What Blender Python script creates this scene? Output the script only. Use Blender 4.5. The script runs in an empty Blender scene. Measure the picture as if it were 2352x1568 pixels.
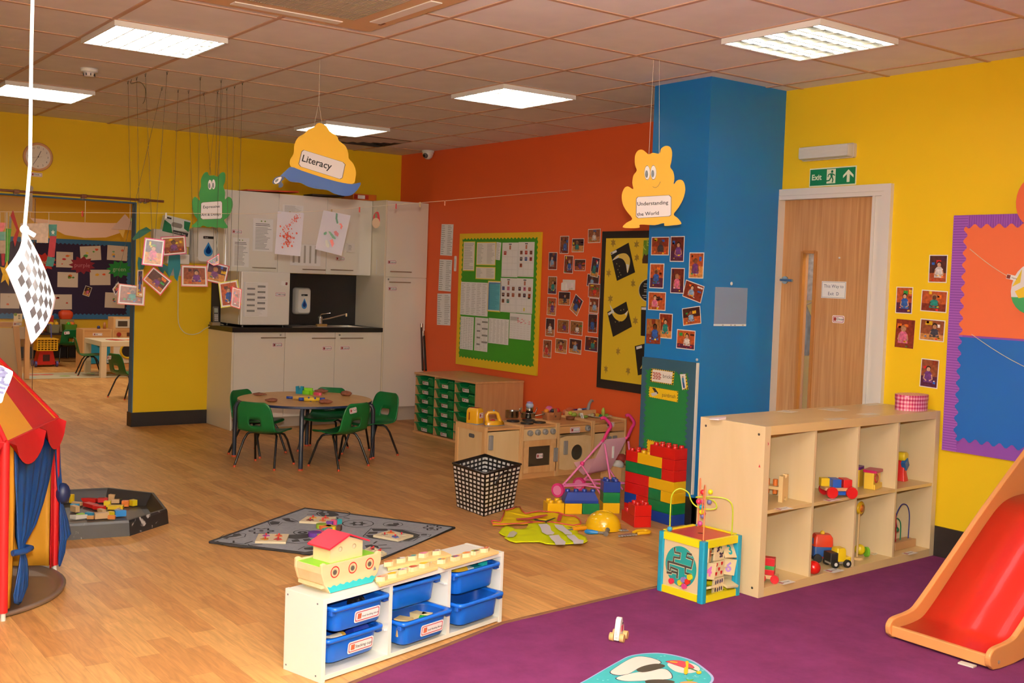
FLASH,BOUNCE=400,4200
import bpy,bmesh,math,random
from mathutils import Vector,Matrix
C=bpy .context .scene
COL=C .collection
PI=math .pi
# ---------------------------------------------------------------- camera, light, exposure
FOC,YAW,PITCH,ROLL=2519.65,2.51081,-0.041969,0.0347105
CAM=Vector((4.38981,-2.86344,1.43183))
UX,UY=-33.086,-39.998
HT=2.65
_f=Vector((math .cos(PITCH)*math .cos(YAW),math .cos(PITCH)*math .sin(YAW),math .sin(PITCH)))
_r0=Vector((math .sin(YAW),-math .cos(YAW),0));_u0=_r0 .cross(_f)
_r=math .cos(ROLL)*_r0+math .sin(ROLL)*_u0;_u=-math .sin(ROLL)*_r0+math .cos(ROLL)*_u0
cd=bpy .data .cameras .new('camera');cam=bpy .data .objects .new('camera',cd);COL .objects .link(cam);C .camera=cam
cam .matrix_world=Matrix(((_r .x,_u .x,-_f .x,CAM .x),(_r .y,_u .y,-_f .y,CAM .y),(_r .z,_u .z,-_f .z,CAM .z),(0,0,0,1)))
cd .sensor_width=36;cd .lens=FOC/2352*36;cd .shift_x=-UX/2352;cd .shift_y=UY/2352;cd .clip_start=.02;cd .clip_end=60
w=bpy .data .worlds .new('world');C .world=w;w .use_nodes=True
w .node_tree .nodes['Background'].inputs[0].default_value=(1,.93,.86,1);w .node_tree .nodes['Background'].inputs[1].default_value=.05
vs=C .view_settings;vs .view_transform='Standard';vs .look='None';vs .gamma=1;vs .use_curve_mapping=False;vs .exposure=0.55
C .cycles .use_denoising=True
try:C .cycles .denoiser='OPENIMAGEDENOISE'
except Exception:pass
C .cycles .max_bounces=5;C .cycles .diffuse_bounces=3;C .cycles .glossy_bounces=2;C .cycles .transmission_bounces=5
C .cycles .sample_clamp_indirect=6;C .cycles .caustics_reflective=False;C .cycles .caustics_refractive=False
def lamp(kind,name,loc,power,color=(1,1,1),size=.1,rot=None,size_y=None,spread=None):
 l=bpy .data .lights .new(name,kind);l .energy=power;l .color=color
 if kind=='AREA':
  l .size=size
  if size_y:l .shape='RECTANGLE';l .size_y=size_y
  if spread:l .spread=spread
 else:l .shadow_soft_size=size
 o=bpy .data .objects .new(name,l);o .location=loc;COL .objects .link(o)
 if rot:o .rotation_euler=rot
 return o
# the photographer's flash on top of the camera, warm room light from the ceiling lamps
fl=lamp('SPOT','camera_flash',CAM+Vector((0,0,.17))+_f*.05,FLASH,(1,.97,.92),.04)
fl .data .spot_size=1.5;fl .data .spot_blend=.8;fl .rotation_euler=(_f+Vector((0,0,-.10))).to_track_quat('-Z','Y').to_euler()
# part of the flash goes up and comes back from the ceiling above the camera
fb=lamp('SPOT','bounced_flash',CAM+Vector((0,0,.2)),BOUNCE,(1,.98,.95),.1)
fb .data .spot_size=2.0;fb .data .spot_blend=.7;fb .rotation_euler=(Vector((-.35,.25,1))).to_track_quat('-Z','Y').to_euler()
LAMPS=[(x,y)for x in(.9,-1.5,-3.9)for y in(-.9,1.5)]+[(3.3,-.9),(.9,-3.3),(-1.5,-3.3),(3.3,1.5)]
lamp('POINT','corridor_fill_light',(.6,3.4,2.4),30,(1,.9,.75),.1)  # unseen lamp added to brighten the corridor behind the door glass
for x,y in((-7.2,.4),(-10.5,.4),(-9,2.2)):
 lamp('AREA','next_room_fill_light',(x,y,HT-.06),20,(1,.9,.75),.5)  # unseen area lamps added to light the next room, no fittings
# ---------------------------------------------------------------- helpers
def ray(u,v):
 return(_r*((u-1176-UX)/FOC)-_u*((v-784-UY)/FOC)+_f)
def PX(u,v,x):d=ray(u,v);return CAM+d*((x-CAM .x)/d .x)
def PY(u,v,y):d=ray(u,v);return CAM+d*((y-CAM .y)/d .y)
def PZ(u,v,z=0):d=ray(u,v);return CAM+d*((z-CAM .z)/d .z)
def lin(c):
 c/=255
 return c/12.92 if c<=.04045 else((c+.055)/1.055)**2.4
MATS={}
def m(hx,rough=.55,metal=0,spec=.5,emit=0,alpha=1,trans=0,var=0,nscale=30,bump=0,bscale=200,coat=0):
 key=(hx,rough,metal,spec,emit,alpha,trans,var,nscale,bump,bscale,coat)
 if key in MATS:return MATS[key]
 M=bpy .data .materials .new('surface_'+hx);M .use_nodes=True
 nt=M .node_tree;b=nt .nodes['Principled BSDF']
 c=tuple(lin(int(hx[i:i+2],16))for i in(0,2,4))+(1,)
 b .inputs['Base Color'].default_value=c;b .inputs['Roughness'].default_value=rough
 b .inputs['Metallic'].default_value=metal;b .inputs['Specular IOR Level'].default_value=spec
 b .inputs['Coat Weight'].default_value=coat
 if emit:b .inputs['Emission Color'].default_value=c;b .inputs['Emission Strength'].default_value=emit
 if alpha<1:b .inputs['Alpha'].default_value=alpha
 if trans:b .inputs['Transmission Weight'].default_value=trans
 M .diffuse_color=c
 if var or bump:
  tc=nt .nodes .new('ShaderNodeTexCoord');n=nt .nodes .new('ShaderNodeTexNoise');n .inputs['Scale'].default_value=nscale
  nt .links .new(tc .outputs['Object'],n .inputs['Vector'])
  if var:
   h=nt .nodes .new('ShaderNodeHueSaturation');h .inputs['Color'].default_value=c
   mr=nt .nodes .new('ShaderNodeMapRange');mr .inputs['To Min'].default_value=1-var;mr .inputs['To Max'].default_value=1+var
   mr .inputs['From Min'].default_value=.3;mr .inputs['From Max'].default_value=.7
   nt .links .new(n .outputs['Fac'],mr .inputs['Value']);nt .links .new(mr .outputs[0],h .inputs['Value']);nt .links .new(h .outputs[0],b .inputs['Base Color'])
  if bump:
   n2=nt .nodes .new('ShaderNodeTexNoise');n2 .inputs['Scale'].default_value=bscale;nt .links .new(tc .outputs['Object'],n2 .inputs['Vector'])
   bp=nt .nodes .new('ShaderNodeBump');bp .inputs['Strength'].default_value=bump;bp .inputs['Distance'].default_value=.002
   nt .links .new(n2 .outputs['Fac'],bp .inputs['Height']);nt .links .new(bp .outputs[0],b .inputs['Normal'])
 MATS[key]=M
 return M
def wood(hx,hx2,axis='Z',scale=1.,rough=.45,key=None,freq=14):
 k=('wood',hx,hx2,axis,scale,rough,freq)
 if k in MATS:return MATS[k]
 M=bpy .data .materials .new('wood_'+hx);M .use_nodes=True;nt=M .node_tree;b=nt .nodes['Principled BSDF']
 N=nt .nodes .new;L=nt .links .new
 tc=N('ShaderNodeTexCoord');mp=N('ShaderNodeMapping')
 s={'X':(.6,freq,freq),'Y':(freq,.6,freq),'Z':(freq,freq,.6)}[axis]
 mp .inputs['Scale'].default_value=tuple(q*scale for q in s)
 n=N('ShaderNodeTexNoise');n .inputs['Scale'].default_value=3;n .inputs['Detail'].default_value=4;n .inputs['Distortion'].default_value=.6
 r=N('ShaderNodeValToRGB');e=r .color_ramp .elements
 e[0].position=.35;e[1].position=.68
 e[0].color=tuple(lin(int(hx[i:i+2],16))for i in(0,2,4))+(1,);e[1].color=tuple(lin(int(hx2[i:i+2],16))for i in(0,2,4))+(1,)
 L(tc .outputs['Object'],mp .inputs[0]);L(mp .outputs[0],n .inputs['Vector']);L(n .outputs['Fac'],r .inputs[0]);L(r .outputs[0],b .inputs['Base Color'])
 b .inputs['Roughness'].default_value=rough
 MATS[k]=M
 return M
I4=Matrix .Identity(4)
def TR(x,y,z,rz=0):return Matrix .Translation((x,y,z))@Matrix .Rotation(rz,4,'Z')
def FRM(o,r,u):
 r=Vector(r).normalized();u=Vector(u);n=r .cross(u).normalized();u=n .cross(r).normalized()
 return Matrix(((r .x,u .x,n .x,o[0]),(r .y,u .y,n .y,o[1]),(r .z,u .z,n .z,o[2]),(0,0,0,1)))
def on(pl,u,v,tilt=0,off=0):
 """frame on a wall plane ('X', x) facing +X or ('Y', y) facing -Y through the pixel (u, v): local x right, y up, z out of the wall"""
 if pl[0]=='X':o=PX(u,v,pl[1]+off);F=FRM(o,(0,1,0),(0,0,1))
 else:o=PY(u,v,pl[1]-off);F=FRM(o,(1,0,0),(0,0,1))
 return F@Matrix .Rotation(tilt,4,'Z')
WO,WR,WC,WS,WB=('Y',2.955),('Y',2.585),('Y',1.915),('X',-.12),('X',-5.34)
class MB:
 def __init__(s):s .v=[];s .f=[];s .m=[];s .sm=[];s .mats=[];s .T=I4;s .back=[]
 def mi(s,mt):
  if mt not in s .mats:s .mats .append(mt)
  return s .mats .index(mt)
 def push(s,M):s .back .append(s .T);s .T=s .T@M;return s
 def pop(s):s .T=s .back .pop();return s
 def add(s,vs,fs,mt,smooth=False):
  b=len(s .v);T=s .T;k=s .mi(mt)
  s .v+=[tuple(T@Vector(q))for q in vs]
  for f in fs:s .f .append(tuple(i+b for i in f));s .m .append(k);s .sm .append(smooth)
  return s
 def box(s,x0,x1,y0,y1,z0,z1,mt):
  v=[(x0,y0,z0),(x1,y0,z0),(x1,y1,z0),(x0,y1,z0),(x0,y0,z1),(x1,y0,z1),(x1,y1,z1),(x0,y1,z1)]
  return s .add(v,[(3,2,1,0),(4,5,6,7),(0,1,5,4),(1,2,6,5),(2,3,7,6),(3,0,4,7)],mt)
 def poly(s,pts,mt,z=0):
  return s .add([(p[0],p[1],p[2]if len(p)>2 else z)for p in pts],[tuple(range(len(pts)))],mt)
 def rect(s,x0,x1,y0,y1,mt,z=0):return s .poly([(x0,y0),(x1,y0),(x1,y1),(x0,y1)],mt,z)
 def prism(s,pts,z0,z1,mt,mtop=None,smooth=False,mbot=None):
  n=len(pts)
  if sum(pts[i][0]*pts[(i+1)%n][1]-pts[(i+1)%n][0]*pts[i][1]for i in range(n))<0:pts=pts[::-1]
  v=[(p[0],p[1],z0)for p in pts]+[(p[0],p[1],z1)for p in pts]
  s .add(v,[(i,(i+1)%n,n+(i+1)%n,n+i)for i in range(n)],mt,smooth)
  s .add([q for q in v[n:]],[tuple(range(n))],mtop or mt)
  s .add([q for q in v[:n]],[tuple(reversed(range(n)))],mbot or mt)
  return s
 def loft(s,rings,mt,closed=True,cap0=True,cap1=True,smooth=True):
  n=len(rings[0]);v=[q for r in rings for q in r];f=[]
  for a in range(len(rings)-1):
   for i in range(n if closed else n-1):
    j=(i+1)%n;f .append((a*n+i,a*n+j,(a+1)*n+j,(a+1)*n+i))
  s .add(v,f,mt,smooth)
  if cap0:s .add(rings[0],[tuple(reversed(range(n)))],mt)
  if cap1:s .add(rings[-1],[tuple(range(n))],mt)
  return s
 def lathe(s,prof,mt,n=20,c=(0,0,0),caps=True,sx=1,sy=1):
  R=[[(c[0]+r*sx*math .cos(2*PI*i/n),c[1]+r*sy*math .sin(2*PI*i/n),c[2]+z)for i in range(n)]for r,z in prof]
  return s .loft(R,mt,True,caps,caps)
 def cyl(s,p0,p1,r,mt,n=12,r1=None,smooth=True,caps=True):
  return s .tube([p0,p1],r,mt,n,rr=[r,r if r1 is None else r1],smooth=smooth,caps=caps)
 def tube(s,pts,r,mt,n=8,rr=None,smooth=True,caps=True):
  P=[Vector(p)for p in pts];R=[];prev=None
  for i,p in enumerate(P):
   t=(P[min(i+1,len(P)-1)]-P[max(i-1,0)]).normalized()
   if prev is None:
    a=Vector((0,0,1))if abs(t .z)<.9 else Vector((1,0,0));e=t .cross(a).normalized()
   else:e=(prev-t*prev .dot(t)).normalized()
   prev=e;g=t .cross(e);q=rr[i]if rr else r
   R .append([tuple(p+e*(q*math .cos(2*PI*k/n))+g*(q*math .sin(2*PI*k/n)))for k in range(n)])
  return s .loft(R,mt,True,caps,caps,smooth)
 def ball(s,c,r,mt,n=12,k=8,sc=(1,1,1)):
  R=[[(c[0]+sc[0]*r*math .sin(PI*a/k)*math .cos(2*PI*i/n),c[1]+sc[1]*r*math .sin(PI*a/k)*math .sin(2*PI*i/n),c[2]-sc[2]*r*math .cos(PI*a/k))for i in range(n)]for a in range(k+1)]
  for R0 in(R[0],R[-1]):
   pass
  R[0]=[(c[0]+sc[0]*r*.02*math .cos(2*PI*i/n),c[1]+sc[1]*r*.02*math .sin(2*PI*i/n),c[2]-sc[2]*r)for i in range(n)]
  R[-1]=[(c[0]+sc[0]*r*.02*math .cos(2*PI*i/n),c[1]+sc[1]*r*.02*math .sin(2*PI*i/n),c[2]+sc[2]*r)for i in range(n)]
  return s .loft(R,mt)
 def disc(s,cx,cy,r,mt,z=0,n=16,ry=None):
  return s .poly([(cx+r*math .cos(2*PI*i/n),cy+(ry or r)*math .sin(2*PI*i/n))for i in range(n)],mt,z)
 def stroke(s,pts,wd,mt,z=0):
  P=[Vector((p[0],p[1],0))for p in pts];L=[];R=[]
  for i,p in enumerate(P):
   t=(P[min(i+1,len(P)-1)]-P[max(i-1,0)]).normalized();e=Vector((-t .y,t .x,0))*wd/2
   L .append(p+e);R .append(p-e)
  for i in range(len(P)-1):s .poly([(R[i].x,R[i].y),(R[i+1].x,R[i+1].y),(L[i+1].x,L[i+1].y),(L[i].x,L[i].y)],mt,z)
  return s
 def text(s,txt,x,y,size,mt,z=0,al='LEFT',shear=0,sx=1,bold=0,fit=0,maxw=0):
  cu=bpy .data .curves .new('t','FONT');cu .body=txt;cu .size=size;cu .align_x=al;cu .shear=shear;cu .resolution_u=2;cu .offset=bold
  o=bpy .data .objects .new('t',cu);me=bpy .data .meshes .new_from_object(o)
  xs=[q .co .x for q in me .vertices];W=max(xs)-min(xs);k=fit/W if fit else(min(1,maxw/W)if maxw else 1)
  s .add([(x+q .co .x*sx*k,y+q .co .y*k,z+q .co .z)for q in me .vertices],[tuple(p .vertices)for p in me .polygons],mt)
  bpy .data .objects .remove(o);bpy .data .curves .remove(cu);bpy .data .meshes .remove(me)
  return s
 def obj(s,name,parent=None,M=None,label=None,cat=None,group=None,kind=None,bev=0,seg=2,sub=0,solid=0,wn=False):
  me=bpy .data .meshes .new(name);me .from_pydata(s .v,[],s .f)
  for mt in s .mats:me .materials .append(mt)
  me .polygons .foreach_set('material_index',s .m);me .polygons .foreach_set('use_smooth',s .sm);me .update()
  o=bpy .data .objects .new(name,me);COL .objects .link(o)
  if parent:o .parent=parent
  if M is not None:o .matrix_local=M
  tag(o,label,cat,group,kind)
  if solid:q=o .modifiers .new('s','SOLIDIFY');q .thickness=solid;q .offset=0
  if bev:
   q=o .modifiers .new('w','WELD');q .merge_threshold=1e-5
   q=o .modifiers .new('b','BEVEL');q .width=bev;q .segments=seg;q .limit_method='ANGLE';q .angle_limit=.6
  if sub:q=o .modifiers .new('w','WELD');q .merge_threshold=1e-5;q=o .modifiers .new('d','SUBSURF');q .levels=q .render_levels=sub
  return o
def tag(o,label=None,cat=None,group=None,kind=None):
 if label:o['label']=label
 if cat:o['category']=cat
 if group:o['group']=group
 if kind:o['kind']=kind
 return o
def thing(name,label,cat,M=I4,group=None):
 o=bpy .data .objects .new(name,None);COL .objects .link(o);o .matrix_world=M;o .empty_display_size=.05
 return tag(o,label,cat,group)
KIDS={}
def copy_tree(o,M=None,label=None,group=None,parent=None):
 c=o .copy();COL .objects .link(c)
 if parent:c .parent=parent
 if M is not None:c .matrix_world=M
 if label:c['label']=label
 if group:c['group']=group
 for ch in o .children:copy_tree(ch,parent=c)
 return c
def arc(cx,cy,r,a0,a1,n=8,ry=None):
 return[(cx+r*math .cos(a0+(a1-a0)*i/n),cy+(ry or r)*math .sin(a0+(a1-a0)*i/n))for i in range(n+1)]
def rrect(x0,x1,y0,y1,r,n=4):
 return arc(x1-r,y0+r,r,-PI/2,0,n)+arc(x1-r,y1-r,r,0,PI/2,n)+arc(x0+r,y1-r,r,PI/2,PI,n)+arc(x0+r,y0+r,r,PI,1.5*PI,n)
def smooth(P,k=6,closed=False):
 """Catmull-Rom through the points"""
 n=len(P);out=[]
 for i in range(n if closed else n-1):
  g=lambda j:Vector(P[j%n])if closed else Vector(P[max(0,min(n-1,j))])
  a,b,c,d=g(i-1),g(i),g(i+1),g(i+2)
  for q in range(k):
   t=q/k;out .append(tuple(.5*((2*b)+(c-a)*t+(2*a-5*b+4*c-d)*t*t+(3*b-a-3*c+d)*t**3)))
 if not closed:out .append(tuple(P[-1]))
 return out
def bb(pl,u0,v0,u1,v1,tilt=0,off=0):
 """wall frame, width and height of an upright rectangle seen in the pixel box"""
 cu,cv=(u0+u1)/2,(v0+v1)/2;a=on(pl,u0,cv).translation;b=on(pl,u1,cv).translation;c=on(pl,cu,v0).translation;d=on(pl,cu,v1).translation
 return on(pl,cu,cv,tilt,off),(a-b).length,abs(c .z-d .z)
INK=m('2a2622',.7);PAP=m('f2ede4',.75);PAP2=m('e4ddcf',.75);GRY=m('9b958c',.8);REDB=m('b5474a',.6)
def lines(b,x0,x1,y0,y1,n,mt=None,wd=.3,seed=0,z=.0012):
 """rows of small print"""
 R=random .Random(seed);st=(y1-y0)/n
 for i in range(n):
  y=y0+st*(i+.5);L=x0+(x1-x0)*R .uniform(.55,1)
  b .rect(x0,L,y-st*wd/2,y+st*wd/2,mt or GRY,z)
def sticker(parent,M,w,h,txt,name='name_label',pic='a03028'):
 """white label with a red rule, a little picture and a word"""
 b=MB();b .prism(rrect(-w/2,w/2,-h/2,h/2,h*.2),0,.0008,m('f6f0ea',.4))
 e=h*.1
 R0=rrect(-w/2+e,w/2-e,-h/2+e,h/2-e,h*.15);R1=rrect(-w/2+e*1.8,w/2-e*1.8,-h/2+e*1.8,h/2-e*1.8,h*.12)
 b .add([(p[0],p[1],.0012)for p in R0+R1],[(i,(i+1)%20,20+(i+1)%20,20+i)for i in range(20)],m('c0505c',.5))
 b .rect(-w*.38,-w*.38+h*.42,-h*.22,h*.24,m(pic,.6),.0014)
 b .text(txt,-w*.38+h*.5,-h*.13,h*.5,INK,.0014,bold=.0003,maxw=w*.84-h*.5)
 return b .obj(name,parent,M)
# ---------------------------------------------------------------- setting
YEL=m('f7cb1e',.5,spec=.3,bump=.15,bscale=60);ORA=m('ee6430',.5,spec=.3,bump=.15,bscale=60);BLU=m('1272b8',.38,spec=.5)
SKIRT=m('1d1512',.5);WHITE=m('f0ece2',.35)
def floor_mat():
 M=bpy .data .materials .new('wood_vinyl_floor');M .use_nodes=True;nt=M .node_tree;b=nt .nodes['Principled BSDF'];N=nt .nodes .new;L=nt .links .new
 tc=N('ShaderNodeTexCoord');br=N('ShaderNodeTexBrick')
 br .offset=.37;br .inputs['Scale'].default_value=1;br .inputs['Brick Width'].default_value=.44;br .inputs['Row Height'].default_value=.092
 br .inputs['Mortar Size'].default_value=.0006;br .inputs['Mortar Smooth'].default_value=.5;br .inputs['Bias'].default_value=.1
 br .inputs['Color1'].default_value=(.72,.39,.125,1);br .inputs['Color2'].default_value=(.54,.25,.075,1);br .inputs['Mortar'].default_value=(.38,.17,.05,1)
 L(tc .outputs['Object'],br .inputs['Vector'])
 mp=N('ShaderNodeMapping');mp .inputs['Scale'].default_value=(2.5,22,1);L(tc .outputs['Object'],mp .inputs[0])
 n=N('ShaderNodeTexNoise');n .inputs['Scale'].default_value=2;n .inputs['Detail'].default_value=5;n .inputs['Distortion'].default_value=1.2;L(mp .outputs[0],n .inputs['Vector'])
 mr=N('ShaderNodeMapRange');mr .inputs['From Min'].default_value=.3;mr .inputs['From Max'].default_value=.7;mr .inputs['To Min'].default_value=.80;mr .inputs['To Max'].default_value=1.16
 L(n .outputs['Fac'],mr .inputs[0]);h=N('ShaderNodeHueSaturation');L(mr .outputs[0],h .inputs['Value']);L(br .outputs['Color'],h .inputs['Color']);L(h .outputs[0],b .inputs['Base Color'])
 b .inputs['Roughness'].default_value=.42;b .inputs['Specular IOR Level'].default_value=.35
 return M
def carpet_mat():
 M=m('74305c',.95,spec=.1,var=.22,nscale=4,bump=1,bscale=700)
 nt=M .node_tree;n=[q for q in nt .nodes if q .type=='TEX_NOISE'][0];n .inputs['Detail'].default_value=12;n .inputs['Roughness'].default_value=.75
 return M
X1,Y0=5.4,-4.6
mb=MB();mb .box(-12.9,X1,Y0,4.2,-.05,0,floor_mat());mb .obj('floor',kind='structure')
cm=carpet_mat();tm=m('6b4630',.5)
cpts=[(PZ(845,1560).x,PZ(845,1560).y),(.81,-.169),(.74,.72),(.72,2.585),(X1,2.585),(X1,Y0),(PZ(845,1560).x+.9,Y0)]
cpts[0]=(1.10,-1.08)
mb=MB();mb .prism(cpts,0,.008,cm);mb .obj('floor_carpet',kind='structure')
mb=MB()
for a,b in(((2.0,Y0),(1.10,-1.08)),((1.10,-1.08),(.81,-.169)),((.81,-.169),(.74,.72)),((.74,.72),(.72,2.58))):
 mb .cyl((a[0],a[1],.004),(b[0],b[1],.004),.011,tm,8)
mb .obj('trim_1',kind='structure')
# walls
mb=MB()
mb .box(-5.44,-5.34,.26,2.955,0,HT,YEL);mb .box(-5.44,-5.34,-2.2,.26,1.985,HT,YEL);mb .box(-5.44,-5.34,Y0,-2.2,0,HT,YEL)
mb .obj('wall_left',kind='structure')
mb=MB();bj=m('3a6f92',.5)
mb .box(-5.442,-5.338,.253,.2605,.1,1.985,bj);mb .box(-5.442,-5.338,-2.2,.253,1.975,1.986,bj);mb .obj('trim_2',kind='structure')
MB().box(-5.34,-.59,2.955,3.05,0,HT,ORA).obj('wall_back',kind='structure')
MB().box(-.59,-.12,1.915,2.6,0,HT,BLU).box(-.59,-.56,2.6,3.05,0,HT,BLU).obj('wall_column',kind='structure')
DX0,DX1,DZ=-.135,.63,2.0
mb=MB()
mb .box(-.12,DX0+.001,2.585,2.7,0,HT,YEL)if DX0>-.12 else None
mb .box(max(-.12,DX0),DX1,2.585,2.7,DZ,HT,YEL);mb .box(DX1,X1,2.585,2.7,0,HT,YEL)
mb .obj('wall_right',kind='structure')
MB().box(X1,X1+.1,Y0,2.7,0,HT,YEL).obj('wall_near',kind='structure')
MB().box(-5.44,X1+.1,Y0-.1,Y0,0,HT,m('f3ead8',.6)).obj('wall_front',kind='structure')
# the room behind the opening and the corridor behind the door
YFAR=m('e7b41c',.6)
MB().box(-12.94,-12.84,-3,4.2,0,HT,YFAR).obj('wall_far',kind='structure')
MB().box(-12.84,-5.44,4.1,4.2,0,HT,YFAR).obj('wall_far_right',kind='structure')
MB().box(-12.84,-5.44,-3,-2.9,0,HT,YFAR).obj('wall_far_left',kind='structure')
MB().box(-12.85,-12.835,-2.9,4.1,0,.17,SKIRT).obj('baseboard_far',kind='structure')
cw=m('d9c22a',.6)
mb=MB();mb .box(-1.2,2.2,3.9,4.0,0,HT,cw)
for r in range(16):
 for k in range(-6,12):mb .box(k*.24+(r%2)*.12,k*.24+.23+(r%2)*.12,3.893,3.9,r*.085,r*.085+.077,cw)
mb .obj('wall_corridor',kind='structure')
mb=MB()
mb .box(-5.34,-5.325,.26,.94,0,.125,SKIRT);mb .box(-5.445,-5.325,.245,.26,0,.125,SKIRT);mb .obj('baseboard_left',kind='structure')
MB().box(-3.1,-.59,2.94,2.955,0,.125,SKIRT).obj('baseboard_back',kind='structure')
mb=MB();mb .box(-.605,-.105,1.9,1.915,0,.17,SKIRT);mb .box(-.12,-.105,1.9,2.57,0,.17,SKIRT);mb .obj('baseboard_column',kind='structure')
MB().box(.70,X1,2.57,2.585,0,.17,SKIRT).obj('baseboard_right',kind='structure')
# ceiling: tiles and T bars
CT=m('f0eae4',.8,spec=.1,var=.03,nscale=6,bump=.2,bscale=150)
mb=MB();mb .box(-5.44,X1,Y0,3.05,HT,HT+.1,CT);mb .obj('ceiling',kind='structure')
MB().box(-12.9,-5.44,-3,4.2,HT,HT+.1,CT).obj('ceiling_next_room',kind='structure')
MB().box(-1.2,2.2,2.7,4.0,HT,HT+.1,CT).obj('ceiling_corridor',kind='structure')
TB=m('c9a184',.5)
mb=MB()
x=-5.4+.0
while x<X1:
 y1=2.955 if x<-.6 else(1.915 if x<-.12 else 2.585);mb .box(x-.011,x+.011,Y0,y1,HT-.004,HT+.001,TB);x+=.6
y=-4.2
while y<2.9:
 x1=X1
 if y>2.585:x1=-.59
 if 1.915<y<2.585:mb .box(-5.34,-.59,y-.011,y+.011,HT-.005,HT+.001,TB);mb .box(-.12,x1,y-.011,y+.011,HT-.005,HT+.001,TB)
 else:mb .box(-5.34,x1,y-.011,y+.011,HT-.005,HT+.001,TB)
 y+=.6
mb .obj('ceiling_grid',kind='structure')
# ceiling lights: louvred 600 mm fittings
LG=m('f4f7ff',.3,emit=14);LD=m('d8d2c0',.22,metal=.9);LB=m('4a4538',.5)
def ceiling_light(x,y,label):
 t=thing('ceiling_light',label,'light',TR(x,y,HT-.008),'square louvred ceiling lights')
 b=MB();b .box(-.288,.288,-.288,.288,.006,.0075,LB);b .obj('backing',t)
 for k in range(4):
  xx=-.215+k*.143
  MB().cyl((xx,-.27,.001),(xx,.27,.001),.012,LG,8).obj('tube',t)
 b=MB()
 for k in range(5):xx=-.286+k*.143;b .box(xx-.005,xx+.005,-.288,.288,-.022,.004,LD)
 for k in range(7):yy=-.286+k*.0953;b .box(-.288,.288,yy-.003,yy+.003,-.022,.004,LD)
 b .obj('louvre',t)
 b=MB()
 for s in(-1,1):b .box(-.295,.295,s*.291-.005,s*.291+.005,-.024,.004,WHITE);b .box(s*.291-.005,s*.291+.005,-.295,.295,-.024,.004,WHITE)
 b .obj('frame',t)
LL={(.9,1.5):'bright louvred ceiling light nearest the exit door and blue column',(-1.5,1.5):'louvred ceiling light in the middle, above the orange wall photos',(-3.9,1.5):'louvred ceiling light behind the hanging yellow Literacy shell sign',(-1.5,-.9):'large louvred ceiling light at top left beside the air conditioner',(-3.9,-.9):'louvred ceiling light at far left above the wall clock'}
for(x,y),lb in LL .items():ceiling_light(x,y,lb)
for x,y in LAMPS:
 if(x,y)not in LL:ceiling_light(x,y,'louvred ceiling light out of view behind the camera')
# louvred air vent tile
t=thing('ceiling_vent','grey louvred square air vent in the ceiling beyond the shell sign','vent',TR(-4.5,2.1,HT-.004))
MB().box(-.29,.29,-.29,.29,0,.003,m('5a4a40',.8)).obj('backing',t)
for k in range(4):
 q=.27-k*.07;b=MB();g=m('b29a86',.5)
 for s in(-1,1):
  b .add([(-q,s*q,-.002),(q,s*q,-.002),(q-.05,s*(q-.05),-.022+.0),(-q+.05,s*(q-.05),-.022)],[(0,1,2,3)],g)
  b .add([(s*q,-q,-.002),(s*q,q,-.002),(s*(q-.05),q-.05,-.022),(s*(q-.05),-q+.05,-.022)],[(0,1,2,3)],g)
 b .obj('slat',t)
# air conditioner cassette
AB=m('d6ad7c',.45);AG=m('b7a68a',.5);AW=m('efe6d6',.4)
t=thing('air_conditioner','beige ceiling cassette air conditioner with a square ribbed grille','air conditioner',TR(.055,-.67,HT))
b=MB();b .prism(rrect(-.475,.475,-.475,.475,.04),-.032,-.006,AB);b .obj('panel',t,bev=.004)
b=MB();b .box(-.30,.30,-.30,.30,-.036,-.0315,AB);b .obj('grille_frame',t)
b=MB()
for k in range(44):q=-.275+k*.0128;b .box(-.275,.275,q,q+.006,-.041,-.0365,AG)
for k in range(5):q=-.27+k*.135;b .box(q-.003,q+.003,-.275,.275,-.0405,-.0365,AG)
b .obj('grille',t)
for k in range(4):
 b=MB();b .box(-.27,.27,.36,.42,-.037,-.0315,AW);b .obj('air_flap',t,Matrix .Rotation(k*PI/2,4,'Z'),bev=.003)
MB().box(.36,.41,.425,.44,-.034,-.0315,m('7a4a30')).obj('indicator',t,TR(-.66,0,0))
# smoke detector, cctv dome
sd=PZ(205,158,HT)
t=thing('smoke_detector','small round white smoke detector on the ceiling tile','smoke detector',TR(sd .x,sd .y,HT))
b=MB();b .lathe([(.001,-.022),(.052,-.022),(.054,0),(.001,0)],WHITE,24);b .obj('base',t)
b=MB();b .lathe([(.001,-.05),(.03,-.05),(.036,-.023),(.001,-.023)],m('e0d5c8',.4),20)
b .obj('sensor',t)
b=MB()
for k in range(8):a=k*PI/4;b .box(.030,.0375,-.002,.002,-.045,-.03,m('333333'))if k==0 else b .push(Matrix .Rotation(a,4,'Z')).box(.030,.0375,-.002,.002,-.045,-.03,m('333333')).pop()
b .obj('slots',t)
cp=PY(983,352,2.90)
t=thing('security_camera','white dome security camera at the top of the orange wall','camera',TR(cp .x,2.90,HT))
MB().lathe([(.001,-.02),(.06,-.02),(.062,0),(.001,0)],WHITE,20).obj('base',t)
MB().lathe([(.001,-.085),(.02,-.083),(.042,-.065),(.055,-.03),(.055,-.02),(.001,-.02)],WHITE,20).obj('housing',t)
MB().ball((-.01+.025,-.035,-.05),.028,m('6a625c',.3),12,8).ball((.022,-.055,-.054),.014,m('14100e',.1),10,6).obj('lens',t)
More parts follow.
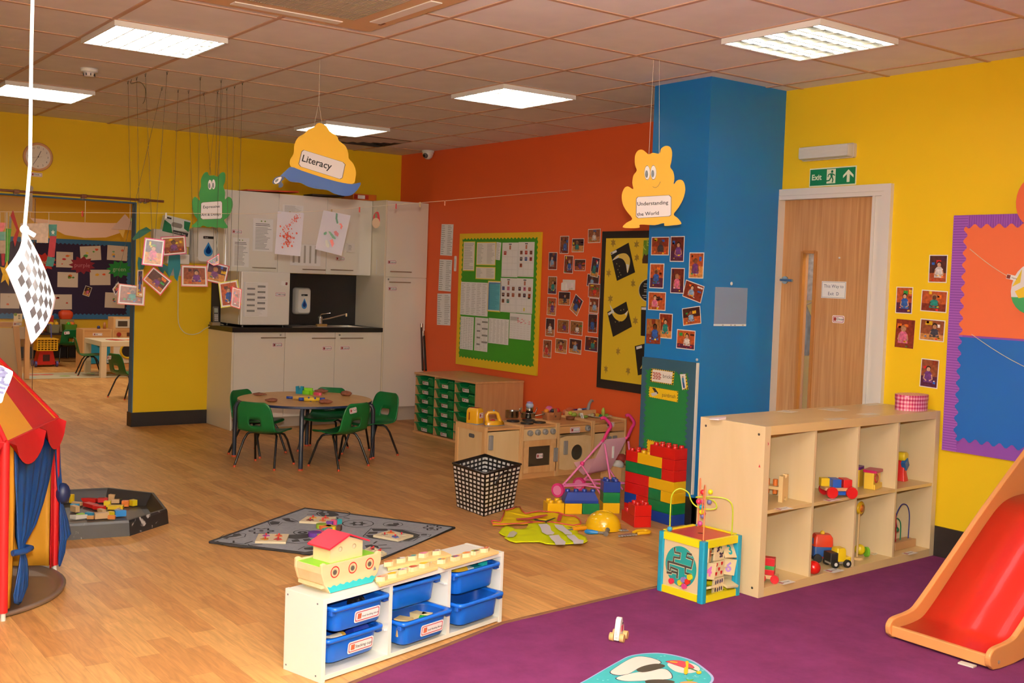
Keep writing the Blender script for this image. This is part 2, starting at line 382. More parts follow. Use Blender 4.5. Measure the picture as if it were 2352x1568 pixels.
# small printed photographs: one sheet each, the print is a pattern of flat shapes
SKN=['b98a6c','7a4a34','c79a7c','5a3426','a87858'];BG=['7a2c1c','5b1f1a','8a4a2c','3e1a1e','95602f','4a2620','b0522a','3a1c3a'];TOP=['b01c20','d8d0c8','2c58a0','6a3a7c','d26a8c','1d7f78','cf2a24','3a3a44','86a8c8'];TOY=['e0b020','2a9040','d02020','2a60b8','f0e8dc','e8d020','e07020']
def photo_mesh(b,w,h,seed,border=.06,bright=0,bcol='f0ebe2'):
 R=random .Random(seed);e=min(w,h)*border
 b .box(-w/2,w/2,-h/2,h/2,-.0004,.0004,m(bcol,.35))
 x0,x1,y0,y1=-w/2+e,w/2-e,-h/2+e,h/2-e;W=x1-x0;H=y1-y0
 X=lambda s:x0+W*s
 Y=lambda t:y0+H*t
 G=lambda c:m(c,.35,var=.35,nscale=55)
 b .rect(x0,x1,y0,y1,G(R .choice(BG)),.0006)
 b .rect(x0,x1,y0,Y(R .uniform(.25,.5)),G(R .choice(['a8502a','7c3020','b8703c','50203c','c88848'])),.0007)
 for k in range(3):
  s=R .uniform(0,.8);t=R .uniform(.5,.85);b .rect(X(s),X(min(1,s+R .uniform(.1,.3))),Y(t),Y(min(1,t+R .uniform(.08,.2))),G(R .choice(TOY+BG)),.0008)
 cx=R .uniform(.38,.62);top=R .choice(TOP);sk=R .choice(SKN)
 bw=.20*min(W,H)*1.2;by=.16
 P=[(X(cx)-bw*1.1,Y(by)),(X(cx)+bw*1.1,Y(by)),(X(cx)+bw,Y(.48)),(X(cx)+bw*.45,Y(.58)),(X(cx)-bw*.45,Y(.58)),(X(cx)-bw,Y(.48))]
 b .poly(P,G(top),.0009)
 for s in(-1,1):b .stroke([(X(cx)+s*bw*.85,Y(.46)),(X(cx)+s*bw*1.1,Y(.3)),(X(cx)+s*bw*.35,Y(.22))],bw*.3,G(sk),.001)
 hr=bw*.58;b .disc(X(cx),Y(.58)+hr*1.0,hr*1.12,G(R .choice(['2a1a14','6a4428','1c1210','a8784a'])),.0010,12);b .disc(X(cx),Y(.58)+hr*.75,hr*.85,G(sk),.0011,12)
 for k in range(R .randint(2,4)):
  s,t,q=R .uniform(.1,.85),R .uniform(.05,.25),R .uniform(.04,.10)*max(W,H)
  b .poly([(X(s)-q*.6,Y(t)-q*.3),(X(s)+q*.6,Y(t)-q*.3+q*R .uniform(-.2,.2)),(X(s)+q*.5,Y(t)+q*.4),(X(s)-q*.5,Y(t)+q*.3)],G(R .choice(TOY)),.0012)
 return b
def clampx(b,x0,x1,y0,y1):
 b .v=[(max(x0,min(x1,q[0])),max(y0,min(y1,q[1])),q[2])for q in b .v]
def photo(pl,u,v,w,h,tilt,label,group,seed,off=.0015,border=.06):
 b=MB();photo_mesh(b,w,h,seed,border);clampx(b,-w/2,w/2,-h/2,h/2)
 return b .obj('photograph',M=on(pl,u,v,tilt,off),label=label,cat='photo',group=group)
# ---------------------------------------------------------------- kitchenette on the left wall
KX=-4.785;KW=('X',KX);KU=('X',-5.04)
GL=m('efe6d4',.12,spec=.5,coat=.5);GLS=m('ece0c4',.3);STEEL=m('b8b2a8',.28,metal=.9);BRASS=m('b7a58a',.3,metal=.8);BLK=m('14110f',.35);BLK2=m('1b1715',.45)
def at_local(t,pl,u,v):return t .matrix_world .inverted()@on(pl,u,v)
def bar_handle(t,pl,u0,u1,v,parent=None):
 M,w,h=bb(pl,u0,v-2,u1,v+2);p=parent or t
 b=MB();b .cyl((-w/2,0,.028),(w/2,0,.028),.005,BRASS,10);[b .cyl((s*w*.36,0,0),(s*w*.36,0,.028),.004,BRASS,8)for s in(-1,1)]
 return b .obj('handle',p,t .matrix_world .inverted()@M)
def cab(name,label,y0,y1,z0,z1,x0,x1,doors,plinth=True,side=True,group=None):
 t=thing(name,label,'cupboard',TR(x1,y0,0),group)
 b=MB();W=y1-y0;D=x0-x1
 b .box(D,-.022,0,W,z0+(.15 if plinth else 0),z1,GLS)
 if plinth:b .box(D,-.07,0,W,0,.15,m('c9b9a4',.5))
 b .obj('body',t)
 if side:MB().box(D,0,-.018,-.0005,z0,z1,GLS).obj('side_panel',t,bev=.001)
 for(a,c,e,g)in doors:
  MB().box(-.02,0,a+.0015,c-.0015,e+.0015,g-.0015,GL).obj('door',t,bev=.0015)
 return t
def lab(t,pl,u,v,txt,w=.10,h=.042,pic='a03028'):
 return sticker(t,t .matrix_world .inverted()@on(pl,u,v,0,.0004),w,h,txt,pic=pic)
def lock(t,pl,u,v):
 b=MB();b .lathe([(.001,.006),(.007,.006),(.009,0),(.001,0)],STEEL,14);b .box(-.001,.001,-.004,.004,.006,.0065,BLK);return b .obj('lock',t,t .matrix_world .inverted()@on(pl,u,v))
c1=cab('base_cupboard','white gloss base cupboard at the left end of the black worktop',.962,1.451,0,.872,-5.34,KX,[(0,.489,.10,.872)])
bar_handle(c1,KW,597,654,775);lock(c1,KW,644,769);lab(c1,KW,637,792,'Cupboard')
c2=cab('base_cupboard','white gloss base cupboard in the middle under the black worktop',1.451,1.959,0,.872,-5.34,KX,[(0,.508,.10,.872)],side=False)
bar_handle(c2,KW,714,768,776);lab(c2,KW,751,800,'Cupboard')
c3=cab('base_cupboard','white gloss base cupboard under the sink beside the tall cupboard',1.959,2.463,0,.872,-5.34,KX,[(0,.504,.10,.872)],side=False)
bar_handle(c3,KW,779,831,776);lock(c3,KW,780,769);lab(c3,KW,792,799,'Cupboard')
t=thing('worktop','black laminate kitchen worktop with inset sink over white cupboards','worktop',TR(KX,.94,0))
b=MB()
b .box(-.553,.015,0,.86,.873,.913,BLK);b .box(-.553,.015,1.4,1.523,.873,.913,BLK);b .box(-.08,.015,.86,1.4,.873,.913,BLK);b .box(-.553,-.46,.86,1.4,.873,.913,BLK)
b .obj('top',t)
b=MB();sy0,sy1,sx0,sx1=.86,1.4,-.46,-.08
b .box(sx0,sx1,sy0,sy1,.78,.785,STEEL);b .box(sx0,sx0+.004,sy0,sy1,.785,.918,STEEL);b .box(sx1-.004,sx1,sy0,sy1,.785,.918,STEEL);b .box(sx0,sx1,sy0,sy0+.004,.785,.918,STEEL);b .box(sx0,sx1,sy1-.004,sy1,.785,.918,STEEL)
for(a,c,d,e)in((sx0-.02,sx1+.02,sy0-.25,sy0+.004),(sx0-.02,sx1+.02,sy1-.004,sy1+.02),(sx0-.02,sx0+.004,sy0,sy1),(sx1-.004,sx1+.02,sy0,sy1)):b .box(a,c,d,e,.9135,.918,STEEL)
b .obj('sink',t)
t=thing('mixer_tap','chrome kitchen mixer tap with long swivel spout over the sink','tap',TR(-5.2,2.01,.918))
CHR=m('cfcac2',.12,metal=1)
b=MB();b .lathe([(.001,.09),(.016,.088),(.024,.07),(.022,.01),(.026,0),(.001,0)],CHR,18);b .obj('body',t)
b=MB();b .tube([(.0,.01,.05),(.06,.07,.068),(.12,.15,.098),(.155,.20,.115)],.009,CHR,10);b .cyl((.155,.20,.122),(.155,.20,.09),.012,CHR,12);b .obj('spout',t)
b=MB();b .tube([(0,0,.088),(.01,.01,.105),(.05,.085,.118)],.006,CHR,8,rr=[.008,.007,.005]);b .obj('lever',t)
MB().box(-5.338,-5.325,.962,2.462,.914,1.405,BLK2).obj('splashback',label='black splashback panel between worktop and white wall cupboards',cat='splashback')
w1=cab('wall_cupboard','white gloss wall cupboard with typed notices at the left end',.966,1.477,1.41,2.14,-5.34,-5.04,[(0,.511,1.41,2.14)],False)
bar_handle(w1,KU,577,631,615);lab(w1,KU,544,532,'Cupboard')
w2=cab('wall_cupboard','white gloss wall cupboard in the middle, behind the orange splash painting',1.477,1.975,1.41,2.14,-5.34,-5.04,[(0,.498,1.41,2.14)],False,False)
bar_handle(w2,KU,692,745,619)
w3=cab('wall_cupboard','white gloss wall cupboard next to the tall cupboard, behind the collage',1.975,2.462,1.41,2.14,-5.34,-5.04,[(0,.487,1.41,2.14)],False,False)
bar_handle(w3,KU,757,808,620);lab(w3,KU,781,594,'Cupboard')
tc=cab('tall_cupboard','tall white gloss cupboard with two doors beside the orange wall',2.483,2.95,0,2.14,-5.34,KX,[(0,.467,.14,1.405),(0,.467,1.405,2.14)])
bar_handle(tc,KW,893,942,624);bar_handle(tc,KW,891,940,648);lock(tc,KW,892,641);lab(tc,KW,900,602,'Cupboard');lab(tc,KW,901,663,'Cupboard')
def notice(pl,u0,v0,u1,v1,label,kind=0,cat='notice',tilt=0,group=None,col=PAP,off=.0022,name='typed_notice'):
 M,w,h=bb(pl,u0,v0,u1,v1,tilt,off);b=MB();b .box(-w/2,w/2,-h/2,h/2,-.0004,.0004,col)
 if kind==0:
  for s in(-1,1):b .disc(s*w*.09,h*.42,w*.035,m('7e9a3c',.6),.001)
  lines(b,-w*.38,w*.40,h*.26,h*.36,2,INK);lines(b,-w*.38,w*.42,-h*.45,h*.24,16,GRY,.35,int(u0))
 if kind==1:
  for k in range(5):b .rect(-w*.42+w*.18*k,-w*.36+w*.18*k,-h*.38,h*.42,m('b4ab9c'),.001)
  b .rect(-w*.5,w*.5,h*.46,h*.5,PAP2,.0012)
 if kind==2:lines(b,-w*.42,w*.42,-h*.44,h*.44,24,m('b9b2a6'),.4,int(u0))
 if kind==3:
  for k in range(5):
   for j in range(2):b .rect(-w*.38+j*w*.42,-w*.06+j*w*.42,h*(.38-.18*k)-j*h*.06,h*(.44-.18*k)-j*h*.06,m('8e8a84'),.001)
  lines(b,-w*.45,w*.45,-h*.48,h*.48,20,m('cfc8bd'),.2,3,.0008)
 b .obj(name,M=M,label=label,cat=cat,group=group)
notice(KU,534,546,572,613,'typed notice sheet on the first wall cupboard, lower left');notice(KU,581,502,627,577,'typed notice sheet on the first wall cupboard, upper right')
notice(KU,650,471,697,492,'small white notice at the top of the middle wall cupboard',2);notice(KU,667,560,737,610,'wall planner sheet with grey columns on the middle wall cupboard',1)
M,w,h=bb(KU,795,559,813,579);b=MB();b .prism(rrect(-w/2,w/2,-h/2,h/2,.006),0,.014,m('ece2d6',.5));lines(b,-w*.3,w*.3,-h*.3,h*.35,4,GRY,.3,4,.0145);b .obj('light_switch_card',M=M,label='small square white card box stuck on the third wall cupboard',cat='card')
b=MB();b .box(-.008,.008,-.07,.07,0,.002,PAP);b .obj('thermometer_strip',M=FRM((-4.93,2.4645,1.50),(1,0,0),(0,0,1)),label='narrow white paper strip on the side of the tall cupboard',cat='paper')
# fridge
fy0=PX(552,743,-4.84).y;fy1=PX(664,745,-4.84).y
t=thing('mini_fridge','small white fridge standing on the black worktop','fridge',TR(-4.84,fy0,.914))
FW=m('ece6d8',.3);fw=fy1-fy0
MB().box(-.47,-.045,0,fw,.02,.50,m('e3d9c2',.4)).obj('body',t,bev=.006)
MB().box(-.04,0,0,fw,.02,.50,FW).obj('door',t,bev=.008)
[MB().cyl((-.4+i*.35,.04+j*(fw-.08),0),(-.4+i*.35,.04+j*(fw-.08),.021),.014,BLK,10).obj('foot',t)for i in(0,1)for j in(0,1)]
FP=('X',-4.84)
M,w,h=bb(FP,562,648,615,727,0,.003);b=MB();b .box(-w/2,w/2,-h/2,h/2,-.0005,.0005,PAP)
for k in range(5):
 for j in range(2):b .rect(-w*.40+j*w*.45,-w*.06+j*w*.45,h*(.28-.16*k)+j*h*.07,h*(.335-.16*k)+j*h*.07,m('8e8a84'),.001)
lines(b,-w*.45,w*.45,-h*.48,h*.48,22,m('cfc8bd'),.2,3,.0008);b .box(-w*.54,-w*.48,-h*.5,h*.5,-.001,.001,m('e8e6e2',.2));b .obj('chart_sheet',M=M,label='printed chart in a clear pocket on the fridge door',cat='chart')
lab(t,FP,644,676,'Milk Fridge',.105,.04,'d8d8e0')
M,w,h=bb(FP,646,646,662,656,-.12);b=MB();b .box(-w/2,w/2,-h/2,h/2,0,.0008,m('f4efe6'));b .rect(.1*w,.4*w,-h*.3,h*.35,m('8a4038'),.001);b .obj('photo_label',t,t .matrix_world .inverted()@M)
# dispensers
def dispenser(pl,u0,v0,u1,v1,d,name,label,badge=True):
 M,w,h=bb(pl,u0,v0,u1,v1);t=thing(name,label,'dispenser',M);S=m('eeeae0',.2);b=MB();R=[]
 for z,f,g in((0,1,1),(d*.55,1,1),(d*.85,.9,.94),(d,.76,.86)):R .append([(x*f,y*g,z)for x,y in rrect(-w/2,w/2,-h/2,h/2,w*.16,4)])
 b .loft(R,S,cap1=True);b .obj('housing',t)
 b=MB();b .prism(rrect(-w*.2,w*.2,h*.19,h*.26,.003),d,d+.003,BLK);b .text('Tork',-w*.16,h*.205,h*.05,WHITE,d+.0035);b .obj('badge',t)
 P=[(0,h*.10)]+arc(0,-h*.16,w*.17,.35,-PI-.35,12,ry=h*.13)
 MB().prism(P,d,d+.004,m('3f8fd0',.2)).prism([(x*.6,(y+h*.12)*.6-h*.12)for x,y in P],d+.004,d+.006,m('123a7c',.15)).obj('drop_window',t)
 return t
dispenser(('X',-5.325),672,660,707,721,.09,'soap_dispenser','white soap dispenser with blue drop on the black splashback')
dispenser(WB,433,523,492,606,.17,'towel_dispenser','large white dispenser with blue drop on the yellow wall')
# phone, brush, cable, sockets
p=PX(496,742,-5.15)
t=thing('telephone','cordless telephone standing in its cradle beside the fridge','telephone',TR(-5.15,p .y,.914))
MB().prism(rrect(-.04,.04,-.05,.03,.01),0,.03,m('8a7a62',.4)).obj('cradle',t)
b=MB();b .push(Matrix .Rotation(-.12,4,'Y')).box(-.012,.012,-.024,.024,.02,.17,m('5d5a55',.35));b .box(.0125,.013,-.017,.017,.115,.155,m('aab0a0',.2))
for i in range(3):
 for j in range(4):b .box(.0125,.0145,-.017+i*.012,-.008+i*.012,.04+j*.016,.051+j*.016,m('d8d2c8'))
b .pop().obj('handset',t)
p=PX(703,745,-4.86);b=MB();b .prism(rrect(-.02,.02,-.055,.055,.012),.918,.94,m('b98a4a',.5));b .box(-.016,.016,-.05,.05,.9135,.919,m('e8dcc0',.9));b .obj('scrubbing_brush',M=TR(-4.95,1.90,0),label='wooden scrubbing brush lying at the back of the sink',cat='brush')
t=thing('wall_socket','white double socket plate with a plug on the yellow wall','socket',bb(WB,386,613,421,633)[0])
MB().box(-.07,.07,-.04,.04,0,.01,m('ddd2c4',.4)).obj('plate',t,bev=.002);MB().box(-.01,.035,-.02,.025,.01,.04,m('efe8dc',.4)).obj('plug',t,bev=.004)
P=[tuple(PX(u,v,-5.34+d))for u,v,d in((409,632,.035),(409,690,.012),(410,740,.01),(422,762,.01),(440,768,.012),(458,764,.02),(472,754,.03))]+[(-5.28,1.0,.918),(-5.2,1.03,.918)]
MB().tube(smooth(P,5),.004,m('e9dfc0',.5),6).obj('cable',label='white cable looping down the yellow wall to the worktop',cat='cable')
# paper holder, glove box and coloured cloths
M,w,h=bb(WB,345,528,428,606);t=thing('apron_dispenser','white plastic sheet dispenser shelf on the yellow wall under a green box','dispenser',M)
MB().box(-w/2,w/2,h*.02,h/2,0,.09,m('ddd3c6',.4)).obj('housing',t,bev=.006)
b=MB();b .box(-w*.12,w/2,-h*.5,-h*.2,0,.10,m('f1eadf',.35));b .obj('tray',t,bev=.01)
MB().box(-w*.5,w*.5,-h*.28,0,.0,.03,m('e6dccd',.4)).obj('roll_guard',t)
TEAL=m('2f8f8f',.7,bump=.3,bscale=60)
b=MB();b .prism([(-w*.08,-h*.2),(w*.22,-h*.22),(w*.24,-h*.62),(w*.16,-h*1.0),(w*.08,-h*.9),(w*.05,-h*.6),(-.02,-h*.9),(-w*.12,-h*.7)],.1,.102,m('3b9aa6',.6));b .obj('cloth',M=M,label='teal net cloth hanging below the white sheet dispenser',cat='cloth')
M,w,h=bb(WB,368,500,427,538,-.18);b=MB();b .box(-w/2,w/2,-h/2,h/2,.02,.09,m('e4e6dc',.5));b .prism([(-w/2,-h/2),(-w*.1,-h/2),(-w*.22,h*.0),(-w/2,h*.2)],.09,.0915,m('0d7a48',.5));b .prism([(w/2,-h*.2),(w*.3,-.05*h),(w*.25,h*.4),(w/2,h*.4)],.09,.0915,m('0d7a48',.5))
b .prism(rrect(-w*.2,w*.22,-h*.1,h*.18,h*.12),.09,.092,m('8a857c',.5));b .rect(-w*.1,w*.5,-h*.5,-h*.28,m('2a2a2a'),.0925);b .text('powder free',-w*.07,-h*.45,h*.15,WHITE,.093);b .rect(-w*.42,-w*.25,h*.3,h*.4,m('2a2a2a'),.0925)
b .obj('glove_box',M=M,label='green and white disposable glove box leaning above the sheet dispenser',cat='box')
P=[(304,548),(318,530),(336,521),(348,529),(336,536),(322,546),(306,552)]
b=MB();V=[PX(u,v,-5.28+.02*(i%2))for i,(u,v)in enumerate(P)];b .poly([tuple(q)for q in V],m('4c8f76',.7));b .obj('cloth_leaf',label='green cloth leaf hanging beside the blue door edge',cat='cloth',solid=.002)
P=[(318,590),(330,596),(334,606),(326,625),(318,622),(316,605)]
b=MB();b .poly([tuple(PX(u,v,-5.3))for u,v in P],m('3c8c86',.7));b .obj('cloth_ribbon',label='teal ribbon bow hanging on the yellow wall behind the photos',cat='ribbon',solid=.002)
b=MB();b .poly([tuple(PX(u,v,-5.3))for u,v in((362,612),(376,606),(386,612),(387,634),(378,620),(372,636),(368,622))],m('4a9090',.7));b .obj('cloth_ribbon',label='teal ribbon ends hanging below the white dispenser',cat='ribbon',solid=.002)
# things on top of the wall cupboards
p=PX(830,452,-5.1)
t=thing('ring_binder','orange ring binder lying on top of the wall cupboards','binder',TR(-5.15,2.38,2.141,0))
MB().box(-.14,.10,-.13,.13,0,.06,m('d87820',.5)).obj('cover',t,bev=.003);MB().box(.1003,.1013,-.12,.04,.008,.05,m('b02818',.5)).box(.1013,.1018,-.08,0,.012,.046,PAP).obj('spine_label',t)
b=MB();b .loft([[(x,y,z+.012*math .sin(9*y)*(1 if k else 1))for x,y in rrect(-.12,.12,-.26,.26,.02)]for k,z in enumerate((0,.012))],m('e0582c',.5));b .obj('orange_folder',M=TR(-5.16,1.42,2.154),label='crumpled orange plastic folder on top of the wall cupboards',cat='folder')
b=MB();b .loft([[(x,y,z+.04*max(0,y+.05))for x,y in rrect(-.1,.1,-.15,.2,.02)]for z in(0,.015)],m('2c2620',.5));b .obj('black_folder',M=TR(-5.12,1.95,2.146),label='dark folder lying on the cupboards beside the orange binder',cat='folder')
# wall clock
M,w,h=bb(WB,52.5,328,120,393)
t=thing('wall_clock','round white wall clock in a peach rim above the opening','clock',M);r=.118
MB().lathe([(r,0),(r,.022),(r-.006,.028),(r-.02,.02),(.001,.02),(.001,0)],m('d9a070',.5),36,caps=False).obj('rim',t)
b=MB();b .disc(0,0,r-.02,m('efe4d4',.5),.0205,32)
for k in range(12):a=PI/2-(k+1)*PI/6;b .text(str(k+1),math .cos(a)*.078,math .sin(a)*.078-.007,.021,INK,.021,'CENTER')
b .obj('dial',t)
b=MB();b .stroke([(0,0),(.022,.05)],.004,BLK,.023);b .stroke([(0,0),(-.035,-.06)],.003,BLK,.0235);b .stroke([(.03,.004),(-.06,-.014)],.0014,m('8a4030'),.024);b .disc(0,0,.005,BLK,.0242);b .obj('hands',t)
sticker(None,bb(WB,70,396,97,406)[0],.095,.034,'Clock','clock_label').update_tag()
o=bpy .data .objects['clock_label'];tag(o,'small white Clock label under the round wall clock','label')
# sliding door rail, hanger and glass leaf
t=thing('sliding_door_rail','long brown metal rail of the sliding door above the opening','rail',TR(-5.28,0,0));RB=m('8a5a40',.35,metal=.5)
za,zb=PX(0,438,-5.28),PX(376,461,-5.28);za .x=zb .x=0;zz=.5*(za .z+zb .z)
MB().cyl((0,-1.9,zz),(0,zb .y,zz),.011,RB,12).obj('tube',t)
for u in(38,193,325,337):
 y=PX(u,450,-5.28).y;b=MB();b .cyl((-.058,y,zz-.012),(-.02,y,zz-.012),.016,STEEL,12);b .box(-.03,.016,y-.02,y+.02,zz-.018,zz+.014,RB);b .obj('bracket',t,bev=.003)
y=PX(68,434,-5.28).y;b=MB();b .cyl((-.015,y,zz+.03),(.015,y,zz+.03),.026,STEEL,18);b .box(-.003,.008,y-.008,y+.022,zz-.16,zz+.03,STEEL);b .obj('hanger',t)
gy=PX(80,700,-5.25).y
gm=m('f4f2ea',.03,alpha=.05,spec=.6)
b=MB();b .box(-5.29,-5.28,gy-1.1,gy,.012,zz-.05,gm);b .box(-5.291,-5.279,gy-.003,gy+.0005,.012,zz-.05,m('8a6a50',.3));b .obj('door_2',kind='structure')
# metal pole by the tall cupboard, rosette, camera
t=thing('window_pole','pair of grey metal poles leaning on the tall cupboard','pole',I4);a=PY(968,752,2.86);c=PY(971,855,2.60)
MB().tube([(a .x,2.86,a .z),(c .x,2.60,.5525)],.011,m('4a3a34',.4,metal=.4),10).obj('front_tube',t)
c2=PY(978,857,2.62);MB().tube([(a .x+.02,2.88,a .z-.08),(c2 .x,2.62,.5525)],.011,m('35302c',.4,metal=.4),10).obj('rear_tube',t)
MB().cyl((a .x,2.86,a .z),(a .x,2.86,a .z+.04),.014,STEEL,12).cyl((a .x+.015,2.87,a .z-.12),(a .x+.015,2.87,a .z-.03),.017,STEEL,12).obj('hook',t)
# ---------------------------------------------------------------- boards, papers and photographs on the walls
def local(M,pl,pts,off=0):
 inv=M .inverted();out=[]
 for u,v in pts:
  q=inv@(on(pl,u,v,0,off).translation);out .append((q .x,q .y))
 return out
def Z(x0,y0,s):return lambda x,y:(x0+x/s,y0+y/s)
Z1=Z(980,480,3.733);Z2=Z(1220,500,3.92);Z5=Z(1400,320,2.904);Z6=Z(1740,300,2.6127);Z8=Z(1960,440,2.449)
def zb(Zf,x0,y0,x1,y1):return Zf(x0,y0)+Zf(x1,y1)
def wavy(x0,x1,y0,y1,n,m_,amp,zig=False):
 """rectangle outline with a scalloped edge"""
 P=[]
 def run(a,b,k,nx,ny):
  st=2 if zig else 6
  for i in range(k*st):
   t=i/(k*st);q=(amp if i%2 else-amp)if zig else amp*math .sin(2*PI*i/st)
   P .append((a[0]+(b[0]-a[0])*t+nx*q,a[1]+(b[1]-a[1])*t+ny*q))
 run((x0,y0),(x1,y0),n,0,-1);run((x1,y0),(x1,y1),m_,1,0);run((x1,y1),(x0,y1),n,0,1);run((x0,y1),(x0,y0),m_,-1,0)
 return P
# green noticeboard
M,w,h=bb(WO,1050.5,535,1236,849,0,.0015);t=thing('noticeboard','green paper noticeboard with wavy yellow border on the orange wall','noticeboard',M)
MB().box(-w/2,w/2,-h/2,h/2,0,.018,m('f2c81c',.6)).obj('border',t,bev=.001)
MB().prism(wavy(-w/2+.055,w/2-.045,-h/2+.075,h/2-.05,22,24,.007),.0182,.0192,m('3f9a1c',.7)).obj('backing_paper',t)
BO=.0215
def bsheet(x0,y0,x1,y1,label,kind,tilt=0,border=None,seed=1,cat='notice',off=BO):
 u0,v0,u1,v1=zb(Z1,x0,y0,x1,y1);M,w,h=bb(WO,u0,v0,u1,v1,tilt,off);b=MB();b .box(-w/2,w/2,-h/2,h/2,0,.0006,border or m('f1eee8',.45));e=.008 if border else 0
 if border:b .rect(-w/2+e,w/2-e,-h/2+e,h/2-e,m('efe9dc',.4),.0008)
 X0,X1_,Y0_,Y1_=-w/2+e+.008,w/2-e-.006,-h/2+e+.008,h/2-e-.008
 if kind=='list':lines(b,X0,X1_,Y0_,Y1_,16,m('a8a49a'),.3,seed,.001)
 if kind=='two':lines(b,X0,X0+(X1_-X0)*.35,Y0_,Y1_,14,m('a8a49a'),.3,seed,.001);lines(b,X0+(X1_-X0)*.55,X1_,Y0_,Y1_,16,m('a8a49a'),.3,seed+1,.001)
 if kind=='table':
  for k in range(5):lines(b,X0+(X1_-X0)*k/5,X0+(X1_-X0)*(k+.8)/5,Y0_,Y1_,18,m('c2beb6'),.3,seed+k,.001)
 if kind=='grid':
  n=5;W=(w-.02)/3;H=(h*.74)/4;gy=-h/2+.01;gm2=m('c9c6be')
  for i in range(5):b .rect(-w/2+.01,w/2-.01,gy+i*H-.0008,gy+i*H+.0008,gm2,.001)
  for i in range(4):b .rect(-w/2+.01+i*W-.0008,-w/2+.01+i*W+.0008,gy,gy+4*H,gm2,.001)
  R=random .Random(seed);b .rect(-.012,.012,h*.30,h*.42,m('c07a5c'),.0012);b .rect(-.02,.02,h*.44,h*.465,INK,.0012)
  cnt={5:1,6:7,7:8,8:6}[seed]
  for i in range(cnt):
   c,r_=i%3,3-i//3;cx=-w/2+.01+(c+.5)*W;cy=gy+(r_+.5)*H
   b .rect(cx-W*.34,cx+W*.34,cy-H*.42,cy+H*.42,PAP,.0012);b .rect(cx-W*.26,cx+W*.26,cy-H*.2,cy+H*.38,m(R .choice(BG+TOP),.4),.0014);b .disc(cx,cy+H*.15,W*.12,m(R .choice(SKN),.4),.0016,8)
  if seed==8:b .rect(-.008,.012+.0,gy+H*.15,gy+H*.65,m('e8d848'),.0012);b .rect(w*.22,w*.36,gy+H*2.1+.0,gy+H*2.5,m('e8d848'),.0012)
 if kind=='blue':
  b .rect(X0,X1_,Y0_,Y1_,m('62b8c4',.5),.001);b .rect(X0,X0+.012,Y0_,Y1_,m('1c5f9c',.5),.0012);lines(b,X0+.015,X1_,Y0_,Y1_-.015,26,m('3c8fa8'),.35,4,.0012);b .rect(X0,X1_,Y1_-.012,Y1_,m('5a7fae'),.0013)
 if kind=='blocks':
  for k in range(4):
   b .rect(X0+w*.12,X0+w*.38,Y1_-h*(.2+.2*k),Y1_-h*(.15+.2*k),m('8e8a84'),.0012);b .rect(X0+w*.5,X1_,Y1_-h*(.12+.2*k),Y1_-h*(.07+.2*k),m('8e8a84'),.0012)
  for k in range(3):lines(b,X0+w*.3*k,X0+w*(.3*k+.27),Y0_,Y1_,20,m('cfc9c0'),.25,k,.001)
 if kind=='red':
  for k in range(6):lines(b,X0+(X1_-X0)*k/6,X0+(X1_-X0)*(k+.9)/6,Y0_,Y1_-h*.15,9,m('dcd6cc'),.15,seed+k,.001)
  b .rect(X0,X0+w*.4,Y1_-h*.25,Y1_-h*.1,m('c4c0b8'),.0011)
  for q,r_ in((.35,.2),(.35,.28),(.36,.34),(.42,.3),(.48,.36),(.55,.22),(.53,.34),(.62,.28),(.7,.36),(.88,.3),(.88,.38)):b .rect(-w/2+w*q,-w/2+w*(q+.08),h/2-h*r_,h/2-h*(r_-.02),m('e84a5c'),.0012)
 b .obj('pinned_sheet',M=M,label=label,cat=cat)
Y2=m('f0d640',.5)
bsheet(313,278,412,530,'yellow-edged list sheet at the top left of the green noticeboard','list',border=Y2,seed=2)
bsheet(427,282,592,482,'yellow-edged two-column sheet at the top of the green noticeboard','two',border=Y2,seed=3)
bsheet(420,494,587,602,'small yellow-edged sheet under the two-column sheet on the noticeboard','two',border=Y2,seed=4)
bsheet(594,285,634,436,'narrow tilted white slip at the top middle of the green noticeboard','list',-.08,seed=9)
bsheet(645,288,782,582,'white chart with one child photo, top of the green noticeboard','grid',seed=5,cat='chart')
bsheet(784,283,920,580,'white chart with seven small photos at the top right of noticeboard','grid',seed=6,cat='chart')
bsheet(630,592,768,884,'white chart with eight small photos beside the blue table sheet','grid',seed=7,cat='chart')
bsheet(769,595,908,893,'white chart with photos and two yellow squares on the noticeboard','grid',seed=8,cat='chart')
bsheet(290,628,524,912,'largest white timetable sheet at middle left of the green noticeboard','table',seed=12)
bsheet(522,615,635,880,'blue table sheet with yellow edge in the middle of the noticeboard','blue',border=Y2)
bsheet(288,923,400,1203,'white table sheet at the lower left corner of the green noticeboard','table',seed=21)
bsheet(412,932,524,1218,'white sheet with grey blocks low on the green noticeboard','blocks')
bsheet(530,940,702,1156,'white sheet with faint columns, bottom middle of the green noticeboard','table',seed=31)
bsheet(710,897,893,1118,'white calendar sheet with red marks at lower right of noticeboard','red',seed=41)
bsheet(122,130,224,398,'top one of three typed papers taped left of the noticeboard','two',-.03,seed=51,off=.003)
bsheet(105,433,213,703,'middle one of three typed papers taped left of the noticeboard','two',-.02,seed=61,off=.003)
bsheet(90,724,204,995,'bottom curled one of three typed papers left of the noticeboard','two',.03,seed=71,off=.003)
u0,v0,u1,v1=zb(Z1,241,402,256,533);M,w,h=bb(WO,u0,v0,u1,v1);b=MB();b .prism(rrect(-w/2,w/2,-h/2,h/2,w*.3),0,.008,WHITE);b .rect(-w*.2,w*.2,-h*.3,h*.3,m('b8c4c8'),.0085);b .obj('wall_thermometer',M=M,label='small white stick thermometer between papers and noticeboard',cat='thermometer')
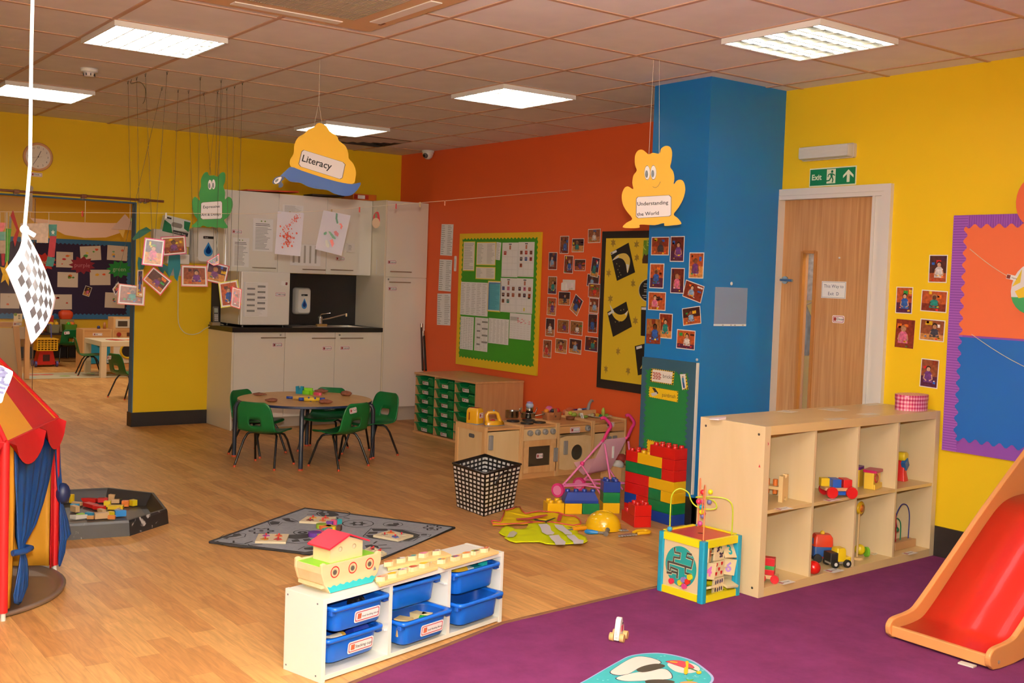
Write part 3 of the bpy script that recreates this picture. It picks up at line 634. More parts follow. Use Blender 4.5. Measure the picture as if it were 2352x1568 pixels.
# photographs on the orange wall
GRPO='photographs scattered on the orange wall'
LO=[((1143,230,1218,383),0,'topmost upright photo left of the pair above the socket, red top'),((1246,252,1348,370),0,'landscape photo of a child drawing, top row of orange wall'),((1383,170,1490,290),.02,'highest photo on the orange wall, beside the black framed board'),((1045,370,1118,521),0,'upright photo of child in red nearest noticeboard, upper'),((1178,398,1256,552),-.02,'upright photo of child beside colourful toys above the socket'),((1267,430,1362,530),0,'small greenish photo right above the white wall socket'),((1410,415,1478,582),-.14,'tilted upright photo overlapping others near the black board'),((1375,560,1478,666),-.07,'photo half covered between two others near the black board'),((1386,638,1488,760),-.04,'photo of a child in white, overlapping the column of photos'),((1040,577,1115,730),0,'upright photo of a child in pink left of the socket'),((1033,757,1110,912),-.02,'upright photo of a standing child below the pink one'),((1130,708,1230,825),0,'photo just under the wall socket, child with green'),((1245,745,1322,900),-.52,'strongly tilted photo below the wall socket'),((1392,762,1475,893),-.03,'photo of child in blue at the right, beneath white one'),((1020,935,1097,1092),0,'upright photo at the left of the second lowest row'),((1120,947,1220,1062),0,'photo with dark hair child, second lowest row, second'),((1230,958,1337,1082),-.02,'photo of a child in blue jumper, second lowest row, third'),((1384,898,1463,1060),0,'upright photo of child in red at second lowest row right'),((998,1120,1070,1275),0,'upright photo at the far left of the lowest row'),((1103,1112,1202,1236),-.02,'second photo of the lowest row on the orange wall'),((1222,1112,1327,1240),-.03,'third photo of the lowest row on the orange wall'),((1357,1093,1468,1220),-.02,'rightmost photo of the lowest row on the orange wall')]
for i,(q,tl,lb)in enumerate(LO):
 M,w,h=bb(WO,*zb(Z1,*q));photo(WO,*Z1((q[0]+q[2])/2,(q[1]+q[3])/2),w,h,tl,lb,GRPO,100+i,off=.0015+.0016*(i%2)+(.003 if i in(6,8)else 0),border=.045)
M,w,h=bb(WO,*zb(Z1,1172,605,1275,693));t=thing('wall_socket','white wall socket with a white plug among the orange wall photos','socket',M)
MB().box(-w/2,w/2,-h/2,h/2,0,.01,m('e8dfd2',.35)).obj('plate',t,bev=.002);MB().prism(rrect(-w*.35,w*.05,-h*.6,h*.2,.01),.01,.045,m('f4ede0',.3)).obj('plug',t,bev=.004)
MB().prism(rrect(w*.05,w*.4,-h*.35,h*.2,.01),.01,.03,m('efe0dc',.3)).obj('socket_cover',t,bev=.003)
# black framed yellow board
a=PY(1387.4,531.7,2.955);c=PY(1374.3,888.5,2.955);bx0=(a .x+c .x)/2;bx1=-.62;ccz=(a .z+c .z)/2;bh=a .z-c .z
M=FRM(((bx0+bx1)/2,2.9535,ccz),(1,0,0),(0,0,1));w=bx1-bx0
t=thing('display_board','yellow display board with wide black border, partly behind blue column','display board',M)
MB().box(-w/2,w/2,-bh/2,bh/2,0,.018,m('1c1612',.6)).obj('border',t);MB().box(-w/2+.05,w/2,-bh/2+.07,bh/2-.055,.018,.0195,m('f4cb28',.65,bump=.3,bscale=12)).obj('backing_paper',t)
b=MB();LF=m('b08a30',.8)
for i,(x,y)in enumerate(((1617,288),(1818,303),(1820,418),(1580,548),(1787,637),(1592,770),(1807,957),(1658,1218),(1555,1370),(1745,1385))):
 (X,Yc),=local(M,WO,[Z1(x,y)]);R=random .Random(i)
 b .poly([(X+.034*(1 if k%2 else .5)*math .cos(2*PI*k/12)*R .uniform(.7,1.1),Yc+.034*(1 if k%2 else .5)*math .sin(2*PI*k/12)*R .uniform(.8,1.2))for k in range(12)],LF,.0202)
b .obj('printed_leaves',t)
def card(pts,Zf,pl,label,col='15110f',draw=None,off=.0226,cat='artwork',name='pinned_artwork',grp=None):
 P=[Zf(*p)for p in pts];cu=sum(p[0]for p in P)/len(P);cv=sum(p[1]for p in P)/len(P);M=on(pl,cu,cv,0,off);L=local(M,pl,P,off)
 b=MB();b .prism(L,0,.0012,m(col,.6)if isinstance(col,str)else col)
 if draw:draw(b,lambda q:local(M,pl,[Zf(*k)for k in q],off))
 return b .obj(name,M=M,label=label,cat=cat,group=grp)
def cres1(b,L):
 b .poly(L(smooth([(1590,443),(1640,392),(1705,380),(1742,420),(1742,480),(1722,548),(1708,470),(1680,428),(1630,420)],4,True)),m('f0d060',.5),.0016)
 b .poly(L([(1590,443),(1640,400),(1655,402),(1640,420)]),PAP,.0019);b .poly(L([(1722,548),(1712,470),(1738,478)]),PAP,.0019)
 b .poly(L([(1577,373),(1628,350),(1632,368),(1584,392)]),PAP,.0018);b .poly(L([(1582,376),(1592,371),(1596,382),(1586,387)]),m('6a3a30'),.002)
 for p in((1652,490),(1640,520),(1655,545),(1645,580),(1665,565),(1630,470)):b .poly(L([(p[0]-4,p[1]-3),(p[0]+4,p[1]-6),(p[0]+3,p[1]+6)]),m('c8b878'),.0016)
card([(1577,373),(1732,288),(1787,542),(1632,615)],Z1,WO,'black card with a yellow crescent moon, upper left of board',draw=cres1,grp='crescent moon pictures')
def cres2(b,L):
 b .poly(L(smooth([(1570,815),(1610,880),(1655,905),(1700,895),(1728,868),(1715,925),(1675,962),(1625,945),(1590,895)],4,True)),m('f0c838',.5),.0016)
 b .poly(L([(1570,815),(1605,872),(1612,905),(1588,880)]),PAP,.0019);b .poly(L([(1728,868),(1700,898),(1712,915)]),PAP,.0019)
 b .poly(L([(1555,893),(1598,868),(1604,884),(1562,912)]),PAP,.0018)
 for p in((1618,968),(1650,965),(1665,868),(1690,862)):b .poly(L([(p[0]-4,p[1]-3),(p[0]+4,p[1]-6),(p[0]+3,p[1]+6)]),m('c8b878'),.0016)
card([(1550,884),(1712,793),(1760,1008),(1598,1095)],Z1,WO,'black card with crescent lying like a smile, lower left of board',draw=cres2,grp='crescent moon pictures')
card([(1785,1175),(1900,1145),(1915,1400),(1812,1425)],Z1,WO,'black card with pale crescent tip at the lower right of board',draw=lambda b,L:(b .poly(L([(1798,1180),(1845,1168),(1848,1190),(1800,1203)]),PAP,.0016),b .poly(L([(1830,1370),(1862,1310),(1872,1180),(1890,1200),(1885,1350)]),m('f0d060',.5),.0016)),grp='crescent moon pictures')
card([(1840,835),(1920,840),(1915,1092),(1836,1085)],Z1,WO,'black card at right centre of board cut off by the column',draw=lambda b,L:b .poly(L([(1843,842),(1900,842),(1900,866),(1843,862)]),PAP,.0016),grp='crescent moon pictures')
def eid(b,L):
 b .poly(L([(1850,430),(1868,380),(1880,400),(1900,385),(1930,400),(1930,467),(1850,465)]),m('4a2a14',.5),.0016)
 b .poly(L(smooth([(1872,305),(1860,325),(1868,345),(1885,352),(1870,335),(1866,320)],3,True)),m('c8d860'),.0018);(x,y),=L([(1884,315)]);b .text('Eid',x,y,.075,m('c8d04a'),.0018)
card([(1862,268),(1940,268),(1930,467),(1850,465)],Z1,WO,'green poster reading Eid at upper right of the yellow board',col='6f9a20',draw=eid,cat='poster',name='poster')
def circ(b,L):
 for k,(x,y)in enumerate(((1865,640),(1860,658),(1865,690),(1865,706),(1850,738),(1862,756))):b .poly(L([(x,y),(1895,y+1),(1895,y+5),(x,y+4)]),PAP,.0018)
cc=[(1915+98*math .cos(a*PI/12),697+103*math .sin(a*PI/12))for a in range(24)]
card(cc,Z1,WO,'round black card with white writing beside the blue column',col='d8cdb0',draw=lambda b,L:(b .poly(L([(1915+92*math .cos(a*PI/12),697+97*math .sin(a*PI/12))for a in range(24)]),m('15110f',.6),.0014),circ(b,L)),cat='card')
# column photographs
GRPC='photographs on the blue column'
LC=[((278,650,397,773),0,'photo of child in pink with toys, top left on blue column'),((405,645,498,816),0,'photo of child holding a green box, top of blue column'),((268,827,362,993),0,'upright photo at the left edge, second row of blue column'),((408,857,498,1027),0,'upright photo of child in striped shirt in middle of column'),((530,754,628,927),0,'upright photo of child at a red box, right side of column'),((258,1017,374,1140),0,'photo of child in blue with ball at left of column'),((495,955,623,1072),-.24,'tilted photo of a group among toys on the blue column'),((487,1118,608,1236),.15,'photo tilted the other way, child in blue on purple carpet'),((246,1197,340,1363),.02,'borderless photo of two children at lower left of column'),((330,1160,418,1327),0,'upright photo of child in red, partly behind the borderless one'),((447,1270,570,1400),-.01,'lowest photo on the blue column, child in red with ball')]
for i,(q,tl,lb)in enumerate(LC):
 M,w,h=bb(WC,*zb(Z5,*q));photo(WC,*Z5((q[0]+q[2])/2,(q[1]+q[3])/2),w,h,tl,lb,GRPC,200+i,off=.0015+.0016*(i%2)+(.002 if i==8 else 0),border=0 if i==8 else .045)
# builders display on the column
M=FRM((-.357,1.912,.70),(1,0,0),(0,0,1));t=thing('display_board','tall green and dark blue builders display board on blue column','display board',M)
a=PY(1605,833,1.912);bz1=a .z-.70;bz0=.19-.70
MB().box(-.233,.233,bz0,bz1,-.003,.012,m('2c5366',.6)).obj('border',t);MB().box(.229,.237,bz0,bz1,-.002,.016,m('e8e4da',.4)).obj('edge_strip',t)
MB().prism(wavy(-.19,.165,bz0+.05,bz1-.075,8,20,.009),.0122,.0132,m('127034',.7)).obj('backing_paper',t)
def hazard(b,L4,wd=.010,base='e8c020'):
 b .poly(L4,m(base,.5),.0013)
 n=20
 for k in range(4):
  p,q=Vector(L4[k]),Vector(L4[(k+1)%4]);c=sum((Vector(s)for s in L4),Vector((0,0)))/4;ln=(q-p).length;cnt=max(3,int(ln/.016))
  for i in range(cnt):
   s0=p+(q-p)*((i+.1)/cnt);s1=p+(q-p)*((i+.55)/cnt);d=(c-(p+q)/2).normalized()*wd;e=(q-p).normalized()*.004
   b .poly([tuple(s0),tuple(s1),tuple(s1+d+e),tuple(s0+d+e)],m('201a14',.5),.0016)
def ins(L4,e):
 c=sum((Vector(s)for s in L4),Vector((0,0)))/4;return[tuple(Vector(p)+(c-Vector(p)).normalized()*e*1.3)for p in L4]
CB=('Y',1.912)
def bricks(b,L):
 Q=L([(1083,1353),(1292,1383),(1280,1507),(1073,1475)]);hazard(b,Q,.011);b .poly(ins(Q,.012),m('efe6da',.5),.0018)
 for r_ in range(5):
  for k in range(3):
   x=1097+(r_%2)*8+k*24;y=1388+r_*13+k*3;b .poly(L([(x,y),(x+20,y+2),(x+20,y+11),(x,y+9)]),m('b04a34'),.002)
 (x,y),=L([(1186,1440)]);b .text('bricks',x,y,.034,INK,.002)
card([(1083,1353),(1292,1383),(1280,1507),(1073,1475)],Z2,CB,'white bricks word card with hazard border on builders board',col='e8c020',draw=bricks,off=.0135,cat='word card',name='word_card')
def paintb(b,L):
 Q=L([(1491,887),(1558,898),(1557,924),(1490,911)]);hazard(b,Q,.006,'f0c41c');b .poly(ins(Q,.006),m('f0c41c',.5),.0018)
 b .poly(L([(1498,890),(1505,891),(1513,903),(1507,905)]),m('2a2420'),.002);b .poly(L([(1495,903),(1508,900),(1511,906),(1499,910)]),m('d8cfc0'),.0021);(x,y),=L([(1521,910)]);b .text('paintbrush',x,y,.034,INK,.002,sx=.8)
card([(1491,887),(1558,898),(1557,924),(1490,911)],lambda x,y:(x,y),CB,'yellow paintbrush word card below the bricks card',col='f0c41c',draw=paintb,off=.0135,cat='word card',name='word_card')
def manc(b,L):
 Q=L([(1342,1408),(1395,1405),(1416,1545),(1362,1550)]);hazard(b,Q,.008);b .poly(L([(1342,1408),(1390,1406),(1396,1530),(1362,1550)]),m('ece6dc'),.0018)
 b .poly(L([(1358,1440),(1376,1440),(1380,1480),(1362,1480)]),m('3a7aa0'),.002);b .poly(L([(1363,1480),(1380,1480),(1388,1530),(1370,1532)]),m('2a4a80'),.002);b .poly(L([(1360,1425),(1374,1425),(1374,1438),(1360,1438)]),m('a87858'),.002)
card([(1342,1408),(1395,1405),(1416,1545),(1362,1550)],Z2,CB,'narrow tilted card with a standing workman on builders board',col='e8c020',draw=manc,off=.0135,cat='word card',name='word_card')
def lowc(b,L):
 Q=L([(1486,1008),(1530,1018),(1536,1052),(1486,1042)]);hazard(b,Q,.006,'f0c41c');b .poly(L([(1494,1030),(1504,1016),(1520,1018),(1512,1040),(1498,1044)]),m('b0a8a0'),.002)
card([(1486,1008),(1530,1018),(1536,1052),(1486,1042)],lambda x,y:(x,y),CB,'yellow hazard-edged card low on builders board behind brick wall',col='f0c41c',draw=lowc,off=.0135,cat='word card',name='word_card')
# wallet and bits on the column side
M,w,h=bb(WS,1641,660,1715,744);t=thing('plastic_wallet','empty clear plastic wallet pinned on the blue column side','wallet',M)
MB().box(-w/2,w/2,-h/2,h/2,.002,.004,m('dfe6ea',.08,alpha=.22,spec=.9,bump=.8,bscale=14)).obj('pocket',t);b=MB();b .box(-w/2,w/2,-h/2-.012,-h/2,.001,.004,m('eef0ee',.3));[b .rect(-w/2+w*k/8,-w/2+w*(k+.35)/8,-h/2-.009,-h/2-.004,m('7a7a7a'),.0045)for k in(2,4,5,7)];b .obj('edge_strip',t)
b=MB();b .ball((0,0,.004),.010,m('e6e0d4',.7),8,6,(1,1.2,.6));b .obj('putty_blob',M=on(WS,1679,651),label='white putty blob above the clear plastic wallet',cat='putty')
b=MB();b .ball((0,0,.004),.010,m('b8c2c8',.3),8,6,(1,1,.6));b .obj('putty_blob',M=on(WC,1602,826),label='grey putty blob at the corner above the builders board',cat='putty')
# right wall photographs
GRPR='photographs right of the door'
LR=[((1027,745,1138,912),0,'highest photo right of the door, child on a red slide'),((830,937,930,1097),0,'upright photo nearest the door frame, child in grey top'),((980,958,1137,1088),-.03,'landscape photo of adults and children at a table'),((828,1133,940,1303),-.03,'borderless photo of a child outdoors beside the door'),((973,1132,1122,1262),-.03,'landscape photo of a child in a red top, right of door'),((977,1370,1085,1542),-.03,'lowest photo above the bookcase, child in a white top')]
for i,(q,tl,lb)in enumerate(LR):
 M,w,h=bb(WR,*zb(Z6,*q));photo(WR,*Z6((q[0]+q[2])/2,(q[1]+q[3])/2),w,h,tl,lb,GRPR,300+i,border=0 if i==3 else .045)
# door
DY=2.62;dl=PY(1799.3,456,2.60).x;dr=PY(2013.7,448.5,DY).x
OAK=wood('b9824e','cf9c66','Z',1.2,.4,freq=16)
t=thing('door_1',None,None,TR(dl,DY,0));t['kind']='structure';W=dr-dl;g0=PY(1841+.0,900,DY).x-dl;gx0=PY(1845,600,DY).x-dl;gx1=PY(1872,600,DY).x-dl;gt=PY(1858,582,DY).z;gb=.62
b=MB();b .box(0,gx0-.012,0,.04,.01,1.975,OAK);b .box(gx1+.012,W,0,.04,.01,1.975,OAK);b .box(gx0-.012,gx1+.012,0,.04,gt+.015,1.975,OAK);b .box(gx0-.012,gx1+.012,0,.04,.01,gb-.015,OAK);b .obj('door_leaf',t)
b=MB();OK2=m('b8793a',.4);[b .box(x-.010,x+.010,-.008,.045,gb,gt+.012,OK2)for x in(gx0-.006,gx1+.006)];b .box(gx0,gx1,-.008,.045,gt,gt+.018,OK2);b .box(gx0,gx1,-.008,.045,gb-.018,gb,OK2);b .obj('glazing_bead',t)
MB().box(gx0,gx1,.018,.022,gb,gt,m('f2f4ee',.03,alpha=.10,spec=.7)).obj('vision_glass',t)
hz=PY(1804,643,DY).z;hx=PY(1804,643,DY).x-dl;DH=m('8fa8bc',.25,metal=.8)
b=MB();b .cyl((hx,0,hz),(hx,-.008,hz),.024,DH,20);b .tube([(hx,-.004,hz),(hx,-.045,hz),(hx+.01,-.052,hz),(hx+.095,-.052,hz-.002)],.009,DH,10);b .obj('door_handle',t)
b=MB();M,w,h=bb(('Y',DY),1887,646,1943,685);b .box(-w/2,w/2,-h/2,h/2,.0005,.0015,m('f2eee6',.4));e=.004
for(x0,x1,y0,y1)in((-w/2+e,w/2-e,h/2-e-.0015,h/2-e),(-w/2+e,w/2-e,-h/2+e,-h/2+e+.0015),(-w/2+e,-w/2+e+.0015,-h/2+e,h/2-e),(w/2-e-.0015,w/2-e,-h/2+e,h/2-e)):b .rect(x0,x1,y0,y1,INK,.002)
b .text('This Way to',0,h*.12,.028,m('4a5468'),.002,'CENTER');b .text('Exit  D',0,-h*.32,.028,m('4a5468'),.002,'CENTER');b .obj('exit_notice',M=M,label='white notice reading This Way to Exit D on the door',cat='notice')
o=sticker(None,bb(('Y',DY),1911,724,1940,742)[0],.085,.045,'Door','door_label');tag(o,'small white Door label with red edge on the oak door','label')
MB().ball((0,0,.003),.006,m('d0d8dc',.3),8,6).obj('putty_blob',M=on(('Y',DY),1928.7,592),label='small grey putty blob high on the oak door',cat='putty')
FRW=m('e2d9cc',.35);b=MB();xr=PY(2049.3,423,2.565).x
b .box(-.119,dl,2.563,2.585,0,2.04,FRW);b .box(-.119,dl-.02,2.556,2.5635,0,2.04,FRW);b .box(dl,xr,2.563,2.585,1.975,2.04,FRW);b .box(dl-.02,xr,2.556,2.5635,2.0,2.04,FRW);b .box(xr-.065,xr,2.563,2.585,0,1.975,FRW);b .box(xr-.045,xr,2.556,2.5635,0,2.0,FRW)
b .box(dl-.02,dl,2.585,2.68,0,1.99,FRW);b .box(dr,xr-.06,2.585,2.68,0,1.99,FRW);b .box(dl,dr,2.585,2.62,1.975,2.0,FRW);b .box(dr+.003,dr+.02,2.575,2.60,0,1.975,FRW)
b .obj('trim_3',kind='structure')
MB().box(-.003,.003,-.025,.025,0,.001,m('5a3a6a',.4)).obj('strike_plate',M=FRM(tuple(PY(2010,841,2.574)),(1,0,0),(0,0,1)),label='small metal strike plate in the white door frame',cat='plate')
# things seen through the vision panel
for i,(x,z0,z1,c,lb)in enumerate(((-.62,1.35,1.75,'b8c4d0','clear bag of clothes hanging behind the door glass'),(-.50,.95,1.45,'8a2430','dark red coat hanging in the corridor behind the door'),(-.74,.95,1.32,'6a7a9c','blue grey bag hanging in the corridor behind the door'))):
 b=MB();R=random .Random(i);b .loft([[(x+px*s,3.6+py*s,z)for px,py in rrect(-.09,.09,-.05,.05,.03)]for z,s in((z0,.8),(z0+.1,1),(z1-.1,.9),(z1,.4))],m(c,.25,var=.3,nscale=25));b .cyl((x,3.6,z1-.02),(x,3.885,z1+.06),.004,STEEL,6);b .obj('hanging_bag',label=lb,cat='bag')
# emergency light and exit sign
M,w,h=bb(WR,1847,334,1966,367);t=thing('emergency_light','long ribbed clear emergency bulkhead light above the exit sign','light',M)
MB().prism(rrect(-w/2,w/2,-h/2,h/2,.012),0,.025,m('cfc4b4',.3)).obj('base',t)
b=MB();b .loft([[(x*f,y*g,z)for x,y in rrect(-w/2+.004,w/2-.004,-h/2+.004,h/2-.004,.012)]for z,f,g in((.025,1,1),(.06,.99,.96),(.07,.96,.85))],m('ddd6c6',.15,alpha=.85));b .obj('diffuser',t)
b=MB();[b .box(-w*.46,w*.46,-h*.36+i*h*.09,-h*.36+i*h*.09+.0025,.0695,.0715,m('efeadc',.15))for i in range(9)];b .obj('ribs',t)
M,w,h=bb(WR,1859.5,384,1966,427);G=m('0c7a48',.4);CR=m('e9ecc8',.4);b=MB();b .box(-w/2,w/2,-h/2,h/2,0,.004,CR);b .rect(-w/2+.005,w/2-.005,-h/2+.007,h/2-.007,G,.0045)
b .text('Exit',-w*.45,-h*.13,h*.42,CR,.005,bold=.0012)
px0=-w*.12;b .rect(px0,px0+w*.19,-h*.36,h*.4,CR,.005);b .disc(px0+w*.115,h*.27,h*.075,G,.0055,12)
b .poly([(px0+w*.07,h*.18),(px0+w*.13,h*.18),(px0+w*.13,-h*.02),(px0+w*.09,-h*.05)],G,.0055);b .stroke([(px0+w*.12,h*.15),(px0+w*.18,h*.05)],h*.06,G,.0056);b .stroke([(px0+w*.08,h*.16),(px0+w*.035,h*.10),(px0+w*.03,-h*.01)],h*.06,G,.0056)
b .stroke([(px0+w*.12,-h*.02),(px0+w*.14,-h*.17),(px0+w*.125,-h*.32)],h*.075,G,.0056);b .stroke([(px0+w*.10,-h*.02),(px0+w*.06,-h*.2),(px0-.0,-h*.22)],h*.075,G,.0056)
ax=w*.34;b .poly([(ax-w*.11,h*.02),(ax,h*.33),(ax+w*.11,h*.02),(ax+w*.11,-h*.12),(ax+w*.03,h*.08),(ax+w*.03,-h*.34),(ax-w*.03,-h*.34),(ax-w*.03,h*.08),(ax-w*.11,-h*.12)],CR,.005)
b .obj('exit_sign',M=M,label='green Exit sign with running man and upward arrow',cat='sign')
# purple framed board on the right wall
a=PY(2199.7,495,2.585);c=PY(2163,1031,2.585);x0=(a .x+c .x)/2;zt,zb_=a .z,c .z;W=1.8
M=FRM((x0+W/2,2.5835,(zt+zb_)/2),(1,0,0),(0,0,1));H=zt-zb_
t=thing('display_board','large orange and blue display board with wavy purple border','display board',M)
PU=m('8e4aa6',.6);b=MB();b .box(-W/2,W/2,-H/2,H/2,0,.016,PU)
for k in range(90):b .box(-W/2,-W/2+.085,-H/2+H*k/90,-H/2+H*(k+.45)/90,.016,.0185,m('a55fbc',.6))
for k in range(130):b .box(-W/2+.085+(W-.085)*k/130,-W/2+.085+(W-.085)*(k+.45)/130,H/2-.07,H/2,.016,.0185,m('9a52b0',.6))if k<70 else None
b .obj('border',t)
inv=M .inverted();sp=(inv@PY(2205,770,2.585)).y
wv=wavy(-W/2+.075,W/2+.0,-H/2+.07,H/2-.06,26,18,.012)
up=[p for p in wv if p[1]>=sp];lo=[p for p in wv if p[1]<sp]
def sect(pts,lowr):
# order: keep the outline order and close with the split line
 return pts
b=MB();b .prism([(min(max(p[0],-W/2+.05),W/2),p[1])for p in up],.0188,.0198,m('ee7240',.7,bump=.4,bscale=6));b .obj('orange_paper',t)
n0=[i for i,p in enumerate(wv)if p[1]<sp];k0=next(i for i in range(len(wv))if wv[i-1][1]>=sp and wv[i][1]<sp);lo=[wv[(k0+i)%len(wv)]for i in range(len(n0))]
b=MB();b .prism([(min(p[0],W/2),p[1])for p in lo],.0188,.0198,m('1560b0',.7,bump=.4,bscale=6));b .obj('blue_paper',t)
def cord(p,q,sag,nm,lb):
 A,B_=PY(*p,2.56),PY(*q,2.56);b=MB();b .tube([tuple(A .lerp(B_,i/8)-Vector((0,0,sag*math .sin(PI*i/8))))for i in range(9)],.0018,m('e0c8a8',.8),6);b .obj(nm,label=lb,cat='string')
cord((2227.5,571.5),(2330,643),.01,'string_line','thin string across the orange half of the display board');cord((2231.5,767.5),(2420,870),.02,'string_line','thin string across the blue half of the display board')
EW=('Y',2.555);M=on(EW,2369,670);K=local(M,EW,[(2322,670),(2369,722)]);rx,ry=abs(K[0][0]),abs(K[1][1])
b=MB();E_=[(rx*math .cos(a*PI/12),ry*math .sin(a*PI/12)*(1.25 if math .sin(a*PI/12)>0 else 1))for a in range(24)];b .prism(E_,0,.0015,m('ece6e0',.7));b .poly([p for p in E_ if p[1]<-.01],m('3fa05c',.8),.002);b .poly([(-rx*.8,0),(-rx*.2,ry*.3),(rx*.8,0),(rx*.3,-ry*.15),(-rx*.6,-ry*.3)],m('f0c830',.8),.0022)
b .poly([(-rx*.95,ry*.2),(-rx*.5,ry*1.0),(-rx*.55,ry*.4)],m('e8c838',.8),.0024);b .obj('egg_picture',M=M,label='painted paper egg in yellow, white and green at right edge',cat='artwork')
M,w,h=bb(EW,2312,632,2342,643,-.2);b=MB();b .box(-w/2,w/2,-h/2,h/2,0,.002,PAP);b .rect(-w*.48,-w*.2,-h*.4,h*.4,m('7a3020'),.0025);b .text('Name',-w*.1,-h*.2,h*.5,INK,.0025);b .obj('name_clip',M=M,label='white name slip with photo clipped on the string',cat='label')
M=on(('Y',2.50),2372,462);b=MB();b .prism([(.085*math .cos(a*PI/12),.12*math .sin(a*PI/12))for a in range(24)],0,.002,m('e86a38',.6));b .cyl((0,.11,.001),(0,.5,.001),.0012,m('d8c8b8'),5);b .obj('hanging_sign',M=M,label='orange card shape hanging at the right edge above display board',cat='sign')
# ---------------------------------------------------------------- play dough table and chairs
TC=Vector((-3.255,.914));ZT=.455
t=thing('round_table','round beech play table with dark blue edge and four legs','table',TR(TC .x,TC .y,0))
TW=wood('d9a45c','e3b26c','X',1,.35,freq=5);NAVY=m('1f2c4c',.4);LEGC=m('232c38',.35)
b=MB();P=[(.51*math .cos(a*PI/32),.51*math .sin(a*PI/32))for a in range(64)];b .prism(P,ZT-.02,ZT,NAVY,mtop=TW);b .obj('table_top',t,bev=.004)
for(x,y)in((-3.507,.452),(-2.759,.646),(-3.004,1.376),(-3.751,1.182)):
 d=Vector((x,y))-TC;L=d .length;e=d/L
 b=MB();b .tube([(e .x*q,e .y*q,z)for q,z in((L-.16,ZT-.032),(L-.05,ZT-.032),(L-.018,ZT-.045),(L-.004,ZT-.075),(L,.012))],.0165,LEGC,12);lg=b .obj('leg',t)
 MB().cyl((d .x,d .y,0),(d .x,d .y,.012),.018,m('d0502a',.5),12).obj('foot_cap',lg)
GRN=m('0c6630',.38,spec=.45);CL=m('14110f',.35)
def make_chair(label,deg,cx,cy,label_text=False):
 t=thing('child_chair',label,'chair',TR(cx,cy,0,math .radians(deg)),'green plastic chairs round the table')
# +x is the way it faces; shell profile from seat front to back top
 prof=[(.155,.245,.135),(.15,.262,.145),(.10,.262,.152),(.0,.252,.155),(-.09,.254,.155),(-.125,.272,.152),(-.145,.31,.148),(-.158,.36,.146),(-.172,.42,.14),(-.183,.465,.125),(-.187,.486,.09)]
 n=12;b=MB();rows=[]
 for x,z,hw in prof:
  row=[]
  for i in range(n+1):
   s=-1+2*i/n;dish=.014*(s*s);row .append((x+(.016*s*s if z>.3 else 0),hw*s,z+(dish if z<.3 else 0)))
  rows .append(row)
 V=[q for r in rows for q in r];F=[]
 for a in range(len(rows)-1):
  for i in range(n):
   if a==6 and 4<=i<=7:continue
   F .append((a*(n+1)+i,a*(n+1)+i+1,(a+1)*(n+1)+i+1,(a+1)*(n+1)+i))
 b .add(V,F,GRN,True);o=b .obj('seat_shell',t);q=o .modifiers .new('d','SUBSURF');q .levels=q .render_levels=1;q=o .modifiers .new('s','SOLIDIFY');q .thickness=.007;q .offset=-1
 for s in(-1,1):
  for fx,px_,in((.155,.075),(-.145,-.05)):
   b=MB();b .tube([(px_*.2,s*.07,.243),(px_*.6,s*.105,.243),(px_*.9,s*.12,.232),(px_+(fx-px_)*.25,s*.132,.19),(fx,s*.16,.012)],.0085,CL,8);lg=b .obj('leg',t)
   MB().cyl((fx,s*.16,0),(fx,s*.16,.014),.010,m('d0502a',.5),8).obj('foot_cap',lg)
 b=MB();[b .cyl((x,-.08,.243),(x,.08,.243),.008,CL,8)for x in(-.02,.03)];b .obj('seat_frame',t)
 return t
make_chair('green child chair at front left of the table, back to camera',127,-3.043,.493)
B=make_chair('green child chair at front right, white Chair sticker on its back',199,-2.80,.98)
make_chair('green child chair at the right of the round table',285,-3.15,1.44)
make_chair('green child chair at back left of the round table, beside base cupboard',28,-3.565,.665)
make_chair('green child chair behind the table, facing the camera, before the cupboards',-45,-3.53,1.222)
inv=Matrix(((1,0,0,0),(0,1,0,0),(0,0,1,0),(0,0,0,1)))
sticker(B,FRM((-.1905,.075,.438),(0,-1,.1),(.12,0,1)),.075,.04,'Chair','name_label')
# play dough and rollers
DGH=m('8a5238',.75,var=.25,nscale=60,bump=.5,bscale=90)
def dough(u,v,r,lb,seed,sc=(1.6,.7,.4)):
 p=PZ(u,v,ZT);R=random .Random(seed);b=MB();n,k=18,9;rr=[]
 ph=[R .uniform(0,6)for _ in range(4)]
 for a in range(k+1):
  th=PI*a/k;row=[]
  for i in range(n):
   f=2*PI*i/n;q=r*(1+.14*math .sin(3*f+ph[0])+.1*math .sin(5*f+ph[1]+a));row .append((q*sc[0]*max(.02,math .sin(th))*math .cos(f),q*sc[1]*max(.02,math .sin(th))*math .sin(f),max(0,r*sc[2]-r*sc[2]*math .cos(th)*(1+.25*math .sin(2*f+ph[2])))))
  rr .append(row)
 b .loft(rr,DGH);b .obj('play_dough',M=TR(p .x,p .y,ZT,R .uniform(.8,1.3)),label=lb,cat='play dough',group='lumps of brown play dough')
dough(595,908,.032,'flat brown dough roll at the back left of the table',1,(1.7,.7,.35));dough(624,923,.030,'brown dough lump at the front left of the table',2,(1.5,.8,.45))
dough(746,927,.032,'brown dough lump at front right, nearest the camera',3,(1.5,.9,.5));dough(794,909,.032,'knotted brown dough lump at the right of the table',4,(1.4,1,.6));dough(738,902,.033,'brown dough heap behind the pink cutter',5,(1.6,1,.5))
YR=m('e6c02c',.4);BR=m('1d3f98',.35)
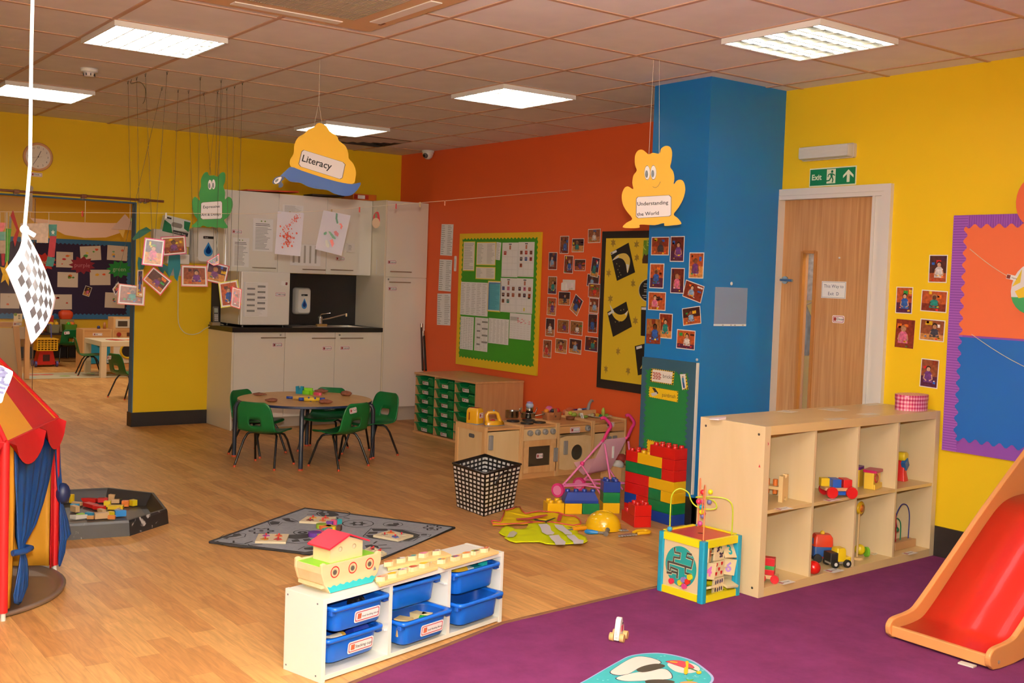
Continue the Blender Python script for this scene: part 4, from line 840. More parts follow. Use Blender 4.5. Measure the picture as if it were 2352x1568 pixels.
def roller(u0,v0,u1,v1,lb,dots,plain=False):
 a=PZ(u0,v0,ZT+.018);c=PZ(u1,v1,ZT+.018);d=(c-a);L=d .length;t=thing('rolling_pin',lb,'rolling pin',TR(a .x,a .y,ZT+.0165,math .atan2(d .y,d .x)))
 MB().lathe([(.001,.2*L),(.016,.2*L),(.0165,.5*L),(.016,.8*L),(.001,.8*L)],m('d8b060',.5)if plain else YR,16).obj('barrel',t,Matrix .Rotation(PI/2,4,'Y'))
 for z0,z1 in((0,.2*L),(.8*L,L)):MB().lathe([(.001,z0),(.010 if plain else .013,z0),(.010 if plain else .013,z1),(.001,z1)],BR,12).obj('handle',t,Matrix .Rotation(PI/2,4,'Y'))
 if dots:
  for k in range(6):
   a_=k*2.2;z=L*(.3+.08*k);MB().ball((z,.0155*math .cos(a_),.0155*math .sin(a_)),.008,BR,8,6).obj('raised_dot',t)
roller(658,912,733,914,'plain rolling pin with blue handle behind the dotted one',False,True);roller(686,916,746,916.5,'yellow rolling pin with raised blue dots',True)
p=PZ(689,904,ZT);b=MB();[b .prism(q,0,.012,m('1f8fb0',.35))for q in([(-.03,0),(.03,0),(.034,.012),(-.034,.012)],)]
b .push(Matrix .Rotation(PI/2,4,'X'));b .prism([(-.032,0),(.028,0),(.03,.06),(.008,.062),(-.002,.02),(-.014,.062),(-.036,.058)],-.01,.01,m('1f8fb0',.35));b .pop();b .obj('dough_cutter',M=TR(p .x,p .y,ZT,.6),label='teal plastic dough cutter standing on the table',cat='cutter')
p=PZ(708,905,ZT);b=MB();b .prism(smooth([(-.05,-.02),(-.02,-.035),(.02,-.02),(.05,-.025),(.055,.01),(.02,.03),(-.03,.035),(-.055,.012)],3,True),0,.03,m('7fd020',.35));b .prism(smooth([(-.03,-.02),(.03,-.01),(.03,.02),(-.03,.02)],3,True),.03,.05,m('8fe030',.35));b .obj('dough_cutter',M=TR(p .x,p .y,ZT,.4),label='lime green plastic dough cutter in the table centre',cat='cutter')
p=PZ(729,907,ZT);b=MB();b .prism(smooth([(-.03,-.015),(.03,-.015),(.035,.01),(-.035,.012)],3,True),0,.022,m('e0506a',.35));b .obj('dough_cutter',M=TR(p .x,p .y,ZT,.4),label='pink plastic dough cutter before the dough heap',cat='cutter')
# ---------------------------------------------------------------- green tray unit
BEE=wood('c98f5c','d49c68','Z',1,.4,freq=9);BEX=wood('cf9660','d9a36c','X',1,.4,freq=9)
TX0,TX1,TY0,TY1,TZ=-4.094,-3.13,2.43,2.93,.535
t=thing('tray_storage_unit','beech storage unit holding three columns of green trays','storage unit',TR(TX0,TY0,0));W,D=TX1-TX0,TY1-TY0
b=MB();b .box(-.008,W+.008,-.012,D,TZ,TZ+.016,BEX);b .obj('top',t,bev=.002)
for x in(0,W/3-.004,2*W/3-.004,W-.016):
 MB().box(x,x+.016,0,D,.012,TZ,BEE).obj('side_panel' if x in(0,W-.016)else 'divider',t)
MB().box(-.006,W+.006,-.012,D,0,.018,BEX).obj('plinth',t);MB().box(.016,W-.016,D-.008,D-.002,.018,TZ,BEE).obj('back_panel',t)
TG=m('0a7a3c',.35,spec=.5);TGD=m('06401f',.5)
def tray(parent,x0,w,z0,h,i):
 t2=thing('storage_tray',None,'tray',TR(TX0+x0,TY0,z0));t2['group']='green trays in the storage unit'
 b=MB();n=1;rz=h-.006;cut=[(0,rz),(w*.22,rz),(w*.30,rz-.026),(w*.70,rz-.026),(w*.78,rz),(w,rz)]
 bot=.004;fr=[(x,z)for x,z in cut]
# front wall with a dipped rim, sides, floor
 V0=[(x,-.004,z)for x,z in fr];ins_=.022
 lower=[(ins_,.012,bot),(w-ins_,.012,bot)]
 b .add(V0+lower,[(0,6,1),(1,6,2),(2,6,7,3),(3,7,4),(4,7,5)],TG)
 for s in(0,1):
  xx=0 if s==0 else w;xi=ins_ if s==0 else w-ins_
  b .add([(xx,0,rz),(xx,D-.05,rz),(xi,D-.05,bot),(xi,.012,bot)],[(0,1,2,3)],TG)
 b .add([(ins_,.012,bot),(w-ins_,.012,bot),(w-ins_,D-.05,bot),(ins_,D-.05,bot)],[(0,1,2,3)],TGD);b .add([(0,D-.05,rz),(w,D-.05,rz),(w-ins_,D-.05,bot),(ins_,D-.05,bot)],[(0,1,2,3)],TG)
 b .obj('tray_body',t2,solid=.003)
 b=MB();b .tube([(x,-.010,z)for x,z in cut],.0065,TG,8);[b .cyl((x,-.01,rz),(x,D-.06,rz),.005,TG,6)for x in(0.006,w-.006)];b .obj('rim',t2)
 return t2
names=['Animals','Train track','Puzzles','Shapes','Pens','Cars','Tea set','Dolls','Books','Beads','Duplo','Farm']
cw_=W/3-.004;words=[['Scissors','Play dough','Pencils','Threading','Craft sticks','Counters'],['Flash cards','Animals','Vehicles','Play food','Sand toys','Tap tools'],['Glue sticks','Tape','Paint','Brushes','Cups','Rollers']]
rown=['top','second','third','fourth','fifth','lowest'];coln=['left','middle','right']
rh=(TZ-.03)/6
for c in range(3):
 for r_ in range(6):
  t2=tray(None,c*(W/3-.002)+.0235,cw_-.034,.021+(5-r_)*rh,rh-.006,0)
  t2['label']='green tray, %s in the %s column of the storage unit'%(rown[r_],coln[c])
  if not(c==2 and r_ in(2,3,4)):sticker(t2,FRM((cw_*.48,-.0085+.004,(rh-.004)*.32),(1,0,0),(0,-.1,1)),.095,.034,words[c][r_],'name_label')
# ---------------------------------------------------------------- toy kitchen row
KF=-1.77;TH=.39;KDp=.36;ys=[1.567,1.883,2.216,2.555,2.895]
MAP=wood('dba86c','e6b67c','Z',1,.4,freq=8);PLY=wood('e2bd85','eac892','Z',.7,.42,freq=5);MAPY=wood('d69c60','e0aa6c','Y',1,.4,freq=8);GK=m('8f8b86',.4)
TKP=('X',KF)
def unit(i,name,label):
 y0,y1=ys[i],ys[i+1];W=y1-y0;t=thing(name,label,'toy kitchen',TR(KF,y0,0));
 MB().box(-KDp,0,0,.018,0,TH,MAP).obj('side_panel',t,bev=.003);MB().box(-KDp,0,W-.018,W-.001,0,TH,MAP).obj('side_panel',t,bev=.003)
 MB().box(-KDp,-.008,.018,W-.018,TH-.028,TH-.014,MAPY).obj('top',t,bev=.001);MB().box(-KDp,-KDp+.008,.018,W-.018,.02,TH-.03,PLY).obj('back_panel',t);MB().box(-KDp,-.012,.018,W-.018,0,.05,MAPY).obj('plinth',t)
 return t,W
def L_(t,x,y):return t .matrix_world .inverted()@on(TKP,*Z3(x,y))
Z3=Z(940,820,3.92)
def knob(t,x,y,r=.021):
 return MB().lathe([(r,0),(r,.018),(r*.8,.024),(.001,.024),(.001,0)],GK,20,caps=False).obj('knob',t,L_(t,x,y)@Matrix .Translation((0,0,-.004)))
t,W=unit(0,'toy_cupboard','wooden toy cupboard with plain door at the left end of play kitchen')
b=MB();FY=-.001;b .box(-KDp+.0,-.0,-.012,FY,0,.03,MAP);b .obj('end_rail',t)
b=MB();b .box(-KDp,-KDp+.03,-.012,FY,.03,TH,MAP);b .box(-.03,0,-.012,FY,.03,TH,MAP);b .box(-KDp+.03,-.03,-.012,FY,TH-.035,TH,MAP);b .box(-KDp+.03,-.03,-.004,FY,.03,TH-.035,PLY);b .obj('end_panel',t)
c0=PY(*Z3(562,705),ys[0]-.005);b=MB();b .push(FRM((c0 .x-KF,-.0045,c0 .z),(1,0,0),(0,0,1)));b .prism(rrect(-.034,.034,-.014,.014,.012),0,.002,m('5a5a58',.7));b .pop();b .obj('hand_hole',t)
b=MB();b .box(-.018,-.004,.02,W-.02,.055,TH-.035,PLY);b .obj('door',t,bev=.002);b=MB();b .box(-.05,.0,-.0,.0,0,0,GK)
M,w,h=bb(TKP,*zb(Z3,715,705,748,835));MB().box(-w/2,w/2,-h/2,h/2,-.004,.014,GK).obj('handle',t,t .matrix_world .inverted()@M,bev=.003)
t,W=unit(1,'toy_cooker','wooden toy cooker with four grey knobs and an oven window')
MB().box(-.016,-.004,.02,W-.02,.275,TH-.03,PLY).obj('control_panel',t)
for x,y in((1085,683),(1155,677),(1222,671),(1290,666)):knob(t,x,y)
M,w,h=bb(TKP,*zb(Z3,1035,745,1325,1035));Mi=t .matrix_world .inverted()@M;b=MB();wx0,wx1,wy0,wy1=-w/2+w*.14,w/2-w*.19,-h/2+h*.2,h/2-h*.19
b .box(-w/2,wx0,-h/2,h/2,-.016,0,MAP);b .box(wx1,w/2,-h/2,h/2,-.016,0,MAP);b .box(wx0,wx1,-h/2,wy0,-.016,0,MAPY);b .box(wx0,wx1,wy1,h/2,-.016,0,MAPY);dd=b .obj('oven_door',t,Mi)
MB().box(wx0,wx1,wy0,wy1,-.012,-.009,m('5a4c3c',.06,alpha=.55,spec=.8)).obj('window',dd);sticker(dd,Matrix .Translation((0,-.0,-.0085)),.06,.036,'Oven')
M2,w2,h2=bb(TKP,*zb(Z3,1297,815,1330,938));MB().box(-w2/2,w2/2,-h2/2,h2/2,0,.014,GK).obj('handle',t,t .matrix_world .inverted()@M2,bev=.003)
for i,(x,y)in enumerate(((935,572),(1060,592),(1190,582),(1075,566))):
 p=PZ(*Z3(x,y),TH-.008);p .x=max(p .x,KF-KDp+.06);o=MB().lathe([(.048,0),(.050,.004),(.046,.010),(.001,.010),(.001,0)],m('1a1512',.4),24,caps=False).obj('hotplate',t,TR(p .x-KF,min(max(p .y-ys[1],.06),W-.06),TH-.014))
t,W=unit(2,'toy_washing_machine','wooden toy washing machine with round dark window')
MB().box(-.016,-.004,.02,W-.02,.31,TH-.03,MAPY).obj('control_panel',t);knob(t,1605,638,.022)
M,w,h=bb(TKP,*zb(Z3,1358,706,1632,1008));Mi=t .matrix_world .inverted()@M;b=MB();q=[(-w/2,-h/2),(w/2,-h/2),(w/2,h/2),(-w/2,h/2)]
n=24;r=.055;rx_=w*.06;C0=[(rx_+r*math .cos(2*PI*(k+.5)/n-PI*.75),r*1.05*math .sin(2*PI*(k+.5)/n-PI*.75))for k in range(n)];O0=[]
for k in range(n):
 a=2*PI*(k+.5)/n-PI*.75;s=1/max(abs(math .cos(a))/(w/2),abs(math .sin(a))/(h/2));O0 .append((s*math .cos(a),s*math .sin(a)))
V=[(x,y,0)for x,y in C0+O0]+[(x,y,-.014)for x,y in C0+O0]
b .add(V,[(k,(k+1)%n,n+(k+1)%n,n+k)for k in range(n)]+[(2*n+k,k,(k+1)%n,2*n+(k+1)%n)for k in range(n)]+[(n+k,3*n+k,3*n+(k+1)%n,n+(k+1)%n)for k in range(n)],PLY);dd=b .obj('door',t,Mi)
b=MB();b .prism([(x*1,y*1)for x,y in C0],-.01,-.007,m('4c4a3c',.06,alpha=.6,spec=.8));b .obj('window',dd)
M2,w2,h2=bb(TKP,*zb(Z3,1388,752,1420,875));MB().box(-w2/2,w2/2,-h2/2,h2/2,0,.014,GK).obj('handle',dd,M .inverted()@M2,bev=.003)
sticker(t,L_(t,1493,655),.095,.042,'Washing machine')
t,W=unit(3,'toy_sink_unit','wooden toy sink unit with two doors behind the pink stroller')
MB().box(-.016,-.004,.02,W-.02,.30,TH-.03,MAPY).obj('control_panel',t);MB().box(-KDp,-KDp+.02,.018,W-.018,TH-.014,TH+.03,MAP).obj('back_rail',t,bev=.003)
MB().box(-.016,-.004,.02,W/2-.002,.055,.29,PLY).obj('door',t);MB().box(-.016,-.004,W/2+.002,W-.02,.055,.29,PLY).obj('door',t)
for q in((1782,712,1812,800),(1830,706,1862,795)):M2,w2,h2=bb(TKP,*zb(Z3,*q));MB().box(-w2/2,w2/2,-h2/2,h2/2,0,.014,GK).obj('handle',t,t .matrix_world .inverted()@M2,bev=.003)
sticker(t,L_(t,1812,608),.075,.036,'Sink')
# tap
ZK=TH-.014
Zt=Z(1060,900,6.19)
p=PZ(*Zt(1790,330),ZK);t=thing('toy_tap','grey curved toy tap at the back of the toy sink','tap',TR(p .x,p .y,ZK))
b=MB();b .tube([(0,0,0),(0,.005,.05),(0,.016,.09),(0,.038,.118),(0,.052,.11)],.011,GK,10,rr=[.016,.014,.012,.010,.009]);b .obj('spout',t);MB().lathe([(.02,0),(.02,.03),(.001,.034),(.001,0)],m('6a7078',.4),12,caps=False).obj('control_knob',t,TR(0,.055,0))
# toaster, iron, pans
YT=m('f0b020',.25,spec=.5,coat=.3)
def kp(x,y):p=PZ(*Zt(x,y),ZK);return p
p=kp(200,462);t=thing('toy_toaster','yellow toy toaster with white label on the toy cupboard','toaster',TR(p .x-.04,p .y+.02,ZK,.35))
b=MB();b .loft([[(x*f,y*g,z)for x,y in rrect(-.055,.055,-.042,.042,.018)]for z,f,g in((.006,1,1),(.06,1,1),(.095,.97,.95),(.112,.86,.8),(.116,.7,.6))],YT);b .obj('body',t)
MB().prism(rrect(-.054,.054,-.041,.041,.016),0,.0065,m('7a9cc0',.4)).obj('base',t);MB().box(-.035,.035,-.016,-.006,.1155,.118,m('7a1c10',.6)).box(-.035,.035,.006,.016,.1155,.118,m('7a1c10',.6)).obj('slots',t)
MB().box(-.004,.004,-.0455,-.042,.03,.085,m('8a3a10',.5)).obj('lever_slot',t,TR(-.02,0,0));sticker(t,FRM((.0555,.0,.065),(0,1,0),(0,0,1)),.05,.038,'Toaster')
p=kp(500,488);t=thing('toy_iron','yellow toy iron with a big handle on the toy cupboard','iron',TR(p .x-.045,p .y+.01,ZK,1.1))
sole=[(-.07,-.038),(-.055,-.045),(.02,-.035),(.075,0),(.02,.035),(-.055,.045),(-.07,.038)]
MB().prism(sole,0,.006,m('8c98a8',.3,metal=.5)).obj('soleplate',t)
b=MB();b .loft([[(x*f,y*f,z)for x,y in sole]for z,f in((.006,.97),(.022,.95),(.036,.8))],YT);b .obj('body',t)
b=MB();b .tube([(-.05,0,.03),(-.056,0,.075),(-.045,0,.092),(.005,0,.094),(.022,0,.085),(.035,0,.05),(.04,0,.03)],.013,YT,10,rr=[.018,.014,.012,.012,.013,.014,.016]);b .obj('handle',t);MB().cyl((-.005,0,.1),(-.005,0,.112),.007,m('5a90c8',.3),10).obj('button',t);MB().ball((-.01,0,.036),.014,m('b02020',.3),10,6,(1.3,1,.7)).obj('dial',t)
SS=m('b9b2a6',.22,metal=1);SS2=m('8f8676',.25,metal=1)
def pan(x,y,r,h,lb,nm='toy_saucepan'):
 p=kp(x,y);t=thing(nm,lb,'saucepan',TR(p .x-.03,p .y+.01,ZK+.012))
 MB().lathe([(.001,0),(r*.96,0),(r,.005),(r,h),(r+.003,h+.002),(r-.002,h),(r-.003,.006),(.001,.004)],SS,28,caps=False).obj('pot',t);return t
t=pan(735,395,.050,.052,'steel toy saucepan on the left hotplate');b=MB();b .tube([(.0,.05,.04),(.0,.075,.052),(0,.09,.075)],.004,SS,8);b .obj('handle',t)
t=pan(965,395,.056,.036,'steel toy frying pan with wire handles on the back hotplate','toy_pan');
for s,e in((-1,1),(1,1)):MB().tube([(0,s*.055,.03),(0,s*.072,.04),(.0,s*.085,.07),(0,s*.078,.075)],.0035,SS,8).obj('handle',t)
b=MB();b .tube([(.05,.03,.02),(.08,.07,.03),(.09,.10,.04)],.005,SS2,8);b .obj('long_handle',t)
p=kp(980,395);t=thing('toy_cup','small steel toy cup holding a lilac cupcake ball','cup',TR(p .x-.03,p .y+.012,ZK+.05));MB().lathe([(.001,0),(.026,0),(.030,.038),(.028,.038),(.001,.034)],SS,20,caps=False).obj('cup',t)
b=MB();b .ball((0,0,.0),.030,m('b8c4dc',.8),14,8,(1,1,.85));b .tube([(.02*math .cos(a),.02*math .sin(a),.022+.004*math .sin(3*a))for a in[k*.5 for k in range(14)]],.004,m('b890c8',.8),6);b .obj('toy_cupcake',M=TR(p .x-.03,p .y+.012,ZK+.105),label='lilac knitted cupcake ball on top of the steel cup',cat='toy food')
# picnic basket and food
p=kp(1300,400);bx,by=p .x-.03,p .y+.01
t=thing('felt_basket','brown felt basket full of toy food on the toy kitchen','basket',TR(bx,by,ZK,PI/2));FB=m('a8683c',.9,bump=.5,bscale=120)
b=MB();O=rrect(-.072,.072,-.045,.045,.02);b .loft([[(x*f,y*f,z)for x,y in O]for z,f in((0,.86),(.03,.94),(.06,1.02))]+[[(x*f,y*f,z)for x,y in O]for z,f in((.061,.96),(.02,.88))],FB,cap1=True);b .obj('body',t)
b=MB();b .box(-.014,.014,-.048,-.043,.01,.085,FB);b .box(-.014,.014,-.048,.045,.083,.087,FB);b .obj('strap',t);MB().cyl((0,-.049,.03),(0,-.046,.03),.008,m('5a3420',.6),10).obj('button',t)
def fruit(x,y,z,r,col,lb,sc=(1,1,1),nm='toy_food',rot=0,zz=None):
 p=kp(x,y)if zz is None else PZ(*Zt(x,y),zz);b=MB();b .ball((0,0,0),r,m(col,.55),14,9,sc);b .obj(nm,M=TR(p .x,p .y,z,rot),label=lb,cat='toy food');return p
def food_at(dx,dy,z,r,col,lb,sc=(1,1,1),rot=0):b=MB();b .ball((0,0,0),r,m(col,.55),14,9,sc);b .obj('toy_food',M=TR(bx+dx,by+dy,z,rot),label=lb,cat='toy food')
food_at(.0,-.052,ZK+.066,.020,'e88a20','orange toy fruit at the left of the felt basket');food_at(-.015,-.014,ZK+.08,.024,'e46a9c','pink toy food sticking up in the felt basket',(1,1.3,1));food_at(.018,.0,ZK+.070,.017,'2a1c20','black and cream toy food in the middle of felt basket',(1,1.6,.8));food_at(.0,.054,ZK+.066,.021,'c81c1c','red toy tomato at the right of the felt basket')
fruit(1475,335,ZK+.024,.024,'c06848','red-brown toy potato beside the felt basket');fruit(1540,300,ZK+.03,.018,'e0704a','orange toy carrot leaning beside the felt basket',(1,2.6,.9),rot=.2)
p=kp(1555,400);t=thing('wooden_bowl','small brown wooden bowl at the counter edge','bowl',TR(p .x-.02,p .y+.01,ZK));MB().lathe([(.001,0),(.03,0),(.036,.024),(.032,.024),(.028,.008),(.001,.006)],m('6e3c20',.6),20,caps=False).obj('bowl',t)
fruit(1545,362,ZK+.034,.016,'b8c83c','green toy vegetable in the brown bowl',(1.2,1,.9));fruit(1600,362,ZK+.022,.020,'9cac3c','large green toy vegetable behind the brown bowl',(1,1.3,.9))
b=MB();b .box(-.014,.014,-.024,.024,0,.001,PAP);lines(b,-.008,.008,-.016,.012,6,INK,.5,3,.0012);b .obj('swing_tag',M=FRM(tuple(kp(1712,390)+Vector((0,0,.026))),(0,1,.05),(-.35,0,1)),label='white paper tag hanging at the front of toy counter',cat='tag')
fruit(1690,350,ZK+.016,.016,'a8b070','pale green toy food behind the white tag',(1,1.2,.9));fruit(1762,378,ZK+.015,.015,'88a040','green toy bean right of the white tag',(1,1.8,.8))
p=kp(1640,310);t=thing('purple_bowl','purple toy bowl with a white egg on the toy counter','bowl',TR(p .x+.01,p .y+.02,ZK));MB().lathe([(.001,0),(.03,0),(.052,.034),(.048,.034),(.028,.006),(.001,.005)],m('3c1a78',.35),24,caps=False).obj('bowl',t)
b=MB();b .ball((0,0,.03),.02,m('ece6da',.4),12,8,(1,1,.8));b .obj('toy_egg',M=TR(p .x+.01,p .y+.02,ZK),label='white toy egg sitting in the purple bowl',cat='toy food');MB().cyl((0,0,0),(.01,.08,.004),.004,m('3c8cc0',.4),8).obj('toy_spoon',M=TR(p .x+.02,p .y+.03,ZK+.04),label='blue toy spoon handle resting on the purple bowl',cat='spoon')
p=kp(1975,362);px_,py_=p .x-.02,p .y+.01;t=thing('dinner_plate','large white plate with toy food on the toy sink unit','plate',TR(px_,py_,ZK));MB().lathe([(.001,0),(.06,0),(.098,.012),(.1,.014),(.094,.013),(.058,.004),(.001,.004)],m('f0ebe0',.25),32,caps=False).obj('plate',t)
for i,(dx,dy,r,c,s,lb)in enumerate(((0,-.075,.016,'b8b080',(1,1,.9),'cream toy food at the left of the white plate'),(.0,-.06,.015,'8a2a20',(1,.6,1),'dark red toy slice on the white plate'),(.01,-.035,.018,'d8a020',(1,1.3,.8),'yellow toy pepper on the white plate'),(.02,-.015,.015,'1c7a4c',(1,1.4,.7),'dark green toy leaf on the white plate'),(-.01,.005,.014,'b03c2c',(1,1,.9),'red toy berry in middle of the white plate'),(0,.035,.018,'a8b848',(.9,.8,1.9),'green toy squash standing on the white plate'),(.02,.055,.014,'8cac38',(1,1.4,.8),'lime green toy leaf on right of white plate'))):
 b=MB();b .ball((0,0,r*s[2]),r,m(c,.5),12,8,s);b .obj('toy_food',M=TR(px_+dx,py_+dy,ZK+.005),label=lb,cat='toy food')
# crate of shoes beside sink unit
p=PZ(*Z4(820,760),0)if 'Z4' in globals()else PZ(1409,1094,0)
t=thing('wooden_crate','pale wooden crate of toys on the floor behind the brick wall','crate',TR(-1.50,2.62,0,.1));b=MB()
for(a,c,d,e)in((-.1,.1,-.13,-.12),(-.1,.1,.12,.13),(-.1,-.09,-.12,.12),(.09,.1,-.12,.12)):b .box(a,c,d,e,0,.10,MAP)
b .box(-.09,.09,-.12,.12,0,.01,MAP);b .obj('crate_body',t)
for i,(x,y,c,lb)in enumerate(((0,-.05,'e8e0d2','white soft toy shape in the crate'),(.02,.04,'b08058','tan brown toy in the crate behind the bricks'),(-.02,.0,'a03024','dark red toy lying in the pale crate'))):b=MB();b .ball((0,0,.04),.045,m(c,.7),12,8,(1,1,.8));b .obj('soft_toy',M=TR(-1.50+x,2.62+y,.06+.02*i),label=lb,cat='toy')
# ---------------------------------------------------------------- stroller
Z4=Z(1200,900,3.92)
PK=m('e879a8',.35);PK2=m('e0387c',.4);PKF=m('e6a8b4',.7,alpha=.78)
t=thing('doll_stroller','pink folding doll stroller with mesh seat in front of toy sink','stroller',I4)
F1,F2,R1,R2=Vector((-1.166,1.737,0)),Vector((-1.27,2.01,0)),Vector((-.90,1.98,0)),Vector((-.99,2.25,0))
H1,H2=PX(*Z4(735,425),-1.07),PX(*Z4(950,400),-1.03);D1,D2=PX(*Z4(795,300),-1.03),PX(*Z4(1005,275),-.99)
for Fw,Hh,Dd,s in((F1,H1,D1,0),(F2,H2,D2,1)):
 a=Fw+Vector((0,0,.045));MB().tube([tuple(a),tuple(a .lerp(Hh,.5)),tuple(Hh)],.0075,PK,10).obj('push_tube',t)
 tip=Dd+Vector((-.02,-.075 if s==0 else-.06,.045));b=MB();b .tube(smooth([tuple(Hh),tuple(Hh .lerp(Dd,.6)),tuple(Dd),tuple(Dd .lerp(tip,.6)+Vector((0,0,.022))),tuple(tip)],5),.011,PK2,10);b .obj('handle',t)
for Rw,Hh in((R1,H1),(R2,H2)):MB().tube([tuple(Hh .lerp(Rw,.08)),tuple(Rw+Vector((0,0,.045)))],.007,PK,10).obj('rear_leg',t)
for Fw,Rw in((F1,R1),(F2,R2)):MB().tube([tuple(Fw .lerp(Rw,.1)+Vector((0,0,.075))),tuple(Fw .lerp(Rw,.5)+Vector((0,0,.09))),tuple(Rw+Vector((0,0,.07)))],.006,PK,8).obj('side_brace',t)
MB().tube([tuple(F1+Vector((.02,.03,.085))),tuple(R2+Vector((0,0,.08)))],.006,PK,8).obj('cross_brace',t);MB().tube([tuple(F2+Vector((.02,.03,.085))),tuple(R1+Vector((0,0,.08)))],.006,PK,8).obj('cross_brace',t)
MB().tube([tuple((F1+Vector((0,0,.045))).lerp(H1,.5)),tuple(R1 .lerp(F1,.2)+Vector((0,0,.03)))],.006,PK,8).obj('seat_strut',t);MB().tube([tuple((F2+Vector((0,0,.045))).lerp(H2,.5)),tuple(R2 .lerp(F2,.2)+Vector((0,0,.03)))],.006,PK,8).obj('seat_strut',t)
for W_ in(F1,F2,R1,R2):
 b=MB();d=Vector((.35,-.94,0));ax=Vector((-.33,.94,0)).normalized();c=W_+Vector((0,0,.046));b .tube([tuple(c-ax*.012),tuple(c+ax*.012)],.046,PK2,22);b .tube([tuple(c-ax*.014),tuple(c+ax*.014)],.032,m('f08ab4',.4),18);b .obj('wheel',t)
def tubpt(F_,H_,q):return(F_+Vector((0,0,.045))).lerp(H_,q)
prof=[(.42,.0),(.52,-.04),(.60,-.06),(.74,-.05),(.86,-.025),(.98,0)]
b=MB();rows=[]
for q,sag in[(.36,.06),(.44,-.02),(.52,-.075),(.62,-.09),(.75,-.06),(.88,-.03),(.99,0)]:
 A_,B_=tubpt(F1,H1,q),tubpt(F2,H2,q);rows .append([tuple(A_ .lerp(B_,i/6)+Vector((.1*(q<.45)*0+.06*(-sag*4),0,sag+.0)))for i in range(7)])
n=7;V=[p for r in rows for p in r];b .add(V,[(a*n+i,a*n+i+1,(a+1)*n+i+1,(a+1)*n+i)for a in range(len(rows)-1)for i in range(n-1)],PKF,True);b .obj('seat_fabric',t)
for F_,H_ in((F1,H1),(F2,H2)):c=tubpt(F_,H_,.52);MB().ball(tuple(c),.016,PK2,10,6).obj('hinge',t);c=tubpt(F_,H_,.97);MB().ball(tuple(c),.012,PK2,10,6).obj('joint',t)
c=tubpt(F1,H1,.8).lerp(tubpt(F2,H2,.8),.75);MB().box(-.002,.002,-.008,.008,-.04,.04,PAP).obj('care_label',t,TR(c .x+.03,c .y-.02,c .z-.03))
# ---------------------------------------------------------------- woven basket
def basket():
 t=thing('woven_basket','black and white checked square woven basket on the wood floor','basket',I4)
 Bs=[Vector(q+(0,))for q in((-1.215,.965),(-.905,.95),(-1.04,1.275),(-1.37,1.28))];c=sum(Bs,Vector((0,0,0)))/4
 Tp=[c+(q-c)*1.20+Vector((0,0,.272))for q in Bs]
 BKs,WHs=m('17120f',.4),m('f3eee6',.35)
 for k in range(4):
  a,d,e,f=Bs[k],Bs[(k+1)%4],Tp[(k+1)%4],Tp[k];nr=(d-a).cross(f-a).normalized()
  P=lambda s,q,h=0:a .lerp(d,s).lerp(f .lerp(e,s),q)+nr*(h-.012*math .sin(PI*s)*(1-q)*0)
  b=MB();b .add([tuple(P(0,0)),tuple(P(1,0)),tuple(P(1,1)),tuple(P(0,1))],[(0,1,2,3)],BKs);b .add([tuple(P(0,0,-.003)),tuple(P(1,0,-.003)),tuple(P(1,1,-.003)),tuple(P(0,1,-.003))],[(3,2,1,0)],BKs)
  nx,ny=8,10
  for i in range(nx):
   for j in range(ny):
    s0,s1=(i+.2)/nx,(i+.82)/nx;q0,q1=(j+.22)/ny*.97,(j+.78)/ny*.97
    for h in(.0016,-.0046):
     V=[tuple(P(s,q,h))for s,q in((s0,q0),(s1,q0),(s1,q1),(s0,q1))];b .add(V,[(0,1,2,3)]if h>0 else[(3,2,1,0)],WHs)
  b .obj('woven_side',t)
 b=MB();b .add([tuple(q+Vector((0,0,.004)))for q in Bs],[(0,1,2,3)],BKs);b .obj('bottom',t)
 b=MB();b .tube([tuple(q)for q in Tp+Tp[:1]],.007,BKs,8);b .obj('rim',t)
 for k in(1,3):
  a,d,e,f=Bs[k],Bs[(k+1)%4],Tp[(k+1)%4],Tp[k];nr=(d-a).cross(f-a).normalized();P=lambda s,q,h:tuple(a .lerp(d,s).lerp(f .lerp(e,s),q)+nr*h)
  MB().tube(smooth([P(.3,.66,.006),P(.3,.80,.014),P(.36,.90,.02),P(.5,.94,.024),P(.64,.90,.02),P(.7,.8,.014),P(.7,.62,.006)],5),.006,m('201a18',.4),8).obj('handle',t)
basket()
# ---------------------------------------------------------------- big building bricks
U_,BH=.107,.0655
BC={'r':m('cf1a14',.3,spec=.5),'y':m('f5bc12',.3,spec=.5),'g':m('0c6c3a',.3,spec=.5),'b':m('1c3a8c',.3,spec=.5)}
BN={'r':'red','y':'yellow','g':'green','b':'blue'}
def brick(M,nu,c,lb,studs=True,slope=False,nv=1,grp='large plastic building bricks'):
 b=MB();L=U_*nu-.001;W=U_*nv-.001;mt=BC[c]
 if slope:
  e=.022;b .add([(0,0,0),(L,0,0),(L,W,0),(0,W,0),(0,0,.018),(L,0,.018),(L,W,.018),(0,W,.018),(e,e,BH),(L-e,e,BH),(L-e,W-e,BH),(e,W-e,BH)],[(3,2,1,0),(0,1,5,4),(1,2,6,5),(2,3,7,6),(3,0,4,7),(4,5,9,8),(5,6,10,9),(6,7,11,10),(7,4,8,11),(8,9,10,11)],mt)
 else:b .box(0,L,0,W,0,BH-.0008,mt)
 st=U_/2
 if studs:
  rows=[.5]if slope else[.25,.75]
  for i in range(2*nu):
   for q in rows:b .lathe([(.0155,BH-.001),(.0155,BH+.013),(.014,BH+.0155),(.001,BH+.0155)],mt,16,c=(st*(i+.5),W*q*1,0),caps=False)
 o=b .obj('building_brick',M=M,label=lb,cat='brick',group=grp,bev=.0025,seg=2);return o
wr=Vector((-.175,1.797,0));wd=Vector((-1,.02,0)).normalized();wang=math .atan2(-wd .y,-wd .x)
